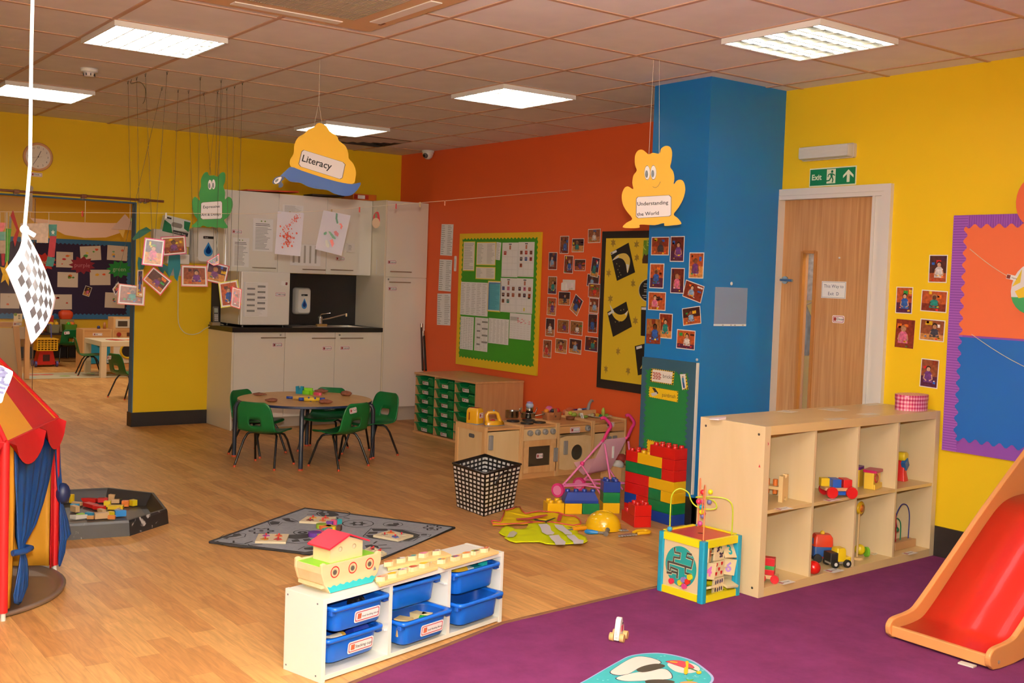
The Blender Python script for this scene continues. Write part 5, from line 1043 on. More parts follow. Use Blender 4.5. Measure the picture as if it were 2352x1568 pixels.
rowsW=[[(0,2,'b'),(2,2,'r')],[(0,2,'g'),(2,1,'r'),(3,1,'b')],[(0,1,'y'),(1,1,'g'),(2,2,'r')],[(0,2,'y'),(2,2,'r')],[(0,1,'r'),(1,2,'g'),(3,1,'g')],[(0,1,'r'),(1,2,'y'),(3,1,'r')],[(0,2,'r')]]
rown_=['lowest row','second row from the floor','third row from the floor','fourth row from the floor','fifth row from the floor','sixth row from the floor','top row']
posn={(0,2):'right half',(2,2):'left half',(2,1):'left of middle',(3,1):'left end',(0,1):'right end',(1,1):'right of middle',(1,2):'middle'}
for r_,row in enumerate(rowsW):
 for(u0,nu,c)in row:
  o_=wr+wd*(u0+nu)*U_;st=r_==6 or(r_==5 and u0>=1)
  brick(TR(o_ .x,o_ .y,r_*BH,wang),nu,c,'%s brick of the wall, %s, %s'%(BN[c],rown_[r_],posn[(u0,nu)]),st)
# red steps
s0=Vector((-.256,1.569,0));sa=math .radians(-22);
def rel(o,a,x,y):return o .x+x*math .cos(a)-y*math .sin(a),o .y+x*math .sin(a)+y*math .cos(a)
x,y=rel(s0,sa,-2*U_,0);brick(TR(x,y,0,sa),2,'r','lower red brick of the red steps behind the yellow helmet');x,y=rel(s0,sa,-U_,0);brick(TR(x,y,BH,sa),1,'r','upper red brick standing on the red step before wall')
# small row and tower
a0=Vector((-.786,1.344,0));ra=math .radians(62)
def rowb(k):return rel(a0,ra,k*U_,0)
x,y=rowb(0);brick(TR(x,y,0,ra+.08),1,'y','yellow brick with open studs beside the checked basket');x,y=rowb(1.02);brick(TR(x,y,0,ra),1,'y','yellow brick under the left half of blue sloping brick',False);x,y=rowb(2.04);brick(TR(x,y,0,ra),1,'g','green brick under the right half of blue sloping brick',False)
x,y=rowb(.98);brick(TR(x,y,BH,ra),2,'b','long blue sloping brick bridging yellow and green bricks',True,True)
tx,ty=-.64,1.665
for k,(c,lb)in enumerate((('y','yellow brick at the bottom of the small tower'),('g','green brick in the middle of the small tower'),('b','blue studded brick on top of the small tower'))):brick(TR(tx,ty,k*BH,math .radians(60)),1,c,lb,k==2)
# ---------------------------------------------------------------- vests, helmet, tools
Zv=Z(1120,1140,5.88)
def cloth(name,outline,mt,label,cat,z=.006,patches=(),lump=.0,edge=None,seed=1):
 t=None;b=MB();P=[PZ(*Zv(*q),z)for q in outline];R=random .Random(seed)
 bm=bmesh .new();vs_=[bm .verts .new(p)for p in P];f=bm .faces .new(vs_)
 bmesh .ops .triangulate(bm,faces=[f]);
 for _ in range(3):bmesh .ops .subdivide_edges(bm,edges=[e for e in bm .edges if e .calc_length()>.03],cuts=1,use_grid_fill=False);bmesh .ops .triangulate(bm,faces=bm .faces[:])
 from mathutils import noise
 for v in bm .verts:v .co .z=z+lump*(.5+.5*noise .noise(v .co*14+Vector((seed,0,0))))+lump*.5*abs(noise .noise(v .co*30))
 bm .verts .ensure_lookup_table();
 for i,v in enumerate(bm .verts):v .index=i
 b .add([tuple(v .co)for v in bm .verts],[tuple(v .index for v in fa .verts)for fa in bm .faces],mt,True);bm .free()
 o=b .obj(name,label=label,cat=cat);q=o .modifiers .new('s','SOLIDIFY');q .thickness=.004;q .offset=1
 for pts,pm,nm in patches:
  c=MB();
  if len(pts)>2 and pts[0]!='line':
   n=max(2,len(pts)//2);c .add([tuple(PZ(*Zv(*q),z+lump*1.25+.005))for q in pts],[tuple(range(len(pts)))],pm)
  c .obj(nm,o)
 if edge:c=MB();c .tube([tuple(p+Vector((0,0,lump*.7+.003)))for p in P+P[:1]],.0035,edge,6);c .obj('edging',o)
 return o
HV=m('e6ee10',.6,spec=.2);HR=m('f4f4f4',.35);YV=m('f4cc14',.6,spec=.2);CORAL=m('d8504a',.6)
cloth('safety_vest',[(50,350),(90,345),(170,360),(215,270),(230,200),(190,215),(330,185),(380,160),(435,160),(470,215),(510,250),(600,235),(700,215),(800,225),(960,238),(1060,275),(1180,285),(1235,320),(1260,365),(1250,395),(1160,410),(1050,395),(860,365),(680,360),(560,375),(430,385),(300,390),(150,395),(70,390)],YV,'yellow dress-up vest with red edging and straps beside basket','vest',.006,[([(380,295),(560,285),(700,250),(800,240),(820,250),(700,285),(560,310),(400,315)],CORAL,'red_stripe'),([(960,238),(1015,240),(985,330),(930,330)],CORAL,'red_stripe'),([(480,318),(620,330),(600,345),(500,328)],CORAL,'red_stripe'),([(615,305),(650,300),(700,315),(780,325),(860,300),(900,285),(930,288),(870,312),(800,340),(790,360),(770,335),(690,328),(640,322)],m('2a3a20',.7),'printed_mark')],.010,CORAL,3)
cloth('safety_vest',[(150,490),(200,430),(245,408),(290,415),(370,450),(460,445),(520,430),(545,400),(550,375),(800,365),(950,375),(1130,420),(1215,475),(1222,505),(1270,520),(1330,550),(1350,600),(1330,620),(1280,640),(1050,650),(900,648),(780,645),(700,620),(460,618),(380,628),(300,605),(225,565),(250,545),(190,515)],HV,'bright yellow high visibility vest with white reflective bands','vest',.008,[([(683,372),(800,366),(845,400),(860,455),(905,490),(880,512),(800,515),(735,480),(715,420)],HR,'reflective_band'),([(900,376),(1010,385),(1060,430),(1140,490),(1140,512),(1050,510),(1010,475),(960,450),(920,415)],HR,'reflective_band'),([(825,525),(960,515),(990,560),(1055,610),(1045,650),(920,650),(900,610),(860,575)],HR,'reflective_band'),([(1065,522),(1165,515),(1200,545),(1230,575),(1300,590),(1290,635),(1165,640),(1150,600),(1090,560)],HR,'reflective_band'),([(300,480),(350,460),(405,490),(350,545),(260,545)],m('d8d4b8',.5),'care_label')],.008,None,5)
hp=PZ(*Zv(1610,445),0);HY=m('f6c010',.18,spec=.5,coat=.5)
hp=Vector((-.32,1.385,0));t=thing('toy_helmet','shiny yellow toy builder helmet lying on the wood floor','helmet',TR(hp .x,hp .y,0,math .radians(215)))
b=MB();b .lathe([(.091,.004),(.093,.012),(.090,.035),(.082,.06),(.066,.083),(.042,.099),(.018,.105),(.001,.106)],HY,32,caps=False,sx=1.12);b .obj('shell',t)
b=MB();R0=[(1.12*.092*math .cos(a),.092*math .sin(a))for a in[k*PI/16 for k in range(32)]];R1_=[(x*1.07+(.055*max(0,math .cos(k*PI/16))**2),y*1.07)for k,(x,y)in enumerate(R0)]
b .add([(x,y,.008)for x,y in R0]+[(x,y,.005)for x,y in R1_],[(k,(k+1)%32,32+(k+1)%32,32+k)for k in range(32)],HY,True);b .obj('brim',t,solid=.004)
b=MB();b .tube([(1.12*.0925*math .cos(a)*math .sin(q),0,.107*math .cos(q)*.99+.0)for a,q in[(0,1.2),(0,.8),(0,.4)]]+[(0,0,.107)]+[(-1.12*.0925*math .sin(q),0,.107*math .cos(q))for q in(.4,.8,1.2)],.005,HY,8);b .obj('ridge',t)
b=MB();b .poly([(.108,-.012,.03),(.108,.012,.03),(.1,0,.052)],m('c85020',.4));b .obj('badge',t,solid=.002)
OR=m('f0a018',.4);GT=m('8a8580',.4,metal=.4)
a,c=PZ(*Zv(1150,440),.016),PZ(*Zv(1330,420),.016);t=thing('toy_screwdriver','toy screwdriver with lumpy orange handle beside the helmet','screwdriver',TR(a .x,a .y,.016,math .atan2((c-a).y,(c-a).x)))
L=(c-a).length;b=MB();b .tube([(L*k/8,0,0)for k in range(9)],.011,OR,10,rr=[.010,.014,.011,.014,.011,.014,.012,.014,.010]);b .obj('handle',t);MB().cyl((-.07,0,-.004),(.0,0,0),.004,m('8aa0c0',.3,metal=.6),8).obj('blade',t)
a,c=PZ(*Zv(1310,470),.014),PZ(*Zv(1640,500),.014);t=thing('toy_hammer','toy hammer with blue handle and grey head on the floor','hammer',TR(a .x,a .y,.014,math .atan2((c-a).y,(c-a).x)))
L=(c-a).length;b=MB();b .tube([(0,0,0),(L*.08,0,0),(L*.3,0,0),(L*.55,0,0)],.012,m('1a7cc0',.35),12,rr=[.006,.0135,.0135,.009]);b .obj('handle',t);MB().tube([(L*.52,0,0),(L*.9,0,0)],.008,m('6c675f',.4),10).obj('neck',t)
b=MB();b .tube([(L*.9,-.03,.004),(L*.9,-.005,.008),(L*.9,.02,.01),(L*.9,.036,.012)],.013,m('6c675f',.4),12,rr=[.015,.011,.012,.014]);b .obj('head',t)
a,c=PZ(*Zv(1640,462),.006),PZ(*Zv(1890,455),.006);t=thing('toy_spanner','grey toothed toy spanner lying behind the toy hammer','spanner',TR(a .x,a .y,.004,math .atan2((c-a).y,(c-a).x)))
L=(c-a).length;b=MB();b .prism([(0,-.006)]+[(L*.7*k/12,-.008 if k%2 else-.005)for k in range(1,12)]+[(L*.7,-.006),(L*.78,-.016),(L,-.014),(L*.9,-.004),(L*.9,.004),(L,.014),(L*.78,.016),(L*.7,.006),(0,.006)],0,.008,m('8d8f92',.35,metal=.4));b .obj('body',t)
a,c=PZ(*Zv(1750,525),.01),PZ(*Zv(2185,490),.01);t=thing('toy_saw','toy saw with grey blade and yellow handle by the red steps','saw',TR(a .x,a .y,.006,math .atan2((c-a).y,(c-a).x)))
L=(c-a).length;b=MB();b .prism([(0,-.012)]+[(L*.6*k/14,-.018 if k%2 else-.011)for k in range(1,14)]+[(L*.6,-.014),(L*.58,.03),(.01,.008)],0,.005,m('9a948c',.35,metal=.4));b .text('tools',L*.2,-.002,.022,m('b03030'),.0055);b .obj('blade',t)
b=MB();b .tube(smooth([(L*.56,.02,.006),(L*.7,.032,.012),(L*.95,.03,.012),(L,.0,.012),(L*.9,-.02,.012),(L*.7,-.018,.012),(L*.58,-.012,.008)],4),.010,m('f4b814',.35),10);b .obj('handle',t)
# ---------------------------------------------------------------- grey rug and things on it
rc=[Vector((-1.045,-.702,0)),Vector((-.298,-.146,0)),Vector((-.724,.616,0)),Vector((-1.559,.093,0))]
Zr=Z(460,1140,3.92)
RG=m('9a9ca0',.95,var=.08,nscale=60,bump=.6,bscale=500);RK=m('3a3836',.95);RKL=m('2a2624',.9)
c0=sum(rc,Vector((0,0,0)))/4;t=thing('play_rug','grey rug with black printed shapes and black bound edge','rug',TR(c0 .x,c0 .y,0))
b=MB();b .prism([(q .x-c0 .x,q .y-c0 .y)for q in rc],.001,.007,RG);b .obj('pile',t)
b=MB();b .tube([tuple(q-c0+Vector((0,0,.005)))for q in rc+rc[:1]],.008,RKL,8);b .obj('bound_edge',t)
def rp(pts):return[(PZ(*Zr(*q),.007).x-c0 .x,PZ(*Zr(*q),.007).y-c0 .y)for q in pts]
def rugring(cx,cy,rx,ry,n=20):return[(cx+rx*math .cos(2*PI*k/n),cy+ry*math .sin(2*PI*k/n))for k in range(n)]
b=MB();zz=.0078
def fl(pts,mt=RK,z=zz):b .poly(rp(pts),mt,z)
def ln(pts,wd=.006):b .stroke(rp(pts),wd,RKL,zz+.0004)
fl([(1060,150),(1110,130),(1180,135),(1240,155),(1250,172),(1180,182),(1100,178)]);[fl(rugring(x,y,20,8,10),RG,zz+.0006)for x,y in((1125,142),(1140,160))];ln(rugring(1200,155,150,32)+rugring(1200,155,150,32)[:1],.008)
for p_,q_ in(((975,135),(1050,138)),((960,162),(1055,160)),((1290,190),(1345,202)),((1235,190),(1240,215))):ln([p_,q_],.010)
fl([(620,235),(650,222),(720,228),(705,250),(640,255)]);fl([(730,200),(800,195),(815,215),(870,222),(830,232),(770,222)]);ln([(610,232),(640,212),(730,190),(820,200),(880,225),(840,240),(740,235),(700,262),(630,262),(610,232)],.005)
def flower(cx,cy,rx,ry):ln([(cx+rx*(1+.25*math .cos(6*a))*math .cos(a),cy+ry*(1+.25*math .cos(6*a))*math .sin(a))for a in[k*PI/18 for k in range(37)]],.010)
flower(550,312,90,22);flower(2090,282,65,20);fl(rugring(550,310,22,6,10));fl(rugring(2080,285,25,7,10))
ln(rugring(1420,245,140,32)+rugring(1420,245,140,32)[:1],.006);fl([(1420+55*(1.6 if k%2==0 else .95)*math .cos(k*PI/6),245+13*(1.6 if k%2==0 else .95)*math .sin(k*PI/6))for k in range(12)]);fl(rugring(1420,245,28,9,12),RG,zz+.0006)
fl([(1670,258),(1700,248),(1740,250),(1735,240),(1780,238),(1795,252),(1760,268),(1700,266)]);ln(rugring(1735,252,88,22)+rugring(1735,252,88,22)[:1],.004)
fl([(1540,290),(1680,293),(1700,310),(1560,312)]);fl([(1520,320),(1600,318),(1590,335),(1500,338)]);fl([(1480,345),(1700,350),(1830,390),(1800,408),(1520,370)]);fl([(1700,296),(1820,300),(1980,345),(1960,370),(1880,400),(1820,400),(1900,350)]);ln([(1465,360),(1540,285),(1830,300),(1960,325),(2080,345),(2060,362),(1980,362),(1920,400),(1800,412),(1620,390),(1465,360)],.006)
fl([(1990,340),(2040,340),(2040,350),(1985,350)])
ln(rugring(920,325,80,22)+rugring(920,325,80,22)[:1],.006);fl(rugring(920,325,45,12));fl(rugring(920,325,16,4,10),RG,zz+.0006)
fl([(800,345),(980,335),(1010,352),(960,375),(860,385),(790,375)]);fl([(820,392),(880,385),(900,405),(830,410)]);fl([(920,385),(980,378),(1010,395),(940,402)]);ln([(770,410),(860,425),(960,415),(1050,385)],.006)
ln([(150,385),(215,345),(330,322),(410,340),(400,365),(300,385),(150,385)],.005);fl([(200,375),(240,360),(290,352),(300,338),(350,332),(375,350),(320,362),(260,370),(240,382)])
fl([(190,428),(300,425),(420,440),(460,460),(380,462),(260,445)]);ln([(180,430),(300,418),(430,430),(470,465)],.006)
for p_,q_ in(((150,402),(200,430)),((300,398),(300,420)),((400,425),(475,402)),((450,440),(560,428)),((470,458),(580,458)),((430,450),(470,448))):ln([p_,q_],.010)
fl([(930,462),(1010,455),(1060,470),(1000,482),(940,478)]);fl([(900,508),(1000,490),(1060,500),(1000,520),(920,520)]);ln([(880,480),(940,450),(1030,450),(1060,475)],.005)
fl([(1480,440),(1540,432),(1600,445),(1610,465),(1500,470)]);[ln([p_,q_],.010)for p_,q_ in(((1560,425),(1590,405)),((1600,440),(1680,436)),((1610,468),(1720,466)))]
b .obj('printed_pattern',t)
def peg_puzzle(pts,lb,colors,seed):
 P=[PZ(*Zr(*q),.018)for q in pts];cc_=sum(P,Vector((0,0,0)))/4;t=thing('peg_puzzle',lb,'puzzle',TR(cc_ .x,cc_ .y,.0085));L=[(q .x-cc_ .x,q .y-cc_ .y)for q in P]
 MB().prism(L,0,.012,m('e8d8b0',.5)).obj('board',t,bev=.001);R=random .Random(seed);ml=lambda s,q:tuple(Vector(L[0]).lerp(Vector(L[1]),s).lerp(Vector(L[3]).lerp(Vector(L[2]),s),q))
 for i,(s,q)in enumerate(((.28,.3),(.72,.28),(.28,.72),(.72,.7))):
  x,y=ml(s,q);b=MB();b .prism([(x+.03*(1 if k%2 else .7)*math .cos(k*PI/5)*R .uniform(.6,1.1),y+.022*(1 if k%2 else .7)*math .sin(k*PI/5)*R .uniform(.8,1.2))for k in range(10)],.012,.0145,m(colors[i],.5));pc=b .obj('puzzle_piece',t)
  MB().lathe([(.003,.0145),(.003,.019),(.0055,.022),(.0045,.026),(.001,.027)],m('c8202c',.4),10,c=(x,y,0),caps=False).obj('knob',pc)
peg_puzzle([(890,225),(960,180),(1225,185),(1160,240)],'peg puzzle board at the back corner of the grey rug',['6a4434','e8a838','e89040','d86030'],1)
peg_puzzle([(492,405),(525,337),(800,340),(770,412)],'peg puzzle board at the left on the grey rug',['c88a28','a8509c','c05040','e07040'],2)
peg_puzzle([(1555,350),(1690,308),(1920,348),(1780,392)],'peg puzzle board at the right on the grey rug',['b8b098','e08838','6a78b8','d0c8b0'],3)
peg_puzzle([(1480,475),(1530,452),(1680,510),(1640,530)],'peg puzzle board at the front of rug behind the ark',['c8b890','d8c8a0','a8b8a0','d8c8a0'],4)
BL=[((1090,275),'8fb02c','round',.03,'green wooden puzzle piece behind the caterpillar pieces'),((1125,285),'e8763c','blob',.035,'orange wooden piece in the caterpillar pile'),((1175,290),'f0c818','blob',.035,'yellow wooden piece in the caterpillar pile'),((1165,258),'7a4aa0','box',.018,'purple wooden piece at the top of the caterpillar pile'),((1205,245),'e05880','box',.018,'pink wooden piece beside the teal one on rug'),((1243,240),'3cb0b8','box',.018,'teal wooden piece at the far end of the pile'),((1250,298),'5a3a2c','box',.02,'brown wooden piece right of the yellow one'),((1030,350),'6a3c94','round',.036,'large purple wooden disc at the left of the pile'),((1080,340),'e0588c','blob',.04,'pink wooden shape beside the purple disc'),((1095,365),'9cc030','blob',.028,'lime wooden shape behind the ark roof'),((1140,312),'5aa890','blob',.03,'sea green wooden shape behind the ark roof'),((1045,435),'1c8050','round',.028,'green wooden caterpillar disc, rear one'),((1075,460),'14683c','round',.028,'dark green wooden caterpillar disc, front one')]
for i,((x,y),c,k,r,lb)in enumerate(BL):
 p=PZ(*Zr(x,y),.012);b=MB();R=random .Random(i)
 if k=='box':b .box(-r,r,-r*.6,r*.6,0,.026,m(c,.4))
 elif k=='round':b .prism([(r*math .cos(a*PI/10),r*math .sin(a*PI/10))for a in range(20)],0,.022,m(c,.4),mtop=m('d8d0b8',.5)if 'disc,' in lb and 'green' in lb else None)
 else:b .prism([(r*(1+.2*math .cos(3*a))*math .cos(a),r*.7*(1+.2*math .sin(2*a))*math .sin(a))for a in[k2*PI/10 for k2 in range(20)]],0,.02,m(c,.4))
 b .obj('wooden_piece',M=TR(p .x,p .y,.0085,R .uniform(0,3)),label=lb,cat='puzzle piece',group='loose wooden pieces on the rug')
# ---------------------------------------------------------------- black play tray with blocks
tc_=Vector((-1.895,-1.16));ta=math .radians(-10.4);ls,ss=.48,.335;hh=ls/2+ss*math .cos(PI/4)
oc=[(-ls/2,hh),(ls/2,hh),(hh,ls/2),(hh,-ls/2),(ls/2,-hh),(-ls/2,-hh),(-hh,-ls/2),(-hh,ls/2)]
def wear_mat():
 M=m('1d1b1c',.45,spec=.5);
 if len(M .node_tree .nodes)<4:
  nt=M .node_tree;bs=nt .nodes['Principled BSDF'];tc2=nt .nodes .new('ShaderNodeTexCoord');n=nt .nodes .new('ShaderNodeTexNoise');n .inputs['Scale'].default_value=9;n .inputs['Detail'].default_value=8;n .inputs['Distortion'].default_value=1.5
  r=nt .nodes .new('ShaderNodeValToRGB');r .color_ramp .elements[0].position=.60;r .color_ramp .elements[0].color=(.013,.012,.013,1);r .color_ramp .elements[1].position=.66;r .color_ramp .elements[1].color=(.45,.42,.40,1)
  nt .links .new(tc2 .outputs['Object'],n .inputs[0]);nt .links .new(n .outputs[0],r .inputs[0]);nt .links .new(r .outputs[0],bs .inputs['Base Color'])
 return M
BT=m('2b2724',.5,spec=.45);
t=thing('play_tray','large black octagonal play tray holding coloured wooden blocks','tray',TR(tc_ .x,tc_ .y,0,ta))
O=lambda f,z:[(x*f,y*f,z)for x,y in oc]
b=MB();b .loft([O(1.0,0),O(.985,.07),O(.975,.082)],wear_mat(),cap0=True,cap1=False,smooth=False);b .loft([O(.975,.082),O(.945,.082),O(.93,.07),O(.87,.012),O(.80,.008)],BT,cap0=False,cap1=False,smooth=False);b .add(O(.80,.008),[tuple(range(8))],m('4a4038',.45));b .obj('tray_body',t)
Zt2=Z(140,1100,9.046)
NAT='d8b07c'
TBK=[((225,440),'f0c818','tall',(.022,.022,.05)),((350,400),'f4d818','tri',(.05,.03,.04)),((520,375),'3a8cc8','tri',(.05,.035,.042)),((590,450),'c82018','box',(.09,.03,.022)),((870,455),'c82018','box',(.055,.03,.025)),((905,410),NAT,'box',(.055,.022,.02)),((1075,410),NAT,'box',(.038,.035,.04)),((1135,475),NAT,'box',(.045,.028,.022)),((1430,420),'c82018','tri',(.07,.03,.02)),((1335,460),'7cb82c','box',(.05,.02,.02)),((1340,530),'e87c28','box',(.04,.034,.034)),((1500,515),'f0d018','box',(.038,.032,.034)),((1650,460),NAT,'box',(.034,.024,.02)),((965,540),'f0d018','box',(.038,.032,.034)),((620,560),'c82018','box',(.10,.04,.022)),((335,525),NAT,'box',(.06,.022,.02)),((290,555),'3a94b8','box',(.05,.02,.016)),((290,640),NAT,'box',(.058,.026,.034)),((800,610),'c82018','box',(.065,.035,.022)),((1140,600),'e8c018','box',(.085,.04,.022)),((845,670),NAT,'box',(.055,.024,.018)),((1190,675),NAT,'tri',(.04,.022,.03)),((430,745),'8cc828','tri',(.05,.04,.014)),((370,800),'e8dcc8','wedge',(.09,.035,.022)),((600,760),'3a94b8','box',(.05,.022,.026)),((615,810),'d89c5c','box',(.036,.02,.018)),((845,780),NAT,'box',(.075,.034,.032)),((1060,735),'f0d018','box',(.05,.03,.022)),((1055,808),'e88838','box',(.04,.02,.02)),((1245,745),'2c84c8','arch',(.06,.03,.034))]
cnm={'f0c818':'yellow','f4d818':'yellow','3a8cc8':'blue','c82018':'red',NAT:'natural wood','7cb82c':'green','e87c28':'orange','f0d018':'yellow','3a94b8':'blue','8cc828':'lime green','e8dcc8':'white','d89c5c':'tan','e8c018':'yellow','e88838':'orange','2c84c8':'blue'}
shn={'tall':'upright','tri':'triangular','box':'oblong','wedge':'wedge','arch':'quarter round'}
used={}
for i,((x,y),c,k,(a_,b_,h_))in enumerate(TBK):
 p=PZ(*Zt2(x,y),.012+h_*.3);b=MB();mt=m(c,.5)
 if k in('box','tall'):b .box(-a_/2,a_/2,-b_/2,b_/2,0,h_,mt)
 elif k=='tri' and h_>.025:b .add([(-a_/2,-b_/2,0),(a_/2,-b_/2,0),(a_/2,b_/2,0),(-a_/2,b_/2,0),(-a_*.14,-b_/2,h_),(a_*.14,-b_/2,h_),(a_*.14,b_/2,h_),(-a_*.14,b_/2,h_)],[(3,2,1,0),(4,5,6,7),(0,1,5,4),(1,2,6,5),(2,3,7,6),(3,0,4,7)],mt)
 elif k=='tri':b .prism([(-a_/2,-b_/2),(a_/2,-b_/2),(0,b_/2)],0,h_,mt)
 elif k=='wedge':b .prism([(-a_/2,b_/2),(-a_*.2,-b_/2),(a_/2,-b_*.2)],0,h_,mt)
 else:b .prism([(-a_/2,0)]+arc(-a_/2,0,a_,0,PI/2,8,ry=a_*.7)[::1],0,h_,mt)
 far='towards the back' if y<460 else('towards the front' if y>640 else 'half way back');side='far left' if x<360 else('left' if x<650 else('middle' if x<1000 else('right of middle' if x<1300 else 'right')))
 lb='%s %s wooden block in the tray, %s, %s'%(cnm[c],shn[k],side,far)
 b .obj('wooden_block',M=TR(p .x,p .y,.013,math .radians((30+i*23)%70+15)),label=lb,cat='wooden block',group='wooden blocks in the black play tray',bev=.001)
# ---------------------------------------------------------------- circus tent
ctr=Vector((-.74,-2.035));fn=Vector((.19,.34)).normalized();tn=Vector((-fn .y,fn .x));ang=math .atan2(fn .y,fn .x);hw=.365;ap=.385
RD=m('c8181c',.5,bump=.4,bscale=25);YO=m('e8a22c',.5,bump=.5,bscale=25);BLc=m('0f3f7c',.45,bump=.6,bscale=18,spec=.5)
t=thing('play_tent','circus play tent with striped roof and tied blue curtains','play tent',TR(ctr .x,ctr .y,0,ang))
EZ,AZ=.715,1.25
# local: +x is the front face normal; +y runs towards the corner P1
cor=[(ap,-hw),(ap,hw),(-ap,hw),(-ap,-hw)]
for k in range(4):
 (x0,y0),(x1,y1)=cor[k],cor[(k+1)%4];P=lambda s:(x0+(x1-x0)*s,y0+(y1-y0)*s,EZ)
 cols=[YO,RD,YO]if k==0 else[RD,YO,RD];st=(0,.5,.955,1)if k==0 else(0,.33,.66,1)
 b=MB()
 for i in range(3):b .add([P(st[i]),P(st[i+1]),(0,0,AZ)],[(0,1,2)],cols[i])
 b .obj('roof_panel',t)
 d=Vector((x1-x0,y1-y0,0)).normalized();nrm=Vector((d .y,-d .x,0))
 b=MB();S=[(0,.56),(.57,1.0)]
 for(a,c)in S:
  n=10;top=[Vector(P(a+(c-a)*i/n))+nrm*.012 for i in range(n+1)];bot=[top[i]+nrm*.03+Vector((0,0,-.012-.105*max(0,math .sin(PI*i/n))**.55))for i in range(n+1)]
  b .add([tuple(q)for q in top+bot],[(i,n+1+i,n+2+i,i+1)for i in range(n)],RD,True)
 b .tube([tuple(Vector(P(0))+nrm*.006),tuple(Vector(P(1))+nrm*.006)],.006,RD,6);b .obj('valance',t)
for k in range(4):x,y=cor[k];MB().tube([(x*1.0,y,EZ+.003),(0,0,AZ+.004)],.010,RD,6).obj('roof_seam',t)
for k,(x,y)in enumerate(cor):
 b=MB();b .tube([(x*.995,y*.995,.032),(x*.99,y*.99,EZ)],.020,RD,8);b .obj('pole_sleeve',t);MB().cyl((x*1.005,y*1.005,0),(x*.995,y*.995,.09),.010,m('e8e2d8',.4),10).obj('pole_foot',t)
# walls: left of the front is red with a yellow-orange strip, inside is orange
def wall(x0,y0,x1,y1,z0,z1,mt,nm,wob=.008,seed=0):
 b=MB();n,k=14,8;d=Vector((x1-x0,y1-y0,0)).normalized();nr=Vector((d .y,-d .x,0));V=[]
 for j in range(k+1):
  for i in range(n+1):
   s=i/n;q=Vector((x0+(x1-x0)*s,y0+(y1-y0)*s,z0+(z1-z0)*j/k))+nr*wob*math .sin(s*11+seed+j*.6);V .append(tuple(q))
 b .add(V,[(j*(n+1)+i,j*(n+1)+i+1,(j+1)*(n+1)+i+1,(j+1)*(n+1)+i)for j in range(k)for i in range(n)],mt,True);return b .obj(nm,t,solid=.003)
wall(-ap,-hw,ap,-hw,.03,EZ,RD,'side_wall',.004);wall(ap,hw,-ap,hw,.03,EZ,RD,'side_wall',.004);wall(-ap,hw,-ap,-hw,.03,EZ,YO,'back_wall',.006)
wall(ap,-hw+.012,ap,-hw+.105,.03,EZ-.01,YO,'front_strip',.005,1);wall(ap-.004,hw-.06,ap,hw,.03,EZ-.01,RD,'door_edge',.002);wall(ap-.30,hw-.012,ap-.02,hw-.012,.03,EZ-.02,YO,'inner_strip',.005,2)
def curtain(path,nm,off=.003,mt=BLc,folds=5):
 """rows of (z, y0, y1): gathered cloth"""
 b=MB();n=22;V=[];k=len(path)
 for j,(z,ya,yb,xo)in enumerate(path):
  for i in range(n+1):
   s=i/n;w=abs(yb-ya);V .append((ap+off+xo+.010*math .sin(s*PI*2*folds+j*.35)*min(1,w*6),ya+(yb-ya)*s,z+.0*s))
 b .add(V,[(j*(n+1)+i,j*(n+1)+i+1,(j+1)*(n+1)+i+1,(j+1)*(n+1)+i)for j in range(k-1)for i in range(n)],mt,True);return b .obj(nm,t,solid=.004)
y0=-hw+.10
curtain([(EZ-.02,y0,hw-.015,0),(.62,y0,hw-.03,0),(.54,y0,hw-.09,0),(.46,y0,.20,.004),(.38,y0,.10,.008),(.31,y0+.005,-.02,.012),(.265,y0+.01,y0+.09,.02),(.25,y0+.01,y0+.06,.026),(.235,y0+.01,y0+.055,.03),(.20,y0+.0,y0+.08,.03),(.14,y0-.02,y0+.105,.028),(.085,y0-.04,y0+.11,.026),(.05,y0-.03,y0+.06,.024),(.030,y0+.015,y0+.045,.022)],'curtain')
MB().tube([(ap+.02,y0-.055,.26),(ap+.055,y0-.01,.258),(ap+.06,y0+.05,.255),(ap+.02,y0+.085,.25)],.013,BLc,8).obj('curtain_tie',t)
y1=hw-.01
curtain([(EZ-.02,y1-.035,y1+.045,0),(.58,y1-.03,y1+.05,.0),(.48,y1-.02,y1+.05,.004),(.40,y1-.02,y1+.045,.012),(.345,y1-.015,y1+.05,.02),(.315,y1,y1+.035,.02),(.28,y1-.01,y1+.06,.022),(.22,y1-.015,y1+.10,.026),(.15,y1-.02,y1+.135,.03),(.135,y1-.02,y1+.07,.03),(.08,y1-.025,y1+.055,.028),(.045,y1-.02,y1+.02,.026),(.030,y1-.015,y1,.026)],'curtain',folds=3)
MB().ball((ap+.03,y1+.015,.365),.045,m('0a1c44',.5),10,7,(.8,.8,1.1)).obj('curtain_knot',t)
ct=Vector((-.742,-2.035));t=thing('round_tray','round grey shallow tray sticking out from under the tent','tray',TR(-.742,-2.03,0));b=MB();b .lathe([(.001,.003),(.46,.003),(.475,.006),(.49,.020),(.503,.023),(.512,.018),(.508,.004),(.49,.0015),(.001,.0015)],m('7c6a5c',.35,metal=.35,var=.15,nscale=5),64,caps=False);b .obj('tray_dish',t)
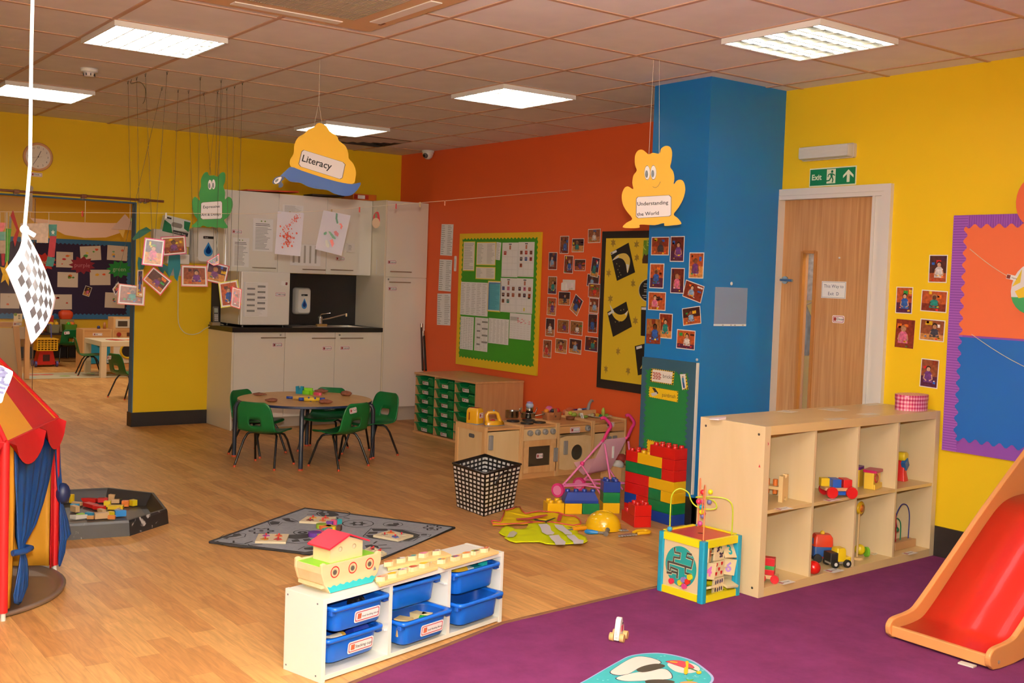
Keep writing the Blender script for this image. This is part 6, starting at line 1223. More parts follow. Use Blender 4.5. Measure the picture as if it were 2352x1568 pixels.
# ---------------------------------------------------------------- activity cube
CS=.268;ca=.06;co=Vector((1.04,.765));cx_,cy_=rel(Vector((co .x,co .y,0)),ca,-CS/2,CS/2)
t=thing('activity_cube','wooden bead maze activity cube with teal posts and yellow edges','activity toy',TR(cx_,cy_,0,ca));CT_=t
TE,YE,RE,BI=m('1590b0',.35),m('f0e01c',.35),m('c02a2a',.3,spec=.5),m('dcc79c',.5);h=CS/2;CH=.29
for sx in(-1,1):
 for sy in(-1,1):b=MB();x,y=sx*(h-.014),sy*(h-.014);b .prism(rrect(x-.016,x+.016,y-.016,y+.016,.008),.0,CH-.004,TE);b .obj('corner_post',t)
for z0,z1 in((.01,.042),(CH-.034,CH)):
 for k in range(4):b=MB();b .box(-h+.03,h-.03,-h-.001,-h+.016,z0,z1,YE);b .obj('edge_rail',t,Matrix .Rotation(k*PI/2,4,'Z'))
b=MB();b .box(-h+.014,h-.014,-h+.014,h-.014,CH-.014,CH-.005,RE);b .obj('top_panel',t)
MB().box(-h+.014,h-.014,-h+.014,h-.014,.012,.02,YE).obj('bottom_panel',t);MB().box(-h+.012,-h+.018,-h+.03,h-.03,.04,CH-.03,BI).obj('back_panel',t);MB().box(-h+.03,h-.03,h-.018,h-.012,.04,CH-.03,BI).obj('back_panel',t)
MB().box(-h+.028,h-.028,-h+.006,-h+.012,.04,CH-.03,BI).obj('maze_panel',t)
FM=FRM((.0,-h+.0055,.148),(1,0,0),(0,0,1));r=.092;b=MB();b .disc(0,0,r,m('16908c',.4),.0006,40)
def mz(pts):return[((x-380)/175*r,-(y-1035-.26*(x-380))/225*r)for x,y in pts]
GD=m('3c342c',.8);GLt=m('cdbf9c',.6)
for pth in([(305,825),(310,880),(372,892),(368,945),(300,935),(297,995)],[(235,985),(300,1000),(500,1055),(515,960),(440,930),(450,888),(500,905)],[(238,985),(242,1080),(265,1090),(270,1050),(350,1080),(345,1135)],[(435,1045),(435,1110),(510,1130)],[(225,1110),(280,1118),(282,1098),(345,1112),(345,1172)]):
 b .stroke(mz(pth),.015,GLt,.0012);b .stroke(mz([(x-1,y-4)for x,y in pth]),.010,GD,.0018)
b .obj('maze_disc',t,FM)
for(x,y,c,n_)in((290,1200,'d42848','red'),(390,1215,'d8cc20','yellow'),(425,1180,'8078b0','purple'),(437,1252,'d04880','pink'),(472,1200,'d83020','orange red'),(495,1148,'d8cc20','yellow')):
 (X,Y_),=mz([(x,y)]);b=MB();b .cyl((X,Y_,.001),(X,Y_,.013),.013,m(c,.4),16);b .obj('maze_bead',t,FM,label=n_+' maze bead')
cols_={'3':'18a0a8','4':'d870c0','6':'b08cd0','7':'2878a8'}
tiles=[[('melon',.5),('grapes',.05),('3',-.55)],[('4',-.35),('straw',.05),('6',-.5)],[('7',1.2),('aub',.05),('9',-1.35)]]
for r_ in range(3):
 for c in range(3):
  k,an=tiles[r_][c];b=MB();w=.034;b .box(-w,w,-.037,.037,-.005,.005,m('e2cf9f',.5));z=.0056
  if k in cols_:b .text(k,0,-.022,.062,m(cols_[k],.5),z,'CENTER',bold=.002)
  if k=='melon':b .poly([(-.022,.018),(.02,.02),(.026,.0),(.012,-.018),(-.01,-.016)],m('e8c040'),z);b .poly([(-.018,.014),(.015,.016),(.019,.0),(.009,-.012),(-.008,-.011)],m('c01c18'),z+.0004)
  if k=='grapes':[b .disc(x_,y_,.006,m('3c2440'),z,8)for x_,y_ in((-.015,.02),(-.006,.024),(-.01,.012),(-.018,.008),(.01,-.01),(.02,-.008),(.005,-.02),(.016,-.02),(.002,-.006))];b .poly([(.0,.028),(.012,.024),(.006,.012)],m('2c7040'),z);b .poly([(.02,.0),(.028,-.008),(.024,.008)],m('2c7040'),z)
  if k=='straw':[(b .poly([(x_-.008,y_+.008),(x_+.008,y_+.008),(x_+.006,y_-.004),(x_,y_-.010),(x_-.006,y_-.004)],m('c8181c'),z))for x_,y_ in((-.02,.022),(.016,.024),(-.002,.0),(-.02,-.02),(.016,-.018))]
  if k=='aub':[b .disc(x_,y_,.005,m('2c1c50'),z,8,ry=.011)for x_,y_ in((-.022,.018),(-.008,.02),(.008,.02),(.022,.022),(-.022,-.016),(-.006,-.018),(.008,-.014),(.022,-.014))]
  Mt=FRM((h-.022,-.07+.07*c,.222-.077*r_),(0,1,0),(0,0,1))@Matrix .Rotation(an,4,'Y' if r_==0 and c==0 or r_==1 and c!=1 else 'X')@(Matrix .Rotation(-.15,4,'Z')if c!=1 else I4);b .obj('turning_tile',t,Mt)
[MB().cyl((h-.022,-h+.02,.222-.077*q),(h-.022,h-.02,.222-.077*q),.003,BI,6).obj('axle',t)for q in range(3)]
LM,ORW=m('bccc28',.35),m('f08a5c',.35);zt=CH-.005
MB().tube(smooth([(-.10,-.10,zt),(-.10,-.10,zt+.14),(-.092,-.092,zt+.185),(-.07,-.07,zt+.203),(-.045,-.045,zt+.185),(-.035,-.035,zt+.15),(-.015,-.02,zt+.125),(.03,.0,zt+.118),(.06,.03,zt+.125),(.03,.05,zt+.15),(-.03,.03,zt+.16),(-.035,.0,zt+.162),(.0,.02,zt+.168),(.05,.06,zt+.17),(.085,.085,zt+.16),(.10,.10,zt+.12),(.10,.10,zt)],6),.0032,LM,8).obj('bead_wire',t,label='lime green bead wire')
MB().tube(smooth([(.10,-.10,zt),(.10,-.10,zt+.2),(.096,-.095,zt+.235),(.08,-.08,zt+.245),(.06,-.06,zt+.22),(.03,-.03,zt+.14),(0,0,zt+.08),(-.03,.03,zt+.12),(-.06,.06,zt+.21),(-.08,.08,zt+.235),(-.095,.095,zt+.21),(-.10,.10,zt+.1),(-.10,.10,zt)],6),.0032,ORW,8).obj('bead_wire',t,label='orange bead wire')
Zc=Z(1480,1080,4.612);iv=t .matrix_world .inverted()
for x,y,c,n_ in((620,230,'d02030','red'),(700,228,'f0e018','yellow'),(575,330,'d83058','crimson'),(625,332,'c85090','pink'),(688,335,'7c74a8','violet'),(607,388,'30a0b8','teal'),(605,440,'d8d820','lime'),(625,456,'d03050','red'),(618,482,'7c74a8','violet'),(590,562,'c85090','pink')):
 p=iv@PX(*Zc(x,y),.905);MB().ball(tuple(p),.0122,m(c,.3),14,9).obj('bead',t,label=n_+' bead')
MB().ball((-.10,-.10,zt+.012),.0125,m('3898c0',.3),14,9).obj('bead',t,label='blue bead')
for x,y in((0,0),(.10,-.10),(.10,.10)):MB().disc(x,y,.014 if x==0 else .006,m('6a1414'),zt+.0006,14).obj('peg_hole',t)
# ---------------------------------------------------------------- bookcase
BR_=.0437;BLn,BD,BHt=1.505,.385,.79;BM=TR(1.105,1.065,.0085,BR_)
BWD=wood('dcc292','e3cb9e','Z',.5,.42,freq=4);BWT=wood('e0be80','e6c78c','Y',.5,.35,freq=4);BWF=m('cda97c',.45)
t=thing('bookcase','low birch cube bookcase with eight open compartments','bookcase',BM)
MB().box(-BD,0,0,.042,0,BHt,BWD).obj('side_panel',t,bev=.001);MB().box(-BD,0,BLn-.042,BLn,0,BHt,BWD).obj('side_panel',t,bev=.001)
MB().box(-BD,.0,.042,BLn-.042,BHt-.042,BHt,BWT).obj('top_panel',t,bev=.001);MB().box(-BD,.0,.042,BLn-.042,0,.042,BWT).obj('bottom_panel',t,bev=.001)
cwd=(BLn-.084-3*.016)/4
for k in range(1,4):y=.042+k*cwd+(k-1)*.016;MB().box(-BD,-.004,y,y+.016,.042,BHt-.042,BWD).obj('divider',t)
SZ=.392
for k in range(4):y=.042+k*(cwd+.016);MB().box(-BD,-.004,y,y+cwd,SZ-.008,SZ+.008,BWT).obj('shelf',t)
for y_,z in((-.35,.04),(-.035,.04),(-.35,.75),(-.035,.75)):MB().cyl((y_,.0015,z),(y_,-.001,z),.006,m('5a544c',.4,metal=.6),10).obj('screw_head',t)
b=MB();b .add([tuple(Vector((0.0008,yy,zz)))for yy,zz in((.02,.72),(.028,.71),(.022,.7))],[(0,1,2)],m('c83c4c'));b .add([(-.03,-.0006,.60),(-.018,-.0006,.60),(-.024,-.0006,.615)],[(0,1,2)],m('d04848'));b .obj('crayon_marks',t)
# frame front faces are slightly darker laminate
def onb(u,v,z):p=BM .inverted()@PZ(u,v,z+.0085);return p
SH,SB=SZ+.008,.042
def toyM(u,v,z,rz=0):p=PZ(u,v,z+.0085);return TR(p .x,p .y,z+.0085+.0005,rz+BR_)
def placard(u,v,z,lb,w=.045,l=.09,rz=0):
 b=MB();b .box(-w/2,w/2,-l/2,l/2,0,.0008,m('f1ece4',.35));b .rect(-w*.4,w*.2,-l*.45,-l*.25,m('b86060'),.001);[b .rect(-w*.1,w*.02,-l*.2+k*l*.09,-l*.14+k*l*.09,INK,.001)for k in range(6)];b .obj('shelf_card',M=toyM(u,v,z,rz),label=lb,cat='card')
placard(1800,1168,SH,'white name card on top left compartment shelf of bookcase');placard(1912,1148,SH,'white name card under the wooden truck in bookcase');placard(1805,1337,SB,'white name card in the lower left bookcase compartment');placard(1915,1310,SB,'white picture card below the yellow digger in bookcase',.06);placard(2090,1270,SB,'white card by the wire bead toy in bookcase')
# hammer bench
PW=m('dfbb80',.45)
t=thing('hammer_bench','pale wooden peg hammering bench in the top left compartment','toy',toyM(1798,1150,SH,.35));b=MB()
b .push(FRM((.0,0,0),(0,1,0),(0,0,1)));P=[(-.045,0),(-.022,0)]+arc(0,0,.022,PI,0,8)+[(.045,0),(.045,.125),(.02,.125)]+arc(0,.127,.018,0,-PI,6)+[(-.045,.125)];b .prism(P,-.01,.01,PW);b .pop();b .obj('end_board',t);MB().box(-.12,-.01,-.035,.035,.055,.07,PW).obj('bench_top',t)
for i,x in enumerate((-.04,-.08)):MB().cyl((x,0,.03),(x,0,.10),.012,m('e07830',.4),10).obj('peg',t)
# wooden truck
t=thing('wooden_truck','wooden pull truck with red wheels carrying blue and red blocks','toy truck',toyM(1915,1140,SH,1.0));MB().prism(rrect(-.06,.10,-.04,.04,.012),.034,.05,m('c89468',.45)).obj('chassis',t,bev=.002)
for x in(-.03,.07):
 for s in(-1,1):MB().cyl((x,s*.042,.028),(x,s*.056,.028),.028,m('c4181c',.35),20).obj('wheel',t)
for i,(x,y,c)in enumerate(((-.045,.018,'e8c020'),(0,-.018,'1c50a8'),(.0,.018,'1c50a8'),(.055,-.018,'c41c20'),(.055,.018,'c41c20'))):MB().box(x-.022,x+.022,y-.017,y+.017,.05,.09,m(c,.4)).obj('block',t,bev=.002)
MB().box(-.02,.05,-.025,.025,.012,.034,m('1c50a8',.4)).obj('under_block',t)
# block house
t=thing('block_house','yellow plastic block house with pink and purple roofs','toy house',toyM(2000,1120,SH,.25));Yp=m('f0c440',.35)
b=MB();b .push(FRM((.03,0,0),(0,1,0),(0,0,1)));P=[(-.055,0),(.055,0),(.055,.085),(-.055,.085)];b .prism(P,-.05,0,Yp);b .pop();b .box(.03,.04,-.057,.057,0,.028,Yp);b .obj('walls',t,bev=.003)
b=MB();b .push(FRM((.0315,-.015,.055),(0,1,0),(0,0,1)));b .prism([(.019*math .cos(a),.019*math .sin(a))for a in[k*PI/8 for k in range(16)]],-.001,.001,m('b8902c',.5));b .tube([(.021*math .cos(a),.021*math .sin(a),.001)for a in[k*PI/8 for k in range(17)]],.003,m('b01c30',.4),6);b .pop();b .obj('round_window',t)
MB().prism(rrect(-.03,.042,-.05,.06,.008),.085,.098,m('b81454',.35)).obj('roof',t,label='pink roof');MB().prism(rrect(-.13,-.05,-.04,.04,.008),.09,.105,m('6a1c84',.35)).obj('roof',t,label='purple roof');MB().box(-.12,-.05,-.035,.035,0,.09,Yp).obj('tower',t)
# pecking toy
t=thing('tumbling_toy','red toy with blue arm and yellow head in top right compartment','toy',toyM(2070,1103,SH,.2));MB().loft([[(x*f,y*f,z)for x,y in rrect(-.025,.025,-.025,.025,.008)]for z,f in((0,1.2),(.05,.8),(.10,.9),(.115,.5))],m('d02018',.4)).obj('body',t)
MB().box(-.012,.012,-.012,.035,.0,.05,m('1c5c98',.4)).obj('arm',t,TR(.018,.0,.065)@Matrix .Rotation(.6,4,'X'));MB().loft([[(x*f,y*f,z)for x,y in rrect(-.025,.025,-.03,.03,.01)]for z,f in((.112,.8),(.12,1),(.145,1),(.155,.7))],m('e8c41c',.4)).obj('head',t)
# red stack on wheels
t=thing('stacking_blocks','red and green blocks stacked on a wheeled base, lower left','toy',toyM(1766,1335,SB,.5));MB().box(-.04,.04,-.028,.028,.018,.035,m('d8b080',.5)).obj('base',t)
for x in(-.03,.03):MB().cyl((x,-.034,.02),(x,-.026,.02),.020,m('c41c24',.4),16).obj('wheel',t)
for z0,z1,c in((.035,.06,'c41c24'),(.06,.078,'2c9040'),(.078,.115,'c41c24')):MB().box(-.025,.025,-.022,.022,z0,z1,m(c,.4)).obj('block',t,bev=.002)
# red toy bus, digger, tomato
t=thing('toy_tractor','red toy tractor with yellow light and blue windows','toy vehicle',toyM(1886,1288,SB,.9));MB().loft([[(x*f,y*g,z)for x,y in rrect(-.05,.05,-.035,.035,.012)]for z,f,g in((.03,1,1),(.075,1,1),(.08,.95,.95))],m('1c4c88',.4)).obj('cab_lower',t)
MB().loft([[(x*f,y*g,z)for x,y in rrect(-.05,.05,-.037,.037,.014)]for z,f,g in((.08,1,1),(.125,.95,.95),(.14,.75,.7))],m('d03c20',.35)).obj('roof',t);MB().box(-.052,-.0505+.001,-.02,.02,.09,.12,m('28609c',.2)).obj('window',t);MB().ball((0,0,.145),.012,m('e8c030',.4),10,6).obj('lamp',t);MB().prism(rrect(-.03,.085,-.032,.032,.01),.02,.055,m('c83020',.35)).obj('bonnet',t,bev=.004)
for x in(-.03,.06):
 for s in(-1,1):MB().cyl((x,s*.034,.022),(x,s*.046,.022),.022,m('15130f',.6),16).obj('wheel',t)
t=thing('toy_digger','yellow toy dumper truck with black wheels in lower bookcase','toy vehicle',toyM(1922,1300,SB,1.2));MB().loft([[(x*f,y*g,z)for x,y in rrect(-.02,.035,-.03,.03,.008)]for z,f,g in((.03,1,1),(.085,.95,.95),(.095,.8,.8))],m('e4c01c',.35)).obj('cab',t);MB().prism(rrect(.03,.065,-.03,.03,.01),.02,.05,m('e4c01c',.35)).obj('bonnet',t,bev=.004);MB().box(-.06,-.015,-.032,.032,.028,.075,m('1c1a18',.5)).obj('tipper',t,bev=.004);MB().box(-.055,.03,-.025,.025,.018,.032,m('8c8478',.4)).obj('chassis',t)
for x in(-.035,.035):
 for s in(-1,1):w_=MB().cyl((x,s*.028,.02),(x,s*.042,.02),.020,m('15130f',.6),16).obj('wheel',t);MB().cyl((x,s*.042,.02),(x,s*.044,.02),.009,m('d8d4cc',.4),12).obj('hub',w_)
b=MB();b .ball((0,0,.032),.034,m('c81810',.25),16,10,(1,1,.95));b .obj('toy_tomato',M=toyM(1868,1318,SB),label='shiny red tomato toy at the front left of the compartment',cat='toy')
# ring toy and pull toy
t=thing('ring_toy','yellow and orange round toy on a stand behind the divider','toy',toyM(1968,1283,SB));MB().cyl((0,0,.01),(0,0,.24),.006,PW,8).obj('stand',t);MB().cyl((0,0,0),(0,0,.012),.035,PW,20).obj('base',t)
MB().push(TR(0,.012,.262)@Matrix .Rotation(PI/2,4,'Y')).lathe([(.001,-.008),(.026,-.008),(.036,0),(.026,.008),(.001,.008)],m('e4b41c',.4),20).obj('face_ring',t);MB().push(TR(0,.012,.262)@Matrix .Rotation(PI/2,4,'Y')).lathe([(.001,.008),(.02,.009),(.001,.0105)],m('e07a20',.4),18).obj('face_centre',t)
t=thing('pull_toy','yellow pull-along toy with green wheel and cream cord','toy',toyM(1974,1277,SB,.6));MB().ball((0,0,.035),.028,m('e8c818',.4),14,9,(1,.8,1)).obj('body',t);MB().cyl((.028,.0,.026),(.040,.006,.026),.026,m('70b42c',.4),20).obj('wheel',t)
b=MB();b .tube(smooth([(.03,0,.04),(.045,.02,.03),(.06,.06,.003),(.085,.10,.002),(.09,.085,.002),(.07,.05,.003),(.05,.02,.02)],5),.0015,m('e8e0c8',.7),5);b .obj('cord',t)
# wire bead toy
p=BM .inverted()@PZ(2090,1262,SB+.0085);t=thing('bead_wire_toy','wooden base bead toy with blue, green and red bent wires','toy',BM@TR(-.10,p .y+.0,SB+.0005,.0));MB().box(-.03,.03,-.10,.10,0,.042,m('c49464',.45)).obj('base',t,bev=.002)
MB().tube(smooth([(-.0,.07,.04),(0,.07,.17),(-.005,.05,.222),(-.01,.01,.232),(-.01,-.03,.2),(-.01,-.045,.16),(-.01,-.03,.11)],6),.003,m('2a2c70',.35),8).obj('wire',t,label='blue wire');MB().tube(smooth([(0,-.01,.04),(0,-.01,.11),(0,-.02,.145),(0,-.05,.165),(0,-.075,.15)],6),.003,m('1c7c50',.35),8).obj('wire',t,label='green wire');MB().tube([(.01,-.07,.04),(.01,-.075,.15),(.01,-.085,.2)],.003,m('a8241c',.35),8).obj('wire',t,label='red wire');MB().ball((-.01,-.035,.10),.015,m('14643c',.3),12,8).obj('bead',t)
# on top of the bookcase
tz=BHt+.0085
def flat(u,v,w,l,lb,mt=None,rz=0,nm='loose_card'):p=PZ(u,v,tz);b=MB();b .box(-w/2,w/2,-l/2,l/2,0,.0008,mt or m('e8dcc0',.35));[b .rect(-w*.2+k*w*.2,-w*.14+k*w*.2,-l*.35,l*.35,m('c4b898'),.001)for k in range(2)];b .obj(nm,M=TR(p .x,p .y,tz+.0005,rz),label=lb,cat='card')
flat(1809,945,.08,.09,'worn white label stuck at the back of bookcase top',rz=.3);flat(1916,941,.11,.12,'pale paper label in the middle rear of bookcase top');flat(1920,962,.05,.13,'pale paper label at the front middle of bookcase top');flat(1995,951,.06,.12,'pale paper label right of the middle on bookcase top');flat(2004,929,.06,.13,'pale paper label at the far rear of bookcase top')
p=PZ(1650,962,tz);b=MB();b .loft([[(x,y,z+.004*math .sin(40*x)*k)for x,y in[(-.035,-.05),(.01,-.055),(.035,.0),(.03,.05),(-.01,.04),(-.04,.01)]]for k,z in enumerate((0,.006))],m('f0dcdc',.8),smooth=False);b .obj('crumpled_tissue',M=TR(p .x,p .y,tz+.0005,.6),label='crumpled pinkish white tissue at the left end of bookcase top',cat='tissue')
# gingham box
def gingham():
 M=bpy .data .materials .new('pink_gingham');M .use_nodes=True;nt=M .node_tree;bs=nt .nodes['Principled BSDF'];tc2=nt .nodes .new('ShaderNodeTexCoord');sp_=nt .nodes .new('ShaderNodeSeparateXYZ');nt .links .new(tc2 .outputs['Object'],sp_ .inputs[0]);outs=[]
 ad=nt .nodes .new('ShaderNodeMath');ad .operation='ADD';nt .links .new(sp_ .outputs[0],ad .inputs[0]);nt .links .new(sp_ .outputs[1],ad .inputs[1])
 for src in(ad .outputs[0],sp_ .outputs[2]):
  a=nt .nodes .new('ShaderNodeMath');a .operation='MULTIPLY';a .inputs[1].default_value=48;f=nt .nodes .new('ShaderNodeMath');f .operation='FRACT';g=nt .nodes .new('ShaderNodeMath');g .operation='GREATER_THAN';g .inputs[1].default_value=.5
  nt .links .new(src,a .inputs[0]);nt .links .new(a .outputs[0],f .inputs[0]);nt .links .new(f .outputs[0],g .inputs[0]);outs .append(g .outputs[0])
 s_=nt .nodes .new('ShaderNodeMath');s_ .operation='ADD';nt .links .new(outs[0],s_ .inputs[0]);nt .links .new(outs[1],s_ .inputs[1]);d_=nt .nodes .new('ShaderNodeMath');d_ .operation='DIVIDE';d_ .inputs[1].default_value=2;nt .links .new(s_ .outputs[0],d_ .inputs[0])
 r_=nt .nodes .new('ShaderNodeValToRGB');r_ .color_ramp .interpolation='CONSTANT';e=r_ .color_ramp .elements;e[0].color=(.85,.50,.55,1);e[1].position=.75;e[1].color=(.48,.02,.09,1);q=e .new(.3);q .color=(.72,.15,.27,1);nt .links .new(d_ .outputs[0],r_ .inputs[0]);nt .links .new(r_ .outputs[0],bs .inputs['Base Color']);bs .inputs['Roughness'].default_value=.35;return M
GM=gingham();p=PZ(2113,940,tz);t=thing('gingham_box','oval pink and white gingham box on the bookcase end','box',BM .normalized()@TR(-.10,BLn-.125,BHt+.0005));E_=lambda f:[(.075*f*math .cos(a),.105*f*math .sin(a))for a in[k*PI/18 for k in range(36)]]
MB().prism(E_(1),0,.06,GM,smooth=True).obj('box_body',t);MB().prism(E_(1.03),.056,.084,GM,smooth=True).obj('lid',t,bev=.002)
# ---------------------------------------------------------------- slide
SLW=m('d99556',.4);SLT=wood('d89a58','e0a664','Y',1,.35,freq=5);SR=m('d6281c',.32,spec=.5,coat=.25)
t=thing('toddler_slide','wooden toddler slide with red chute on the purple carpet','slide',TR(1.755,1.10,.008));oy,oz=1.10,.008
top=[(1.088,.03),(1.082,.06),(1.095,.082),(1.125,.095),(1.228,.104),(1.304,.140),(1.57,.342),(1.756,.484),(2.081,.715),(2.35,.90),(2.46,.93)]
bot=[(2.46,.42),(2.2,.42),(2.0,.40),(1.75,.27),(1.45,.07),(1.35,.02),(1.26,.010),(1.16,.008),(1.115,.012)]
PR=[(y-oy,z-oz)for y,z in smooth(top,3)+bot]
for x0 in(0,.432):b=MB();b .push(Matrix(((0,0,1,x0),(1,0,0,0),(0,1,0,0),(0,0,0,1))));b .prism(PR,0,.024,SLW);b .pop();b .obj('side_rail',t,bev=.006,seg=3)
bed=smooth([(1.115,.050),(1.2,.048),(1.30,.060),(1.36,.092),(1.45,.160),(1.62,.296),(1.78,.42),(1.87,.48),(1.96,.51),(2.1,.52),(2.45,.52)],4);b=MB();n=len(bed)
V=[(x,y-oy,z-oz)for y,z in bed for x in(.02,.436)];b .add(V,[(2*i,2*i+1,2*i+3,2*i+2)for i in range(n-1)],SR,True);b .obj('chute',t,solid=.008)
MB().box(.02,.436,-.0,.022,.012,.056,SLW).obj('front_bar',t,bev=.004)
for x in(.012,.444):MB().box(x-.012,x+.012,1.30,1.35,0,.42,SLW).obj('leg',t)
b=MB();b .cyl((.4565,.045,.03),(.458,.045,.03),.007,m('c8c0b0',.3,metal=.6),12);b .obj('bolt_cap',t)
b=MB();b .box(-.03,.03,-.015,.015,0,.006,m('d8d4c8',.6));b .obj('rubber_wedge',M=TR(2.12,1.085,.0085,.1),label='small white wedge under the slide front bar',cat='wedge')
# ---------------------------------------------------------------- play mat and toy car
mc=Vector((1.62,-.2));t=thing('play_mat','turquoise rounded play mat with printed white shapes and instruments','mat',TR(mc .x,mc .y,.0085))
def ml_(pts,z=.0):return[(q[0]-mc .x,q[1]-mc .y)for q in pts]
OUT=[(1.496,-.331),(1.45,-.203),(1.403,-.07),(1.378,.022),(1.40,.115),(1.45,.165),(1.53,.188),(1.62,.165),(1.71,.12),(1.755,.04),(1.78,-.08),(1.83,-.25),(1.86,-.42),(1.80,-.56),(1.70,-.62),(1.60,-.58),(1.53,-.46)]
OS=smooth(ml_(OUT),4,True);ctr_=Vector((sum(p[0]for p in OS)/len(OS),sum(p[1]for p in OS)/len(OS)))
MB().prism(OS,0,.003,m('a9b4dc',.6)).obj('edge_binding',t);MB().prism([tuple(ctr_+(Vector(p)-ctr_)*.965)for p in OS],.003,.0038,m('3cb0b4',.6,var=.05)).obj('mat_sheet',t)
Zm=Z(1300,1380,5.88)
def mp_(pts):return[(PZ(*Zm(*q),.0125).x-mc .x,PZ(*Zm(*q),.0125).y-mc .y)for q in pts]
b=MB();WM,DM,RM,YM,KM=m('ece6d8',.6),m('3e382c',.6),m('cc4450',.6),m('e4c820',.6),m('2c2c3c',.6)
def blob(pts,mt,z,ol=None):
 P=smooth(mp_(pts),4,True);c=sum((Vector(p)for p in P),Vector((0,0)))/len(P)
 if ol:b .poly([tuple(c+(Vector(p)-c)*1.04)for p in P],ol,z-.0003)
 b .poly(P,mt,z)
blob([(600,960),(700,880),(850,790),(980,750),(1130,765),(1260,810),(1250,850),(1000,900),(850,980),(700,1000)],WM,.0046,KM)
blob([(680,1040),(850,985),(1050,950),(1300,915),(1400,960),(1425,1040),(1300,1060),(1050,1075),(800,1080)],WM,.0046,KM);blob([(950,930),(1050,880),(1200,850),(1310,860),(1330,890),(1200,935),(1030,965)],DM,.0054);blob([(1070,1080),(1200,1062),(1380,1068),(1470,1100),(1300,1150),(1120,1130)],DM,.0054)
blob([(1370,860),(1450,820),(1650,830),(1780,880),(1800,940),(1650,975),(1480,950)],WM,.0044);blob([(1350,820),(1450,802),(1580,812),(1690,860),(1725,905),(1640,915),(1520,880),(1420,845)],RM,.0052,KM);blob([(1410,818),(1500,828),(1495,838),(1415,830)],YM,.0058);blob([(1615,820),(1655,822),(1650,900),(1640,985),(1595,985),(1600,905),(1620,890)],YM,.006,KM);blob([(1760,960),(1820,950),(1825,980),(1780,990)],YM,.0058,KM)
b .stroke(mp_([(1660,905),(1780,955)]),.008,m('4c7838'),.0056);blob([(1620,1050),(1660,1065),(1720,1058),(1700,1080),(1650,1085)],m('5ca83c',.6),.005,KM);blob([(1530,1110),(1620,1085),(1750,1095),(1800,1130),(1650,1150)],m('e89858',.6),.0048,KM)
R=random .Random(4)
for k in range(26):
 x,y=R .choice([(1300,740),(1240,790),(1400,780),(1860,930),(1740,1010),(1560,1000),(600,990),(450,1060),(520,1070),(1850,1050),(1600,1030)]);x+=R .uniform(-50,50);y+=R .uniform(-12,12);q=mp_([(x,y),(x+26,y+2),(x+24,y+9),(x-2,y+8)]);b .poly(q,m('8cd4d4',.6),.0042)
b .obj('printed_design',t)
t=thing('toy_car','small white wooden toy car with plain wood wheels on carpet','toy car',TR(1.213,.107,.0085,math .radians(31)))
# local x is the axle direction, y is forward
b=MB();b .push(FRM((0,0,0),(0,1,0),(0,0,1)));P=[(-.034,.006),(.036,.006),(.040,.03),(.036,.052),(.018,.075),(.012,.09),(-.002,.092),(-.014,.085),(-.024,.055),(-.032,.03)];b .prism(P,-.011,.011,m('f0ede6',.35));b .pop();b .obj('body',t,bev=.003)
b=MB();b .push(FRM((0,-.0345,.035),(1,0,0),(0,.09,1)));b .text('CE',-.004,-.02,.009,GRY,.001);lines(b,-.004,.004,-.008,.012,5,GRY,.3,1,.001);b .pop();b .obj('marking',t);MB().box(.0112,.0122,-.005,.02,.035,.06,m('d8506c',.5)).box(.0112,.0124,.008,.018,.062,.07,BLK).obj('side_picture',t)
for y in(-.022,.026):
 for s in(-1,1):MB().cyl((s*.0125,y,.0165),(s*.030,y,.0165),.0165,m('dcb070',.45),22).obj('wheel',t,bev=.001)
# ---------------------------------------------------------------- white shelf with blue tubs
SM=TR(1.015,-1.105,0,.25);SL,SDp,SHh=.99,.205,.295
WS_=m('e9e8dc',.35);WE=m('f1efe6',.35)
t=thing('storage_shelf','low white three-bay shelf with blue tubs on the wood floor','shelf',SM)
for y in(0,SL-.017):MB().box(-SDp,0,y,y+.017,0,SHh,WS_).obj('side_panel',t,bev=.001)
MB().box(-SDp+.002,-.001,.017,SL-.017,SHh-.018,SHh-.001,WS_).obj('top_panel',t,bev=.001);MB().box(-SDp+.002,-.004,.017,SL-.017,.006,.023,WS_).obj('bottom_panel',t,bev=.001);MB().box(-SDp,-SDp+.004,.017,SL-.017,.02,SHh-.02,m('dbe6ee',.5)).obj('back_panel',t)
bw=(SL-.034-.034)/3;ys_=[.017+k*(bw+.017)for k in range(3)]
for k in(1,2):MB().box(-SDp+.004,-.002,ys_[k]-.017,ys_[k],.02,SHh-.018,WS_).obj('divider',t)
for x_,z in((-.19,.275),(-.03,.275),(-.19,.02),(-.03,.02)):MB().cyl((x_,-.001,z),(x_,.001,z),.0035,m('7a8088',.4,metal=.5),8).obj('screw_head',t)
for k in range(3):
 for z in(.125,.235):b=MB();b .prism([(-.19,ys_[k]+bw-.012),(-.012,ys_[k]+bw-.012),(-.006,ys_[k]+bw-.001),(-.19,ys_[k]+bw-.001)],z-.012,z-.006,m('e4e6e0',.3));b .obj('runner',t)
TB_=m('1260c8',.3,spec=.5);TBD=m('0d4aa4',.35)
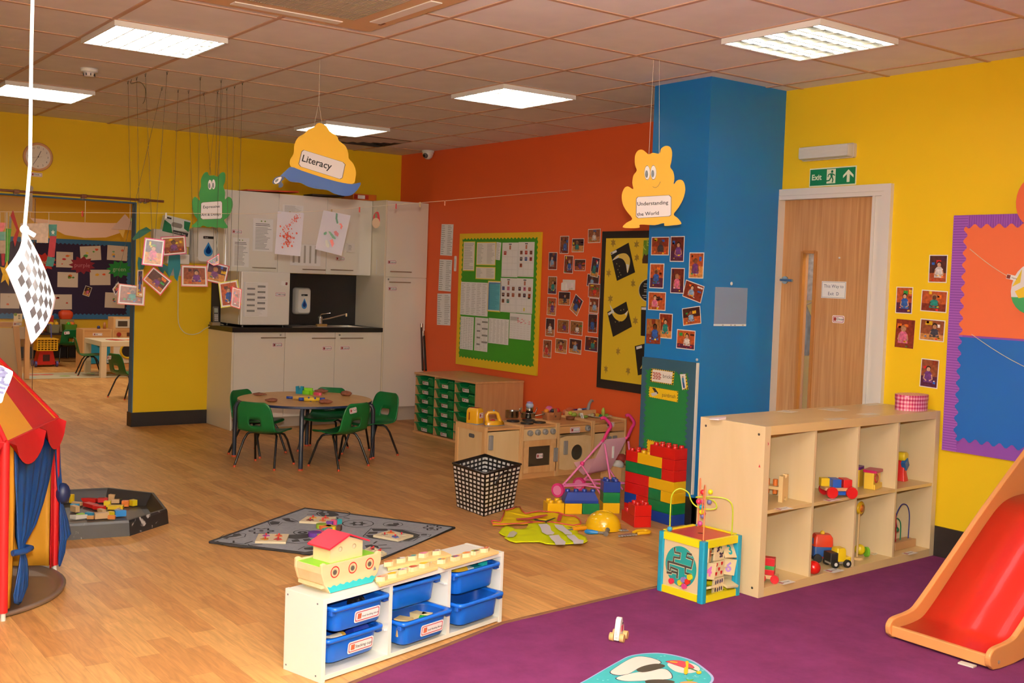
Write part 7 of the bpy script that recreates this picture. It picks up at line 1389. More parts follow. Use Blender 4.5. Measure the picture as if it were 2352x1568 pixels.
def tub(k,z1,out,lb,txt=None,hgt=.095):
 w=bw-.028;T=SM@TR(out,ys_[k]+bw/2,z1-hgt);t2=thing('storage_tub',lb,'tub',T,'blue tubs in the white shelf');D=SDp-.048;g=hgt-.012
 O=lambda f,g_,r:[(x-D/2,y)for x,y in rrect(-D/2*f,D/2*f,-w/2*g_,w/2*g_,r,5)]
 zs=lambda P,z:[(x,y,z)for x,y in P]
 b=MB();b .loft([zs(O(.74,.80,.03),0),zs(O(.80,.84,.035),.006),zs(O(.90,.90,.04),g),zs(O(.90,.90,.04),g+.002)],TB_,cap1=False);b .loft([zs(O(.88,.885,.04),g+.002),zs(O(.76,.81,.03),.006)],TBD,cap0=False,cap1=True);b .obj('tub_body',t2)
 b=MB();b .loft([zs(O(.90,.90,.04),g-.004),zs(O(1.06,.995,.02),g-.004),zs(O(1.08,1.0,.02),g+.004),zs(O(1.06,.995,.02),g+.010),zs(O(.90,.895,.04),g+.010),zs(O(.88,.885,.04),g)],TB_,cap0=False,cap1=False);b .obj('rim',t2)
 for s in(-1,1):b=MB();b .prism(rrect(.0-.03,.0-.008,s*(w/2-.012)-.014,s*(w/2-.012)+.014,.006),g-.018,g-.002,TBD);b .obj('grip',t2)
 if txt:sticker(t2,FRM((-D/2+D/2*.865+.0035,.03,g*.47),(0,1,0),(.12,0,1)),.125,.044,txt,'name_label','c0603c')
 return t2,T
tub(0,.262,.018,'upper left blue tub labelled Small building blocks','Small building blocks');tub(0,.142,-.012,'lower left blue tub labelled Stacking cups','Stacking cups');tub(1,.262,-.022,'upper blue tub in the middle bay, pushed right in');tub(1,.142,.040,'lower middle blue tub pulled out, full of wooden blocks','Small Building Blocks')
tub(2,.262,.010,'upper blue tub in the right bay with yellow and teal toys');tub(2,.142,.034,'lower right blue tub, empty and without label')
def inshelf(k,x,y,z,name,lb,cat,fn,rz=0):b=MB();fn(b);b .obj(name,M=SM@TR(x,ys_[k]+bw/2+y,z,rz),label=lb,cat=cat)
WB_=[(-.10,-.02,'d9bd84',(.06,.05,.03),.3,'large pale wooden block in the middle tub'),(-.045,-.06,'86c42c',(.05,.035,.025),.8,'lime green block in the middle tub'),(-.05,.01,'d9bd84',(.035,.03,.03),.2,'small pale block in the middle tub'),(-.06,.05,'1c9434',(.035,.03,.02),.6,'dark green block in the middle tub'),(-.12,.07,'e0c890',(.08,.04,.03),.1,'pale block at the back right of the tub'),(-.04,-.10,'c8ab74',(.04,.03,.03),1.2,'tan wooden block at the left of the tub'),(-.08,.09,'e0c890',(.04,.03,.028),.5,'pale square block at right in the tub')]
for x,y,c,(a,e,h_),rz,lb in WB_:inshelf(1,x+.03,y,.108,'wooden_block',lb,'wooden block',lambda b:b .box(-a/2,a/2,-e/2,e/2,-h_,.004,m(c,.5)),rz)
inshelf(0,-.06,-.05,.10,'stacking_cup','white and yellow cup in the stacking cups tub','cup',lambda b:(b .cyl((-.0,-.04,.014),(0,.03,.014),.022,m('ece4d2',.4),16),b .cyl((.0,.015,.014),(0,.031,.014),.0225,m('e0b040',.4),16)))
inshelf(0,-.07,.06,.10,'stacking_cup','blue cup in the stacking cups tub','cup',lambda b:b .cyl((-.0,-.035,.014),(0,.04,.014),.026,m('1c3cb0',.4),16));inshelf(0,-.04,.02,.105,'stacking_cup','small red cup in the stacking cups tub','cup',lambda b:b .cyl((-.0,-.012,.01),(0,.012,.01),.012,m('c02028',.4),12))
inshelf(0,-.05,.03,.222,'black_toy','black toy wheels lying in the upper left tub','toy',lambda b:[b .cyl((0,-.03+q*.025,.015),(0,-.018+q*.025,.015),.016,m('15131a',.5),12)for q in range(3)])
inshelf(2,-.05,-.06,.222,'plastic_toy','yellow plastic toy in the upper right tub','toy',lambda b:b .cyl((-.0,-.03,.018),(0,.04,.018),.022,m('d8b02c',.4),16));inshelf(2,-.05,.0,.222,'plastic_toy','white plastic toy piece in the upper right tub','toy',lambda b:b .box(-.02,.02,-.015,.015,0,.03,m('e4ecec',.4)));inshelf(2,-.05,.045,.222,'plastic_toy','teal plastic toy pieces in the upper right tub','toy',lambda b:(b .box(-.02,.02,-.03,.02,0,.028,m('1898a4',.4)),b .box(-.01,.02,.03,.055,.01,.04,m('20b0b4',.4))))
# ark
Zs=Z(640,1180,4.04);iS=SM .inverted()
q0=iS@PZ(*Zs(480,738),SHh);q1=iS@PZ(*Zs(892,642),SHh);AY=(q0 .y+q1 .y)/2;AXf=min(q0 .x,-.006)
AKW=wood('dcc08c','e4cb9b','Y',1,.42,freq=6);GRl=m('86d018',.35)
t=thing('toy_ark','wooden toy ark with red roof and portholes on white shelf','toy ark',SM@TR(AXf-.075,AY,SHh+.0005));HLf=abs(q1 .y-q0 .y)/2;hullw=.068
side=[(-HLf,0),(HLf,0),(HLf*1.28,.035),(HLf*1.42,.075),(HLf*1.42,.108),(HLf*1.28,.112),(HLf*1.15,.103),(-HLf*1.15,.103),(-HLf*1.28,.112),(-HLf*1.42,.108),(-HLf*1.42,.075),(-HLf*1.28,.035)]
for x in(hullw,-hullw):b=MB();b .push(FRM((x,0,0),(0,1,0),(0,0,1)));b .prism(side,-.006,.006,AKW);b .pop();b .obj('hull_side',t,bev=.002)
b=MB();b .box(-hullw+.006,hullw-.006,-HLf*1.30,HLf*1.30,.02,.03,AKW)
for s in(-1,1):b .add([(x,s*HLf*q,z)for q,z in((.98,.0),(1.25,.035),(1.39,.075),(1.39,.098))for x in(-hullw+.006,hullw-.006)],[(0,1,3,2),(2,3,5,4),(4,5,7,6)],AKW)
b .obj('hull_end',t,solid=.004);MB().box(-hullw+.007,hullw-.007,-HLf*1.38,HLf*1.38,.088,.099,GRl).obj('deck',t,bev=.002)
for i,q in enumerate((-.75,.02,.78)):
 b=MB();b .push(FRM((hullw+.0062,q*HLf*1.08,.073),(0,1,0),(0,0,1)));A=arc(0,0,.021,0,2*PI,24)[:-1];B2=arc(0,0,.017,0,2*PI,24)[:-1];b .add([(x,y,.0008)for x,y in A+B2],[(k,(k+1)%24,24+(k+1)%24,24+k)for k in range(24)],m('c82420',.4));b .disc(0,0,.0125,m('b9a57c',.6),.0008,20);b .disc(-.001,-.001,.009,m('4a4438',.7),.0014,20);b .pop();b .obj('porthole',t)
b=MB();b .push(FRM((hullw+.0062,0,0),(0,1,0),(0,0,1)));n=28;topw=[(-HLf*1.16+HLf*2.42*k/n,.024+.0035*math .cos(k*PI*2/3.5))for k in range(n+1)];b .poly([(-HLf,.001),(HLf,.001),(HLf*1.26,.03)]+topw[::-1][1:],m('28b0b8',.4),.0009);b .poly([(HLf*1.02,.044),(HLf*1.18,.044),(HLf*1.1,.06)],m('6c7484'),.001);b .pop();b .obj('painted_waves',t)
hw2,hl=.046,HLf*.80;b=MB();b .box(-hw2,hw2,-hl,hl*.92,.099,.155,AKW);b .add([(hw2,-hl,.155),(hw2,hl*.92,.155),(hw2,0,.182),(-hw2,-hl,.155),(-hw2,hl*.92,.155),(-hw2,0,.182)],[(0,1,2),(3,5,4)],AKW);b .obj('cabin',t)
for s in(-1,1):b=MB();yy=s*(hl+.016);b .add([(x,y,z)for x in(-hw2-.014,hw2+.014)for y,z in((0,.188),(yy,.150),(yy,.156),(0,.194))],[(0,1,5,4),(3,7,6,2),(1,2,6,5),(0,3,2,1),(4,5,6,7)],m('c8283c',.3,spec=.5));b .obj('roof_half',t)
for q in(-.42,.40):b=MB();b .push(FRM((hw2+.0005,q*hl,.142),(0,1,0),(0,0,1)));b .disc(0,0,.0095,m('a48f66',.6),.0005,18);b .disc(-.0015,-.001,.0072,m('d0c4a0',.6),.0009,18);b .pop();b .obj('cabin_window',t)
# chunky puzzles on top of the shelf
def chunky(quad,pieces,lb):
 P=[iS@PZ(*Zs(*q),SHh+.012)for q in quad];
 c=sum(P,Vector((0,0,0)))/4;t=thing('chunky_puzzle',lb,'puzzle',SM@TR(c .x,c .y,SHh+.0005));MB().prism([(p .x-c .x,p .y-c .y)for p in P],0,.012,m('ecca84',.45)).obj('board',t,bev=.0015)
 for i,(x,y,cs)in enumerate(pieces):
  p=iS@PZ(*Zs(x,y),SHh+.030);R=random .Random(i+int(x));px_,py_=p .x-c .x,p .y-c .y;n=14;ph=R .uniform(0,6);sh=[((.0135*(1+.18*math .sin(3*a+ph)))*math .cos(a),(.024*(1+.16*math .sin(4*a+ph)))*math .sin(a))for a in[k*2*PI/n for k in range(n)]]
  b=MB();b .push(TR(px_,py_,.0));b .prism(sh,.011,.028,m('dccba0',.5));b .poly([(x_*.85,y_*.85)for x_,y_ in sh],m(cs[0],.4),.0284)
  for j,cc in enumerate(cs[1:]):b .poly([(x_*.36+(-.004+.008*(j%2)),y_*.36+(-.010+.011*j))for x_,y_ in sh],m(cc,.4),.0288+.0002*j)
  b .pop();b .obj('animal_piece',t)
chunky([(985,440),(1015,505),(1605,375),(1490,325)],[(1020,435,('e89050','d86838')),(1135,405,('e8e0d0','2c2824','f0ece4')),(1240,382,('6ca888','c85060','5088a0')),(1347,356,('e88ca8','e07898')),(1465,334,('ece0d4','8a3028','a04038'))],'chunky animal puzzle at the back of the white shelf top')
chunky([(880,585),(935,655),(1480,490),(1400,440)],[(960,572,('e0a888','c86848')),(1050,545,('f0c820','e8a020')),(1145,508,('e8e4dc','2c2420','d89090')),(1250,482,('c85838','b84830')),(1350,450,('f0cc20','f0b818','e8d840'))],'chunky animal puzzle at the front left, beside the ark')
chunky([(1420,440),(1545,490),(2045,345),(1930,300)],[(1520,412,('f0d038','2868b0','d86878')),(1640,388,('c83858','38a050','4080c0')),(1740,355,('e88848','f0c020')),(1825,335,('2c8858','e8c030','c84040')),(1915,310,('d84060','f0d8d8','e8b830'))],'chunky vehicle puzzle at the right end of white shelf')
# ---------------------------------------------------------------- hanging signs, photos and strings
class Plane:
 """upright plane through a point, turned by an angle from facing the camera"""
 def __init__(s,P,turn=0):
  d=Vector((CAM .x-P .x,CAM .y-P .y,0)).normalized();a=math .atan2(d .y,d .x)+turn
  s .n=Vector((math .cos(a),math .sin(a),0));s .M=FRM(tuple(P),(-s .n .y,s .n .x,0),(0,0,1));s .P=Vector(P);s .iv=s .M .inverted()
 def at(s,u,v):r=ray(u,v);return CAM+r*((s .P-CAM).dot(s .n)/r .dot(s .n))
 def loc(s,pts):return[tuple((s .iv@s .at(*q)).xy)for q in pts]
def depthpt(u,v,d):return CAM+ray(u,v)*d
STR=m('d8ccb0',.8);TWN=m('5c5a48',.9)
def hang(u,v):return PZ(u,v,HT)
Zl=Z(600,260,3.5625)
# Literacy shell
H=hang(735,137);pl=Plane(Vector((H .x,H .y,1.9)),.12);t=thing('hanging_sign','hanging yellow and blue shell sign reading Literacy','sign',pl .M);SY=m('f2bc1c',.6);SBl=m('1a4f98',.5)
b=MB();b .prism(smooth(pl .loc([Zl(*q)for q in((480,80),(530,105),(560,150),(620,190),(635,225),(690,270),(712,330),(715,370),(750,410),(773,470),(770,530),(745,578),(600,560),(450,520),(320,480),(245,440),(235,385),(265,330),(270,260),(300,200),(355,165),(385,135),(430,115),(450,90))]),3,True),0,.004,SY);b .obj('shell',t)
b=MB();b .prism(smooth(pl .loc([Zl(*q)for q in((245,440),(330,470),(480,520),(620,560),(740,580),(812,568),(790,620),(745,665),(690,678),(600,660),(540,630),(450,618),(380,600),(320,570),(240,560),(200,530),(175,515),(150,520),(200,470))]),3,True),.0045,.008,SBl);b .obj('body',t)
b=MB();b .prism(smooth(pl .loc([Zl(*q)for q in((175,515),(188,535),(165,560),(180,585),(165,608),(140,605),(142,580),(100,580),(90,560),(115,525),(150,515))]),3,True),.006,.010,m('1c2c50',.5));b .poly(smooth(pl .loc([Zl(*q)for q in((165,522),(150,560),(118,578),(103,560),(125,532))]),3,True),PAP,.0105);b .poly(smooth(pl .loc([Zl(*q)for q in((140,535),(135,555),(115,568),(112,552),(125,540))]),3,True),BLK,.011);b .obj('head',t)
b=MB();Q=smooth(pl .loc([Zl(*q)for q in((345,300),(670,400),(688,420),(665,530),(645,541),(320,438),(304,415),(328,312))]),1,True);b .prism(Q,.0045,.006,m('5a4a3a',.5));c=sum((Vector(q)for q in Q),Vector((0,0)))/len(Q);b .poly([tuple(c+(Vector(q)-c)*.97)for q in Q],m('e0d8d2',.5),.0065)
p0,p1=(Vector(q)for q in pl .loc([Zl(325,390),Zl(565,462)]));an=math .atan2((p1-p0).y,(p1-p0).x);b .push(Matrix .Translation((p0 .x,p0 .y,.007))@Matrix .Rotation(an,4,'Z'));b .text('Literacy',0,0,.06,INK,0,bold=.001,fit=(p1-p0).length);b .pop();b .obj('name_panel',t)
def string(P,Q,r,mt,lb,grp=None,nm='hanging_string',knot=False):
 b=MB();b .cyl(tuple(P),tuple(Q),r,mt,5)
 if knot:b .ball(tuple(P-Vector((0,0,.02))),r*3,mt,6,4);b .cyl(tuple(P+Vector((-.018,0,-.002))),tuple(P-Vector((0,0,.022))),r,mt,4);b .cyl(tuple(P+Vector((.018,0,-.002))),tuple(P-Vector((0,0,.022))),r,mt,4)
 return b .obj(nm,label=lb,cat='string',group=grp)
a=pl .at(*Zl(480,84));b=MB();k=Vector((H .x,H .y,a .z+.12));b .cyl((H .x,H .y,HT),tuple(k),.0012,STR,5);b .cyl(tuple(k),tuple(pl .at(*Zl(500,105))),.001,STR,5);b .cyl(tuple(k),tuple(pl .at(*Zl(430,112))),.001,STR,5);b .obj('hanging_string',label='thin string holding up the Literacy shell sign',cat='string')
# frogs
def frog(pl,Zf,body,col,eyes,lab,txts,lb,smile=None,tsz=1.,slant=0):
 t=thing('hanging_sign',lb,'sign',pl .M);b=MB();b .prism(smooth(pl .loc([Zf(*q)for q in body]),3,True),0,.004,m(col,.6));b .obj('frog_shape',t)
 for i,(x,y,rx,ry)in enumerate(eyes):
  E_=lambda f,dx=0,dy=0:pl .loc([Zf(x+dx+rx*f*math .cos(a*PI/10),y+dy+ry*f*math .sin(a*PI/10))for a in range(20)])
  b=MB();b .poly(E_(1.08),BLK,.0045);b .poly(E_(1),m('ece6da',.5),.005);b .poly(E_(.55,-rx*.25,ry*.2),BLK,.0055);b .obj('eye',t)
 b=MB();Q=smooth(pl .loc([Zf(*q)for q in lab]),1,True);b .prism(Q,.0045,.006,m('5a4a3a',.5));c=sum((Vector(q)for q in Q),Vector((0,0)))/len(Q);b .poly([tuple(c+(Vector(q)-c)*.965)for q in Q],m('e6ded8',.5),.0065)
 for s_,(x0,y0),(x1,y1)in txts:
  p0,p1=(Vector(q)for q in pl .loc([Zf(x0,y0),Zf(x1,y1)]));an=math .atan2((p1-p0).y,(p1-p0).x);b .push(Matrix .Translation((p0 .x,p0 .y,.007))@Matrix .Rotation(an,4,'Z'));b .text(s_,0,0,.05,INK,0,shear=slant,fit=(p1-p0).length,bold=.0006);b .pop()
 b .obj('name_panel',t)
 if smile:b=MB();b .stroke(smooth(pl .loc([Zf(*q)for q in smile]),4),.0022,m('6a5420'),.0045);b .obj('smile',t)
 return t
H=hang(1508,137);pf=Plane(Vector((H .x,H .y,1.7)),-.05)
frog(pf,Z5,[(262,100),(290,90),(332,95),(345,62),(375,44),(405,52),(418,90),(412,150),(405,185),(425,215),(433,260),(428,300),(450,275),(478,270),(498,290),(505,340),(490,400),(460,455),(428,500),(455,525),(480,560),(455,570),(430,572),(368,577),(362,558),(300,572),(205,568),(200,588),(150,592),(88,586),(115,555),(152,530),(115,480),(88,430),(82,370),(100,325),(125,314),(158,332),(152,290),(160,240),(182,208),(170,170),(170,110),(190,75),(220,70),(245,88)],'f0b822',[(252,223,18,45),(293,221,18,45)],[(188,383),(400,371),(414,385),(413,505),(400,514),(190,527),(176,515),(177,395)],[('Understanding',(184,443),(390,432)),('the World',(184,512),(330,502))],'hanging yellow frog sign reading Understanding the World',[(288,315),(305,322),(325,310),(340,282)],1.03)
for x,y,s in((262,112,'left'),(331,102,'right')):q=pf .at(*Z5(x,y));string(Vector((H .x,H .y,HT))+Vector((.01,.012,0))*(1 if s=='right' else-1),q,.0012,m('e6dcc8',.8),'thin %s string of the yellow frog sign'%s)
Z3g=Z(260,380,3.7325);H=hang(500,205);pg=Plane(Vector((H .x,H .y,1.6)),.05)
frog(pg,Z3g,[(822,85),(865,85),(895,95),(920,65),(950,58),(962,85),(958,140),(945,180),(960,230),(958,290),(985,268),(1015,285),(1025,330),(1015,385),(985,440),(950,470),(985,530),(940,538),(910,530),(885,535),(850,525),(810,528),(770,515),(740,530),(670,522),(722,470),(692,420),(678,350),(682,290),(705,268),(742,300),(735,240),(752,180),(752,120),(780,65),(810,58)],'1f8a2c',[(829,165,16,42),(860,162,15,42)],[(765,315),(925,304),(935,318),(935,445),(922,458),(765,463),(748,450),(752,325)],[('Expressive',(768,368),(912,360)),('Art & Design',(755,433),(922,426))],'hanging green frog sign reading Expressive Art and Design',None,1.02,.15)
string(Vector((H .x,H .y,HT)),pg .at(*Z3g(822,92)),.001,TWN,'dark string holding the left ear of the green frog sign');string(Vector((H .x+.01,H .y+.03,HT)),pg .at(*Z3g(895,100)),.001,TWN,'dark string holding the right ear of the green frog sign')
# photo mobile
def photo_quad(pl,Zf,Q,seed,lb,edge='e85a8c',off=0):
 L=[Vector(q)for q in pl .loc([Zf(*q)for q in Q])];c=sum(L,Vector((0,0)))/4;w=(L[1]-L[0]).length;h=(L[3]-L[0]).length;b=MB();e=.006
 b .box(-w/2-e,w/2+e,-h/2-e,h/2+e,-.002,-.0005,m(edge,.5));photo_mesh(b,w,h,seed,.07);b .v=[(max(-w/2-e,min(w/2+e,x)),max(-h/2-e,min(h/2+e,y)),z)for x,y,z in b .v];V=[]
 for x,y,z in b .v:s,q=x/w+.5,.5-y/h;p=(L[0]*(1-s)+L[1]*s)*(1-q)+(L[3]*(1-s)+L[2]*s)*q-c;V .append((p .x,p .y,z*1.5))
 b .v=V;b .obj('hanging_photo',M=pl .M@Matrix .Translation((c .x,c .y,off)),label=lb,cat='photo',group='photographs hanging on strings')
PHS=[([(278,625),(437,645),(415,860),(252,843)],(384,163),'hanging photo with a pink border, child in green stripes','e84c8c'),([(413,618),(612,607),(622,750),(432,768)],(409,205),'hanging landscape photo right of the pink bordered one','c84c6c'),([(345,873),(493,990),(405,1104),(258,978)],(334,168),'hanging photo turned like a diamond on yellow wall','d84848'),([(55,1018),(270,1045),(260,1195),(42,1180)],(294,185),'hanging photo of a baby in white at the opening','f08a7c'),([(213,903),(253,900),(247,1120),(207,1113)],(314,176),'narrow edge-on hanging photo beside the baby photo','d0a860'),([(592,860),(797,868),(803,1032),(590,1028)],(433,207),'hanging photo of children at a yellow tray','f08a8c'),([(810,822),(903,765),(905,840),(860,855)],(500,208),'hanging photo half hidden behind the tilted one','e85a6c'),([(813,822),(990,868),(955,1018),(782,980)],(468,212),'tilted hanging photo with a green table of children','c83848'),([(908,1010),(1060,985),(1090,1190),(930,1213)],(521,200),'yellow edged hanging photo before the worktop','e8e050'),([(1025,1045),(1095,1065),(1083,1222),(1013,1200)],(557,187),'narrow hanging photo overlapping the fridge','c84040'),([(0,1060),(42,1005),(60,1040),(20,1110)],(372,200),'small hanging photo behind the baby photo','c0b0a0')]
used_={}
for i,(Q,hk,lb,ec)in enumerate(PHS):
 Hp=hang(*hk);d0=(Vector((Hp .x,Hp .y,1.5))-CAM).dot(_f);cu=sum(q[0]for q in Q)/4;cv=sum(q[1]for q in Q)/4;P=depthpt(*Z3g(cu,cv),d0);p_=Plane(P,.25*math .sin(i*2.1));photo_quad(p_,Z3g,Q,500+i,lb,ec,0)
 top=min(Q,key=lambda q:q[1]);tp=p_ .at(*Z3g((Q[0][0]+Q[1][0])/2,(Q[0][1]+Q[1][1])/2)if i!=2 else Z3g(*top));string(Vector((Hp .x,Hp .y,HT)),tp,.0013,TWN,'dark twine from ceiling to the '+lb .replace('hanging ',''),'twines of the photo mobile',knot=True)
for(u,v),(u1,v1)in(((460,176),(453,590)),((508,182),(497,600)),((539,195),(527,700))):Hp=hang(u,v);d0=(Vector((Hp .x,Hp .y,1.5))-CAM).dot(_f);string(Vector((Hp .x,Hp .y,HT)),depthpt(u1,v1,d0),.0013,TWN,'dark twine hanging with nothing on it, ceiling hook at %s'%{460:'back left',508:'back middle',539:'right edge'}[u],'twines of the photo mobile',knot=True)
q=hang(300,180);b=MB();b .tube(smooth([tuple(q+Vector((.02,0,-.01))),tuple(q+Vector((-.02,.01,-.03))),tuple(q+Vector((.03,.05,-.02))),tuple(q+Vector((.05,.08,-.06))),tuple(q+Vector((.05,.08,-.13))),tuple(q+Vector((.04,.07,-.16)))],5),.0022,TWN,5);b .obj('string_tangle',label='tangle of spare twine at the left ceiling hook',cat='string')
# washing line, pegs and paintings
LNP=[(-40,484,6.9),(0,486,7.0),(160,488,7.15),(330,489,7.3),(480,490,7.45),(600,491,7.6),(740,484,7.8),(867,473,8.0),(1022,461,8.3),(1160,449,8.65),(1312,436,9.02)]
b=MB();b .tube([tuple(depthpt(*q))for q in LNP],.0018,m('e4cfae',.8),6);b .obj('washing_line',label='thin white washing line stretched across to the orange wall',cat='line')
for u,v,d,c,lb in((666,488,7.7,'b89860','wooden peg holding the orange splash painting'),(762,483,7.83,'b89860','wooden peg holding the coloured collage'),(826,478,7.93,'c8402c','red peg on the line over the third wall cupboard'),(910,470,8.08,'c02c28','red peg on the line before the tall cupboard'),(965,466,8.2,'b89860','wooden peg on the line at the tall cupboard edge'),(190,487,7.18,'c84030','small red peg on the line before the opening'),(382,491,7.35,'e8e4da','small white peg on the line over the photo mobile'),(1022,463,8.3,'b86840','small peg on the line before the orange wall')):
 p=depthpt(u,v,d);b=MB();b .box(-.004,.004,-.004,.004,-.03,.008,m(c,.5));b .box(-.0045,.0045,-.007,-.004,-.026,.006,m(c,.5));b .obj('clothes_peg',M=TR(p .x,p .y,p .z,.9),label=lb,cat='peg',group='pegs on the washing line')
Zk=Z(460,420,2.75)
def hungpaper(Q,d,lb,fn):
 cu=sum(q[0]for q in Q)/4;cv=sum(q[1]for q in Q)/4;pl=Plane(depthpt(*Zk(cu,cv),d),0);b=MB();L=[Vector(q)for q in pl .loc([Zk(*q)for q in Q])];n=10;V=[]
 for j in range(n+1):
  for i in range(n+1):s,q=i/n,j/n;p=(L[0]*(1-s)+L[1]*s)*(1-q)+(L[3]*(1-s)+L[2]*s)*q;V .append((p .x,p .y,.006*math .sin(s*7+q*2)*q))
 b .add(V,[(j*(n+1)+i,(j+1)*(n+1)+i,(j+1)*(n+1)+i+1,j*(n+1)+i+1)for j in range(n)for i in range(n)],m('d3cfd8',.7),True);fn(b,lambda pts:pl .loc([Zk(*q)for q in pts]));b .obj('hanging_painting',M=pl .M,label=lb,cat='painting')
def splash(b,L):
 R=random .Random(7);OC=m('dc5430',.6)
 for k in range(150):
  if k<90:x,y=R .gauss(548,22),R .gauss(355,32)
  else:q=R .random();x,y=540+q*85+R .gauss(0,9),280-q*75+R .gauss(0,9)
  x=max(488,min(640,x));y=max(195,min(440,y));s=R .uniform(1.5,7 if k<90 else 4);b .poly(L([(x-s,y-s*.5),(x+s*.3,y-s*1.3),(x+s,y+s*.4),(x-s*.2,y+s*1.2)]),OC,.0085)
hungpaper([(490,178),(655,192),(632,463),(470,448)],7.68,'painting splashed with orange paint pegged on the line',splash)
def coll(b,L):
 for pts,c in(([(857,190),(868,195),(866,225),(872,255),(862,258),(854,225)],'1c6a34'),([(875,258),(890,255),(900,275),(890,295),(884,285),(888,270)],'d8482c'),([(780,315),(795,307),(800,315),(795,327),(780,328)],'1c7a3c'),([(808,306),(822,308),(857,350),(852,357),(835,348)],'2c7a3c'),([(843,308),(858,302),(875,320),(870,340),(850,328)],'b01828'),([(788,365),(800,356),(818,395),(808,412),(795,400)],'b8b4a0'),([(818,362),(836,354),(845,385),(833,408)],'e05038')):b .poly(L(pts),m(c,.4),.0085)
hungpaper([(778,172),(950,205),(892,460),(726,418)],7.82,'white collage with green and red scraps pegged on the line',coll)
p=depthpt(864,500,7.98);pl=Plane(p,.3);t=thing('paper_discs','red and beige paper discs hanging before the tall cupboard','decoration',pl .M)
b=MB();b .prism(smooth(pl .loc([(857,498),(862,488),(869,487),(872,500),(872,512),(866,510),(860,512)]),3,True),0,.003,m('b02430',.5));b .poly(pl .loc([(861,490),(866,490),(867,508),(861,508)]),m('6a6a50'),.0035);b .obj('red_disc',t);b=MB();b .prism(pl .loc([(863+9*math .cos(a*PI/8),512+12*math .sin(a*PI/8))for a in range(16)]),.003,.006,m('c8a884',.6));b .obj('beige_disc',t);b=MB();q0=pl .loc([(866,474),(864,490)]);b .cyl((q0[0][0],q0[0][1],0),(q0[1][0],q0[1][1],.001),.001,STR,5);b .obj('loop',t)
# chequered flag and zebra square near the camera
Zf_=Z(0,460,4.357);pc=Plane(depthpt(72,650,1.7),.35);t=thing('hanging_flag','black and white chequered flag square hanging close to the camera','flag',pc .M);L4=[Vector(q)for q in pc .loc([Zf_(*q)for q in((232,280),(545,985),(312,1440),(60,690))])]
def quadpt(L4,s,q,bow=.0):p=(L4[0]*(1-s)+L4[1]*s)*(1-q)+(L4[3]*(1-s)+L4[2]*s)*q;return(p .x,p .y,bow*math .sin(PI*s)*.6+bow*math .sin(PI*q))
def sheetgrid(b,L4,s0,s1,q0,q1,n,mt,h,bow):
 V=[tuple(Vector(quadpt(L4,s0+(s1-s0)*i/n,q0+(q1-q0)*j/n,bow))+Vector((0,0,h)))for j in range(n+1)for i in range(n+1)];b .add(V,[(j*(n+1)+i,(j+1)*(n+1)+i,(j+1)*(n+1)+i+1,j*(n+1)+i+1)for j in range(n)for i in range(n)],mt,True)
b=MB();bd=[]
for s,q in((.04,0),(.96,0),(1,.04),(1,.96),(.96,1),(.04,1),(0,.96),(0,.04)):bd .append(quadpt(L4,s,q))
sheetgrid(b,L4,.0,1,.0,1,12,m('f0f2f0',.6),0,.02);b .obj('sheet',t,solid=.003)
b=MB();nc,nr=8,6
for i in range(nc):
 for j in range(nr):
  if(i+j)%2==0:sheetgrid(b,L4,.09+.84*i/nc,.09+.84*(i+1)/nc,.08+.80*j/nr,.08+.80*(j+1)/nr,4,m('231f1f',.6),.0045,.02)
b .obj('black_checks',t)
q=pc .at(*Zf_(245,290));b=MB();b .tube([tuple(depthpt(76,-60,1.72)),tuple(depthpt(72,120,1.71)),tuple(depthpt(69,380,1.7)),tuple(q)],.0028,m('e8ecdc',.7),8);b .obj('cord',t,pc .iv)
b=MB();b .tube(smooth([tuple(q),tuple(pc .at(*Zf_(290,320))),tuple(pc .at(*Zf_(345,352)))],4),.004,m('ece8da',.8),6,rr=None);b .ball(tuple(q),.007,m('ece8da',.8),8,6);b .obj('knot',t,pc .iv)
Zz=Z(0,720,6.54);pz=Plane(depthpt(10,885,1.45),.1);t=thing('hanging_square','zebra striped white foam square at the left edge over the tent','decoration',pz .M)
b=MB();b .prism(smooth(pz .loc([Zz(*q)for q in((-300,700),(0,775),(80,810),(160,850),(188,885),(150,1010),(60,1210),(-10,1340),(-300,1200))]),4,True),0,.004,m('f2f0f4',.5));b .obj('square',t)
b=MB()
for k,pts in enumerate((((-80,800),(20,812),(60,850)),((-80,850),(20,850),(85,885),(100,905)),((-80,930),(10,895),(60,912),(50,960)),((-80,1000),(0,935),(40,950),(30,1000),(60,1030)),((-80,990),(10,1030),(90,1065),(130,1060)),((-80,1080),(10,1105),(80,1120)),((-80,1150),(0,1175),(50,1185)))):b .stroke(smooth(pz .loc([Zz(*q)for q in pts]),5),.0035,m('1c1a3a',.6),.0045)
b .obj('stripes',t);b=MB();b .cyl(tuple(depthpt(-30,-80,1.45)),tuple(pz .at(*Zz(-160,740))),.002,m('e8ecdc',.7),6);b .obj('cord',t,pz .iv)
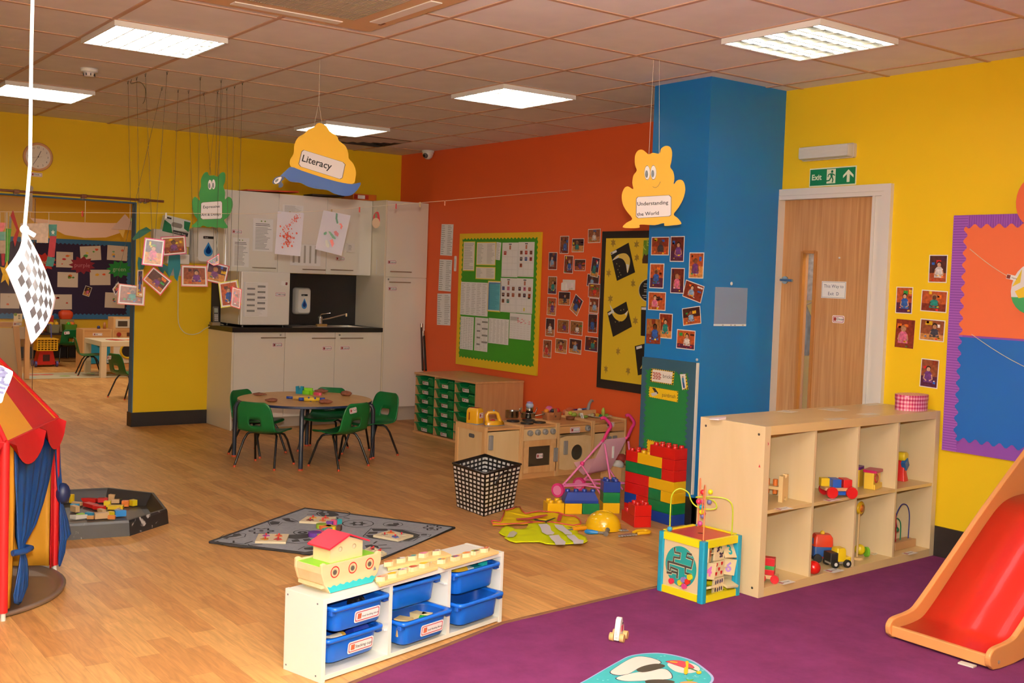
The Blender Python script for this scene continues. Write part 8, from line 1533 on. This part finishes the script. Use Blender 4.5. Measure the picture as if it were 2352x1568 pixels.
# decorations hanging from the line before the opening
Zq=Z(0,420,4.356)
def deco(parts,d,nm,lb,cat,turn=0,thick=.004):
 u_=max(0,parts[0][1][0][0]/4.356);d=7.0+u_*.0009-.006
 P0=parts[0][1];cu=sum(q[0]for q in P0)/len(P0);cv=sum(q[1]for q in P0)/len(P0);pl=Plane(depthpt(*Zq(cu,cv),d),turn);t=thing(nm,lb,cat,pl .M)if len(parts)>1 else None
 for i,(pn,pts,c)in enumerate(parts):b=MB();b .prism(pl .loc([Zq(*q)for q in pts]),i*.001,thick+i*.001,m(c,.7,var=.15,nscale=40));q_=min(pts,key=lambda q:q[1]);q1=pl .loc([Zq(max(2,q_[0]+3),q_[1]+4),Zq(max(2,q_[0]+3),296)]);b .cyl((q1[0][0],q1[0][1],.002),(q1[1][0],q1[1][1],.002),.0012,STR,5)if i==0 else None;b .obj(pn,t)if t else b .obj(nm,M=pl .M,label=lb,cat=cat)
star=[(60+68*(1 if k%2==0 else .5)*math .sin(k*PI/5+.2),905-140*(1 if k%2==0 else .45)*math .cos(k*PI/5+.2))for k in range(10)]
deco([('star',star,'e8b428')],6.9,'hanging_star','large yellow star hanging behind the chequered flag','decoration')
deco([('kite',[(130,270),(193,480),(150,640),(130,560),(165,470),(105,330)],'a8281c')],6.95,'hanging_triangle','red paper triangle frame hanging beside the flag','decoration')
deco([('strip',[(60,455),(115,458),(100,600),(88,780),(50,800),(58,640)],'4c9428')],7.0,'hanging_strip','green paper strip hanging left of the flag','decoration')
deco([('strip',[(95,330),(118,345),(112,455),(88,450)],'8a8468')],7.02,'twine_bundle','bundle of pale strings tied on the washing line','string')
deco([('upper',[(485,415),(570,415),(566,530),(494,532)],'3c7c70'),('middle',[(500,530),(566,532),(545,742),(476,738)],'a82c34'),('lower',[(476,735),(552,750),(530,838),(455,830)],'3c7c70'),('white_star',[(530+22*(1 if k%2==0 else .45)*math .sin(k*PI/5),495-28*(1 if k%2==0 else .45)*math .cos(k*PI/5))for k in range(10)],'d8d4c4')],7.0,'christmas_cracker','teal and red paper cracker with a star on the line','decoration')
deco([('sheet',[(205,405),(487,402),(482,600),(366,598),(368,570),(210,565)],'cdb49a')],7.1,'hanging_paper','large pale lined paper hanging behind the flag','paper')
deco([('card',[(-40,395),(72,398),(25,495),(-40,490)],'e07c78')],7.05,'hanging_card','pink paper scrap at the left edge of the line','paper');deco([('card',[(-40,490),(66,487),(66,572),(-40,575)],'6aa08c')],7.0,'hanging_card','sea green paper card at the left edge','paper');deco([('card',[(-40,577),(64,575),(60,706),(-40,706)],'b89c80')],7.03,'hanging_card','brown paper card at the left edge under the green one','paper')
deco([('card',[(12,708),(48,706),(44,825),(18,828)],'a02830')],7.05,'hanging_card','small red patterned card behind the yellow star','paper')
# ---------------------------------------------------------------- the next room
XF=-12.838;WF=('X',XF)
a,c=PX(0,546,XF),PX(300,729,XF);y1=PX(303,560,XF).y;y0=y1-3.2;z1=(PX(130,548,XF).z+PX(303,556,XF).z)/2;z0=PX(150,732,XF).z
M=FRM((XF+.002,(y0+y1)/2,(z0+z1)/2),(0,1,0),(0,0,1));w,h=y1-y0,z1-z0;t=thing('display_board','dark purple display board with blue border in the next room','display board',M)
MB().box(-w/2,w/2,-h/2,h/2,0,.02,m('2c6c9c',.6)).obj('border',t);MB().prism(wavy(-w/2+.06,w/2-.075,-h/2+.075,h/2-.07,50,18,.01),.02,.022,m('26123c',.7)).obj('backing_paper',t)
def fsheet(x0,y0,x1,y1,lb,cols,tilt=0,seed=1):
 u0,v0=Zq(x0,y0);u1,v1=Zq(x1,y1);M,w,h=bb(WF,u0,v0,u1,v1,tilt,.024);b=MB();b .box(-w/2,w/2,-h/2,h/2,0,.001,m('d8c8b8',.7));R=random .Random(seed)
 for c in cols:x,y,s=R .uniform(-.32,.32)*w,R .uniform(-.3,.3)*h,R .uniform(.06,.13)*w;b .poly([(x+s*R .uniform(.6,1.1)*math .cos(k*PI/4),y+s*.7*R .uniform(.6,1.1)*math .sin(k*PI/4))for k in range(8)],m(c,.7),.0014)
 b .obj('painting',M=M,label=lb,cat='painting',group='paintings on the purple board')
fsheet(563,690,730,845,'painting with yellow and red spots near the paper cracker',['e8b820','d84030','e07030','c83040'],0,2);fsheet(803,632,1010,774,'tilted painting with a yellow arch, top middle of board',['e8c850','5ca850','4c9848','d85838'],.08,3);fsheet(1073,628,1275,775,'painting with blue and yellow marks at the board top right',['6a88c0','e8b850','d87058','7cb080'],-.03,4)
fsheet(575,893,780,1043,'painting of a green and orange fruit on the board',['6c8c38','4c8030','e07028'],0,5);fsheet(900,868,1105,1022,'painting of an orange shape in the middle of the board',['e85820','e8b030'],.03,6);fsheet(3,1105,195,1255,'painting with small orange marks at the lower left of board',['e07048','c8b090'],0,7);fsheet(515,1115,720,1265,'painting with yellow curve and red dashes, low on board',['e8b840','c84030','d85040'],.02,8);fsheet(1050,1098,1250,1250,'painting partly behind the hanging baby photo',['6a88c0','e8c040','c84030','4c9050'],-.03,9)
for q,tl,s,lb in(((835,1028,912,1136),-.3,601,'small tilted photo in the middle of the purple board'),((1140,1008,1200,1095),-.35,602,'small tilted photo at the right of the purple board')):u0,v0=Zq(q[0],q[1]);u1,v1=Zq(q[2],q[3]);M,w,h=bb(WF,u0,v0,u1,v1);photo(WF,(u0+u1)/2,(v0+v1)/2,w*.9,h*.9,tl,lb,'photos on the purple board',s,.024)
for x,y,c,tx,lb in((822,822,'8c1c34','purple','dark red spiky splat card reading purple'),(1195,862,'1c8c3c','green','green spiky splat card reading green'),(430,790,'c82c20','red','bright red spiky splat card behind the cracker')):
 M=on(WF,*Zq(x,y),0,.024);b=MB();b .prism([((.20 if k%2 else .14)*math .cos(k*PI/11),(.14 if k%2 else .10)*math .sin(k*PI/11))for k in range(22)],0,.002,m(c,.7));b .text(tx,0,-.03,.09,m('c87888' if c=='8c1c34' else 'a8c8a0',.7),.0025,'CENTER');b .obj('splat_card',M=M,label=lb,cat='card')
# net drape and bunting
xb=-8.5;V=lambda pts:[tuple(PX(*Zq(*q),xb))for q in pts]
NT=m('c8a08c',.8,alpha=.55);b=MB();top=[(300,350),(480,368),(650,385),(850,395),(1100,402),(1300,398)];bot=[(340,390),(480,430),(650,520),(850,550),(1060,545),(1200,500)];n=len(top);P=V(top)+V(bot);b .add(P,[(i,i+1,n+i+1,n+i)for i in range(n-1)],NT);[b .cyl(tuple(P[k]),(P[k][0],P[k][1],HT),.002,STR,5)for k in(0,3,5)];b .obj('net_drape',label='pale net drape sagging across the next room',cat='drape',solid=.004)
b=MB();b .poly(V([(1115,462),(1250,312),(1330,400),(1318,472)]),m('a88878',.8));b .obj('bunting_flag',label='greyish paper cone hanging by the blue door edge',cat='decoration',solid=.01);b=MB();b .poly(V([(1183,470),(1252,470),(1230,552)]),m('b89040',.8));b .obj('bunting_flag',label='small mustard triangle under the paper cone',cat='decoration',solid=.006);b=MB();b .poly(V([(1325,330),(1300,380),(1298,430),(1325,490)]),m('a8c868',.7));b .obj('paper_disc',label='lime green paper disc cut off by the blue door edge',cat='decoration',solid=.006)
# furniture of the next room
Zn=Z(40,700,7.126);kx=-10.95
def nk(y0,y1,z1,nm,lb,fn):t=thing(nm,lb,'toy kitchen',TR(kx,y0,0));W=y1-y0;MB().box(-.33,0,0,.02,0,z1,MAP).obj('side_panel',t);MB().box(-.33,0,W-.02,W,0,z1,MAP).obj('side_panel',t);MB().box(-.33,0,.02,W-.02,z1-.02,z1,MAPY).obj('top',t);MB().box(-.33,-.01,.02,W-.02,0,.06,MAPY).obj('plinth',t);MB().box(-.02,-.003,.02,W-.02,z1-.12,z1-.02,MAPY).obj('control_panel',t);fn(t,W);return t
def f1(t,W):d=MB().box(-.02,-.001,.02,W-.02,.07,.40,m('1c88a8',.4)).obj('door',t,label='teal door');[MB().cyl((-.001,x,z),(.004,x,z),.012,m('e0e4e4',.4),10).obj('dial',t)for x in(.05,.09,W-.09,W-.05)for z in(.09,.12)];MB().cyl((0,W*.55,.33),(.02,W*.55,.33),.018,m('b02028',.4),12).obj('knob',t);sticker(t,FRM((-.002,W*.5,.47),(0,1,0),(0,0,1)),.13,.04,'Sink')
def f2(t,W):MB().box(-.02,-.001,.02,W-.02,.07,.40,m('e2d6c4',.4)).obj('door',t);c=(W*.55,.24);b=MB();b .push(FRM((.0,c[0],c[1]),(0,1,0),(0,0,1)));b .tube([(.10*math .cos(k*PI/12),.10*math .sin(k*PI/12),.004)for k in range(25)],.016,m('e0b41c',.4),8);b .disc(0,0,.09,m('2c2c30',.3),.003,24);b .pop();b .obj('round_window',t);MB().cyl((-.002,W*.22,.47),(.015,W*.22,.47),.03,m('a83028',.4),16).obj('knob',t);MB().box(-.002,.004,W*.5,W*.85,.445,.495,m('5a3020',.5)).obj('display',t)
ya=PX(*Zn(950,1000),kx-.0).y+.04;yb=PX(*Zn(1540,1000),kx).y;nk(1.37,1.76,.54,'toy_sink_unit','wooden toy kitchen with teal door in the next room',f1);nk(1.765,2.16,.54,'toy_washing_machine','wooden toy washer with yellow ring beside the blue edge',f2)
t=thing('toy_microwave','wooden toy microwave with dark window in the next room','toy',TR(kx,1.775,.541));MB().box(-.25,0,0,.32,0,.165,MAP).obj('case',t);MB().box(-.002,.008,.03,.25,.02,.14,m('d8ccb8',.4)).obj('door',t);MB().box(.008,.010,.06,.19,.04,.115,m('4c4034',.3)).obj('window',t)
t=thing('counter_table','dark topped table against the wall in the next room','table',TR(-12.5,1.25,0));MB().box(-.3,.3,-.6,.75,.385,.41,m('2a1c16',.5)).obj('top',t)
for x in(-.26,.26):
 for y in(-.55,.4):MB().cyl((x,y,0),(x,y,.385),.018,BLK,8).obj('leg',t)
FR=random .Random(5)
for i,(y,w_,c,lb)in enumerate(((1.12,.14,'c88888','pinkish clear basket of toys on the far table'),(1.33,.16,'8c8468','clear basket of yellow and red toy food on far table'),(1.56,.18,'5c9030','green basket of toy vegetables on the far table'))):
 t=thing('toy_basket',lb,'basket',TR(-12.35,y,.412));MB().loft([[(x*f,y_*f,z)for x,y_ in rrect(-.1,.1,-w_/2,w_/2,.02)]for z,f in((0,.85),(.12,1))],m(c,.4),cap1=True).obj('basket_body',t)
 for k in range(6):MB().ball((FR .uniform(-.05,.08),FR .uniform(-w_*.35,w_*.35),.13),.03,m(FR .choice(['d83020','e8b020','40c040','e87028','d8c890']),.5),8,6).obj('toy_food',t)
for y,z,c,s,lb in((1.20,.2,'e4dccc',(.03,.03,.22),'white bottle standing behind the baskets on far table'),(1.34,.2,'c03028',(.06,.09,.24),'red and blue box behind the baskets on far table'),(1.10,.2,'d86a30',(.05,.05,.25),'orange carton at the left of the far table')):b=MB();b .box(-s[0],s[0],-s[1]/2,s[1]/2,0,s[2],m(c,.5));b .obj('toy_carton',M=TR(-12.6,y,.412),label=lb,cat='box')
b=MB();b .loft([[(x*f,y*f,z)for x,y in rrect(-.08,.08,-.10,.10,.05)]for z,f in((0,.8),(.05,1),(.10,.95),(.13,.6))],m('e04c20',.5));b .obj('toy_pumpkin',M=TR(-12.6,1.57,.60),label='round orange bag on top of the toy baskets',cat='toy')
b=MB();b .box(-.09,.09,-.1,.1,0,.185,m('9c8c60',.5));b .obj('toy_carton',M=TR(-12.6,1.57,.412),label='tan box under the orange bag on the far table',cat='box')
for y,c,lb in((1.70,'b07848','small tan bottle on the far play kitchen top'),(1.62,'2c3870','small blue toy on the far play kitchen top')):b=MB();b .lathe([(.001,0),(.022,0),(.02,.06 if c!='2c3870' else .03),(.01,.09 if c!='2c3870' else .04),(.001,.09 if c!='2c3870' else .04)],m(c,.4),10);b .obj('small_toy',M=TR(-11.1,y,.541),label=lb,cat='toy')
t=thing('white_table','cream square legged play table in the next room','table',TR(-10.05,1.72,0));CW=m('e0cfae',.4);MB().box(-.375,.375,-.475,.475,.395,.46,CW).obj('top',t,bev=.004)
for sx in(-1,1):
 for sy in(-1,1):MB().box(sx*.34-.035,sx*.34+.035,sy*.44-.035,sy*.44+.035,0,.395,CW).obj('leg',t)
for i,(x,y,c,lb)in enumerate(((-9.95,1.5,'b83020','red paper sheet on the cream table'),(-9.9,1.72,'e07840','orange paper sheet on the cream table'),(-10.1,1.62,'e8e0cc','white paper sheet on the cream table'))):b=MB();b .box(-.1,.1,-.07,.07,0,.004,m(c,.7));b .obj('paper_sheet',M=TR(x,y,.461+.0,.4+i*.5),label=lb,cat='paper',group='sheets on the cream table')
copy_tree(B,TR(-10.07,1.21,0,math .radians(80)),'green child chair left of the cream table, next room','green chairs in the next room');copy_tree(B,TR(-7.48,.90,0,math .radians(105)),'green child chair cut off by the blue door edge','green chairs in the next room');copy_tree(B,TR(-12.0,1.46,0,math .radians(180)),'dark green chair tucked under the far table','green chairs in the next room')
t=thing('shopping_trolley','toy shopping trolley with yellow basket and red base','trolley',TR(-11.45,1.0,0));TYl,TRd,TBl=m('e4ac1c',.4),m('c42018',.4),m('4a4a8c',.4)
b=MB()
for k in range(7):
 q=k/6;[b .box(.15-.02,.15,-.13+.26*q*1.0-.007,-.13+.26*q+.007,.225,.38,TYl)]
for k in range(6):z=.23+.03*k;b .box(.135,.152,-.12-.002*k,.12+.002*k,z-.006,z+.006,TYl)
b .box(-.15,.14,-.13,-.122,.23,.38,TYl);b .box(-.15,.14,.122,.13,.23,.38,TYl);b .box(-.15,.14,-.125,.125,.222,.23,TYl);b .box(-.15,-.14,-.13,.13,.23,.38,TYl);b .box(-.16,.165,-.145,.145,.376,.388,TYl);b .obj('basket',t)
b=MB();b .add([(.1,-.125,.03),(.1,.125,.03),(.1,.085,.22),(.1,-.085,.22),(-.1,-.125,.03),(-.1,.125,.03),(-.1,.085,.22),(-.1,-.085,.22)],[(0,1,2,3),(7,6,5,4),(0,4,5,1),(1,5,6,2),(2,6,7,3),(3,7,4,0)],TRd);b .box(.1,.103,-.045,.045,.08,.17,m('3c1010',.6));b .obj('base',t)
for s in(-1,1):
 for x in(-.09,.1):MB().cyl((x,s*.125,.04),(x,s*.15,.04),.04,TBl,16).obj('wheel',t)
MB().tube([(-.1,-.11,.38),(-.14,-.11,.57),(-.14,.11,.57),(-.1,.11,.38)],.010,TBl,8).obj('handle',t)
b=MB();b .prism([(-10.45,.1),(-9.70,.1),(-9.70,2.2),(-10.45,2.2)],.001,.006,m('b8a888',.9));
R=random .Random(3)
for k in range(16):x,y=R .uniform(-10.35,-9.8),R .uniform(.3,2.1);b .disc(x,y,R .uniform(.04,.09),m(R .choice(['d8d0b0','8cb0b0','d8b440','c06050','90a058']),.9),.0062+k*.0001,12)
b .obj('patterned_rug',label='long pale patterned rug under the cream table',cat='rug')
# easel seen through the glass
ex=-6.4;Ze=Z(0,720,6.54)
t=thing('easel','wooden painting easel with paper behind the glass door','easel',I4)
def ebox(pts,x,th,mt,nm):P=[PX(*Ze(*q),x)for q in pts];b=MB();b .add([tuple(p)for p in P]+[(p .x-th,p .y,p .z)for p in P],[(0,1,2,3),(7,6,5,4),(0,4,5,1),(1,5,6,2),(2,6,7,3),(3,7,4,0)],mt);b .obj(nm,t)
ebox([(-350,125),(190,128),(185,205),(-350,200)],ex,.03,MAPY,'top_rail');ebox([(-350,215),(205,215),(290,960),(-350,960)],ex,.006,m('dcc8a0',.8),'paper');P=[PX(*Ze(*q),ex)for q in((190,185),(285,185),(352,1000),(352,1000))]
pb=[PX(*Ze(190,185),ex),PX(*Ze(285,185),ex)];yb_=pb[0].y+.17;b=MB();b .add([(ex+dx,y,z)for dx in(.012,-.02)for y,z in((pb[0].y,pb[0].z),(pb[1].y,pb[1].z),(pb[1].y+.06,.0),(pb[0].y+.10,.0))],[(0,1,2,3),(7,6,5,4),(0,4,5,1),(1,5,6,2),(2,6,7,3),(3,7,4,0)],MAP);b .obj('leg',t);sticker(t,FRM(tuple(PX(*Ze(262,155),ex)+Vector((.002,0,0))),(0,1,0),(0,0,1)),.075,.03,'Easel')
t=thing('storage_rack','tall wooden rack with a grey panel behind the easel','rack',I4);x2=-9.7;Pq=lambda x,y:PX(*Ze(x,y),x2)
for q in((378,452),(185,260)):a,c=Pq(q[0],300),Pq(q[1],300);MB().box(x2-.05,x2,a .y,c .y,0,Pq(400,125).z,MAP).obj('leg',t)
a,c=Pq(185,200),Pq(452,380);MB().box(x2-.03,x2-.005,a .y,c .y,c .z,a .z,m('a8957c',.6)).obj('panel',t);a,c=Pq(300,380),Pq(378,985);MB().box(x2-.3,x2-.26,a .y,c .y,.0,a .z,m('17181c',.6)).obj('dark_gap',t)  # black box stands in for the dark gap between the posts
a=PX(*Ze(260,80),-12.0);M,w,h=bb(('X',-9.7),*Ze(205,0),*Ze(335,122));b=MB();b .box(-w/2,w/2,-h/2,h/2,0,.002,m('d8ccac',.7));[b .rect(w*.02,w*.25,h*(.25-.2*k),h*(.33-.2*k),INK,.0025)for k in range(3)];b .disc(-w*.3,h*.4,.02,m('6c8c3c'),.0025,8);b .obj('wall_chart',M=M,label='cream paper chart standing on the rack by the easel',cat='chart')
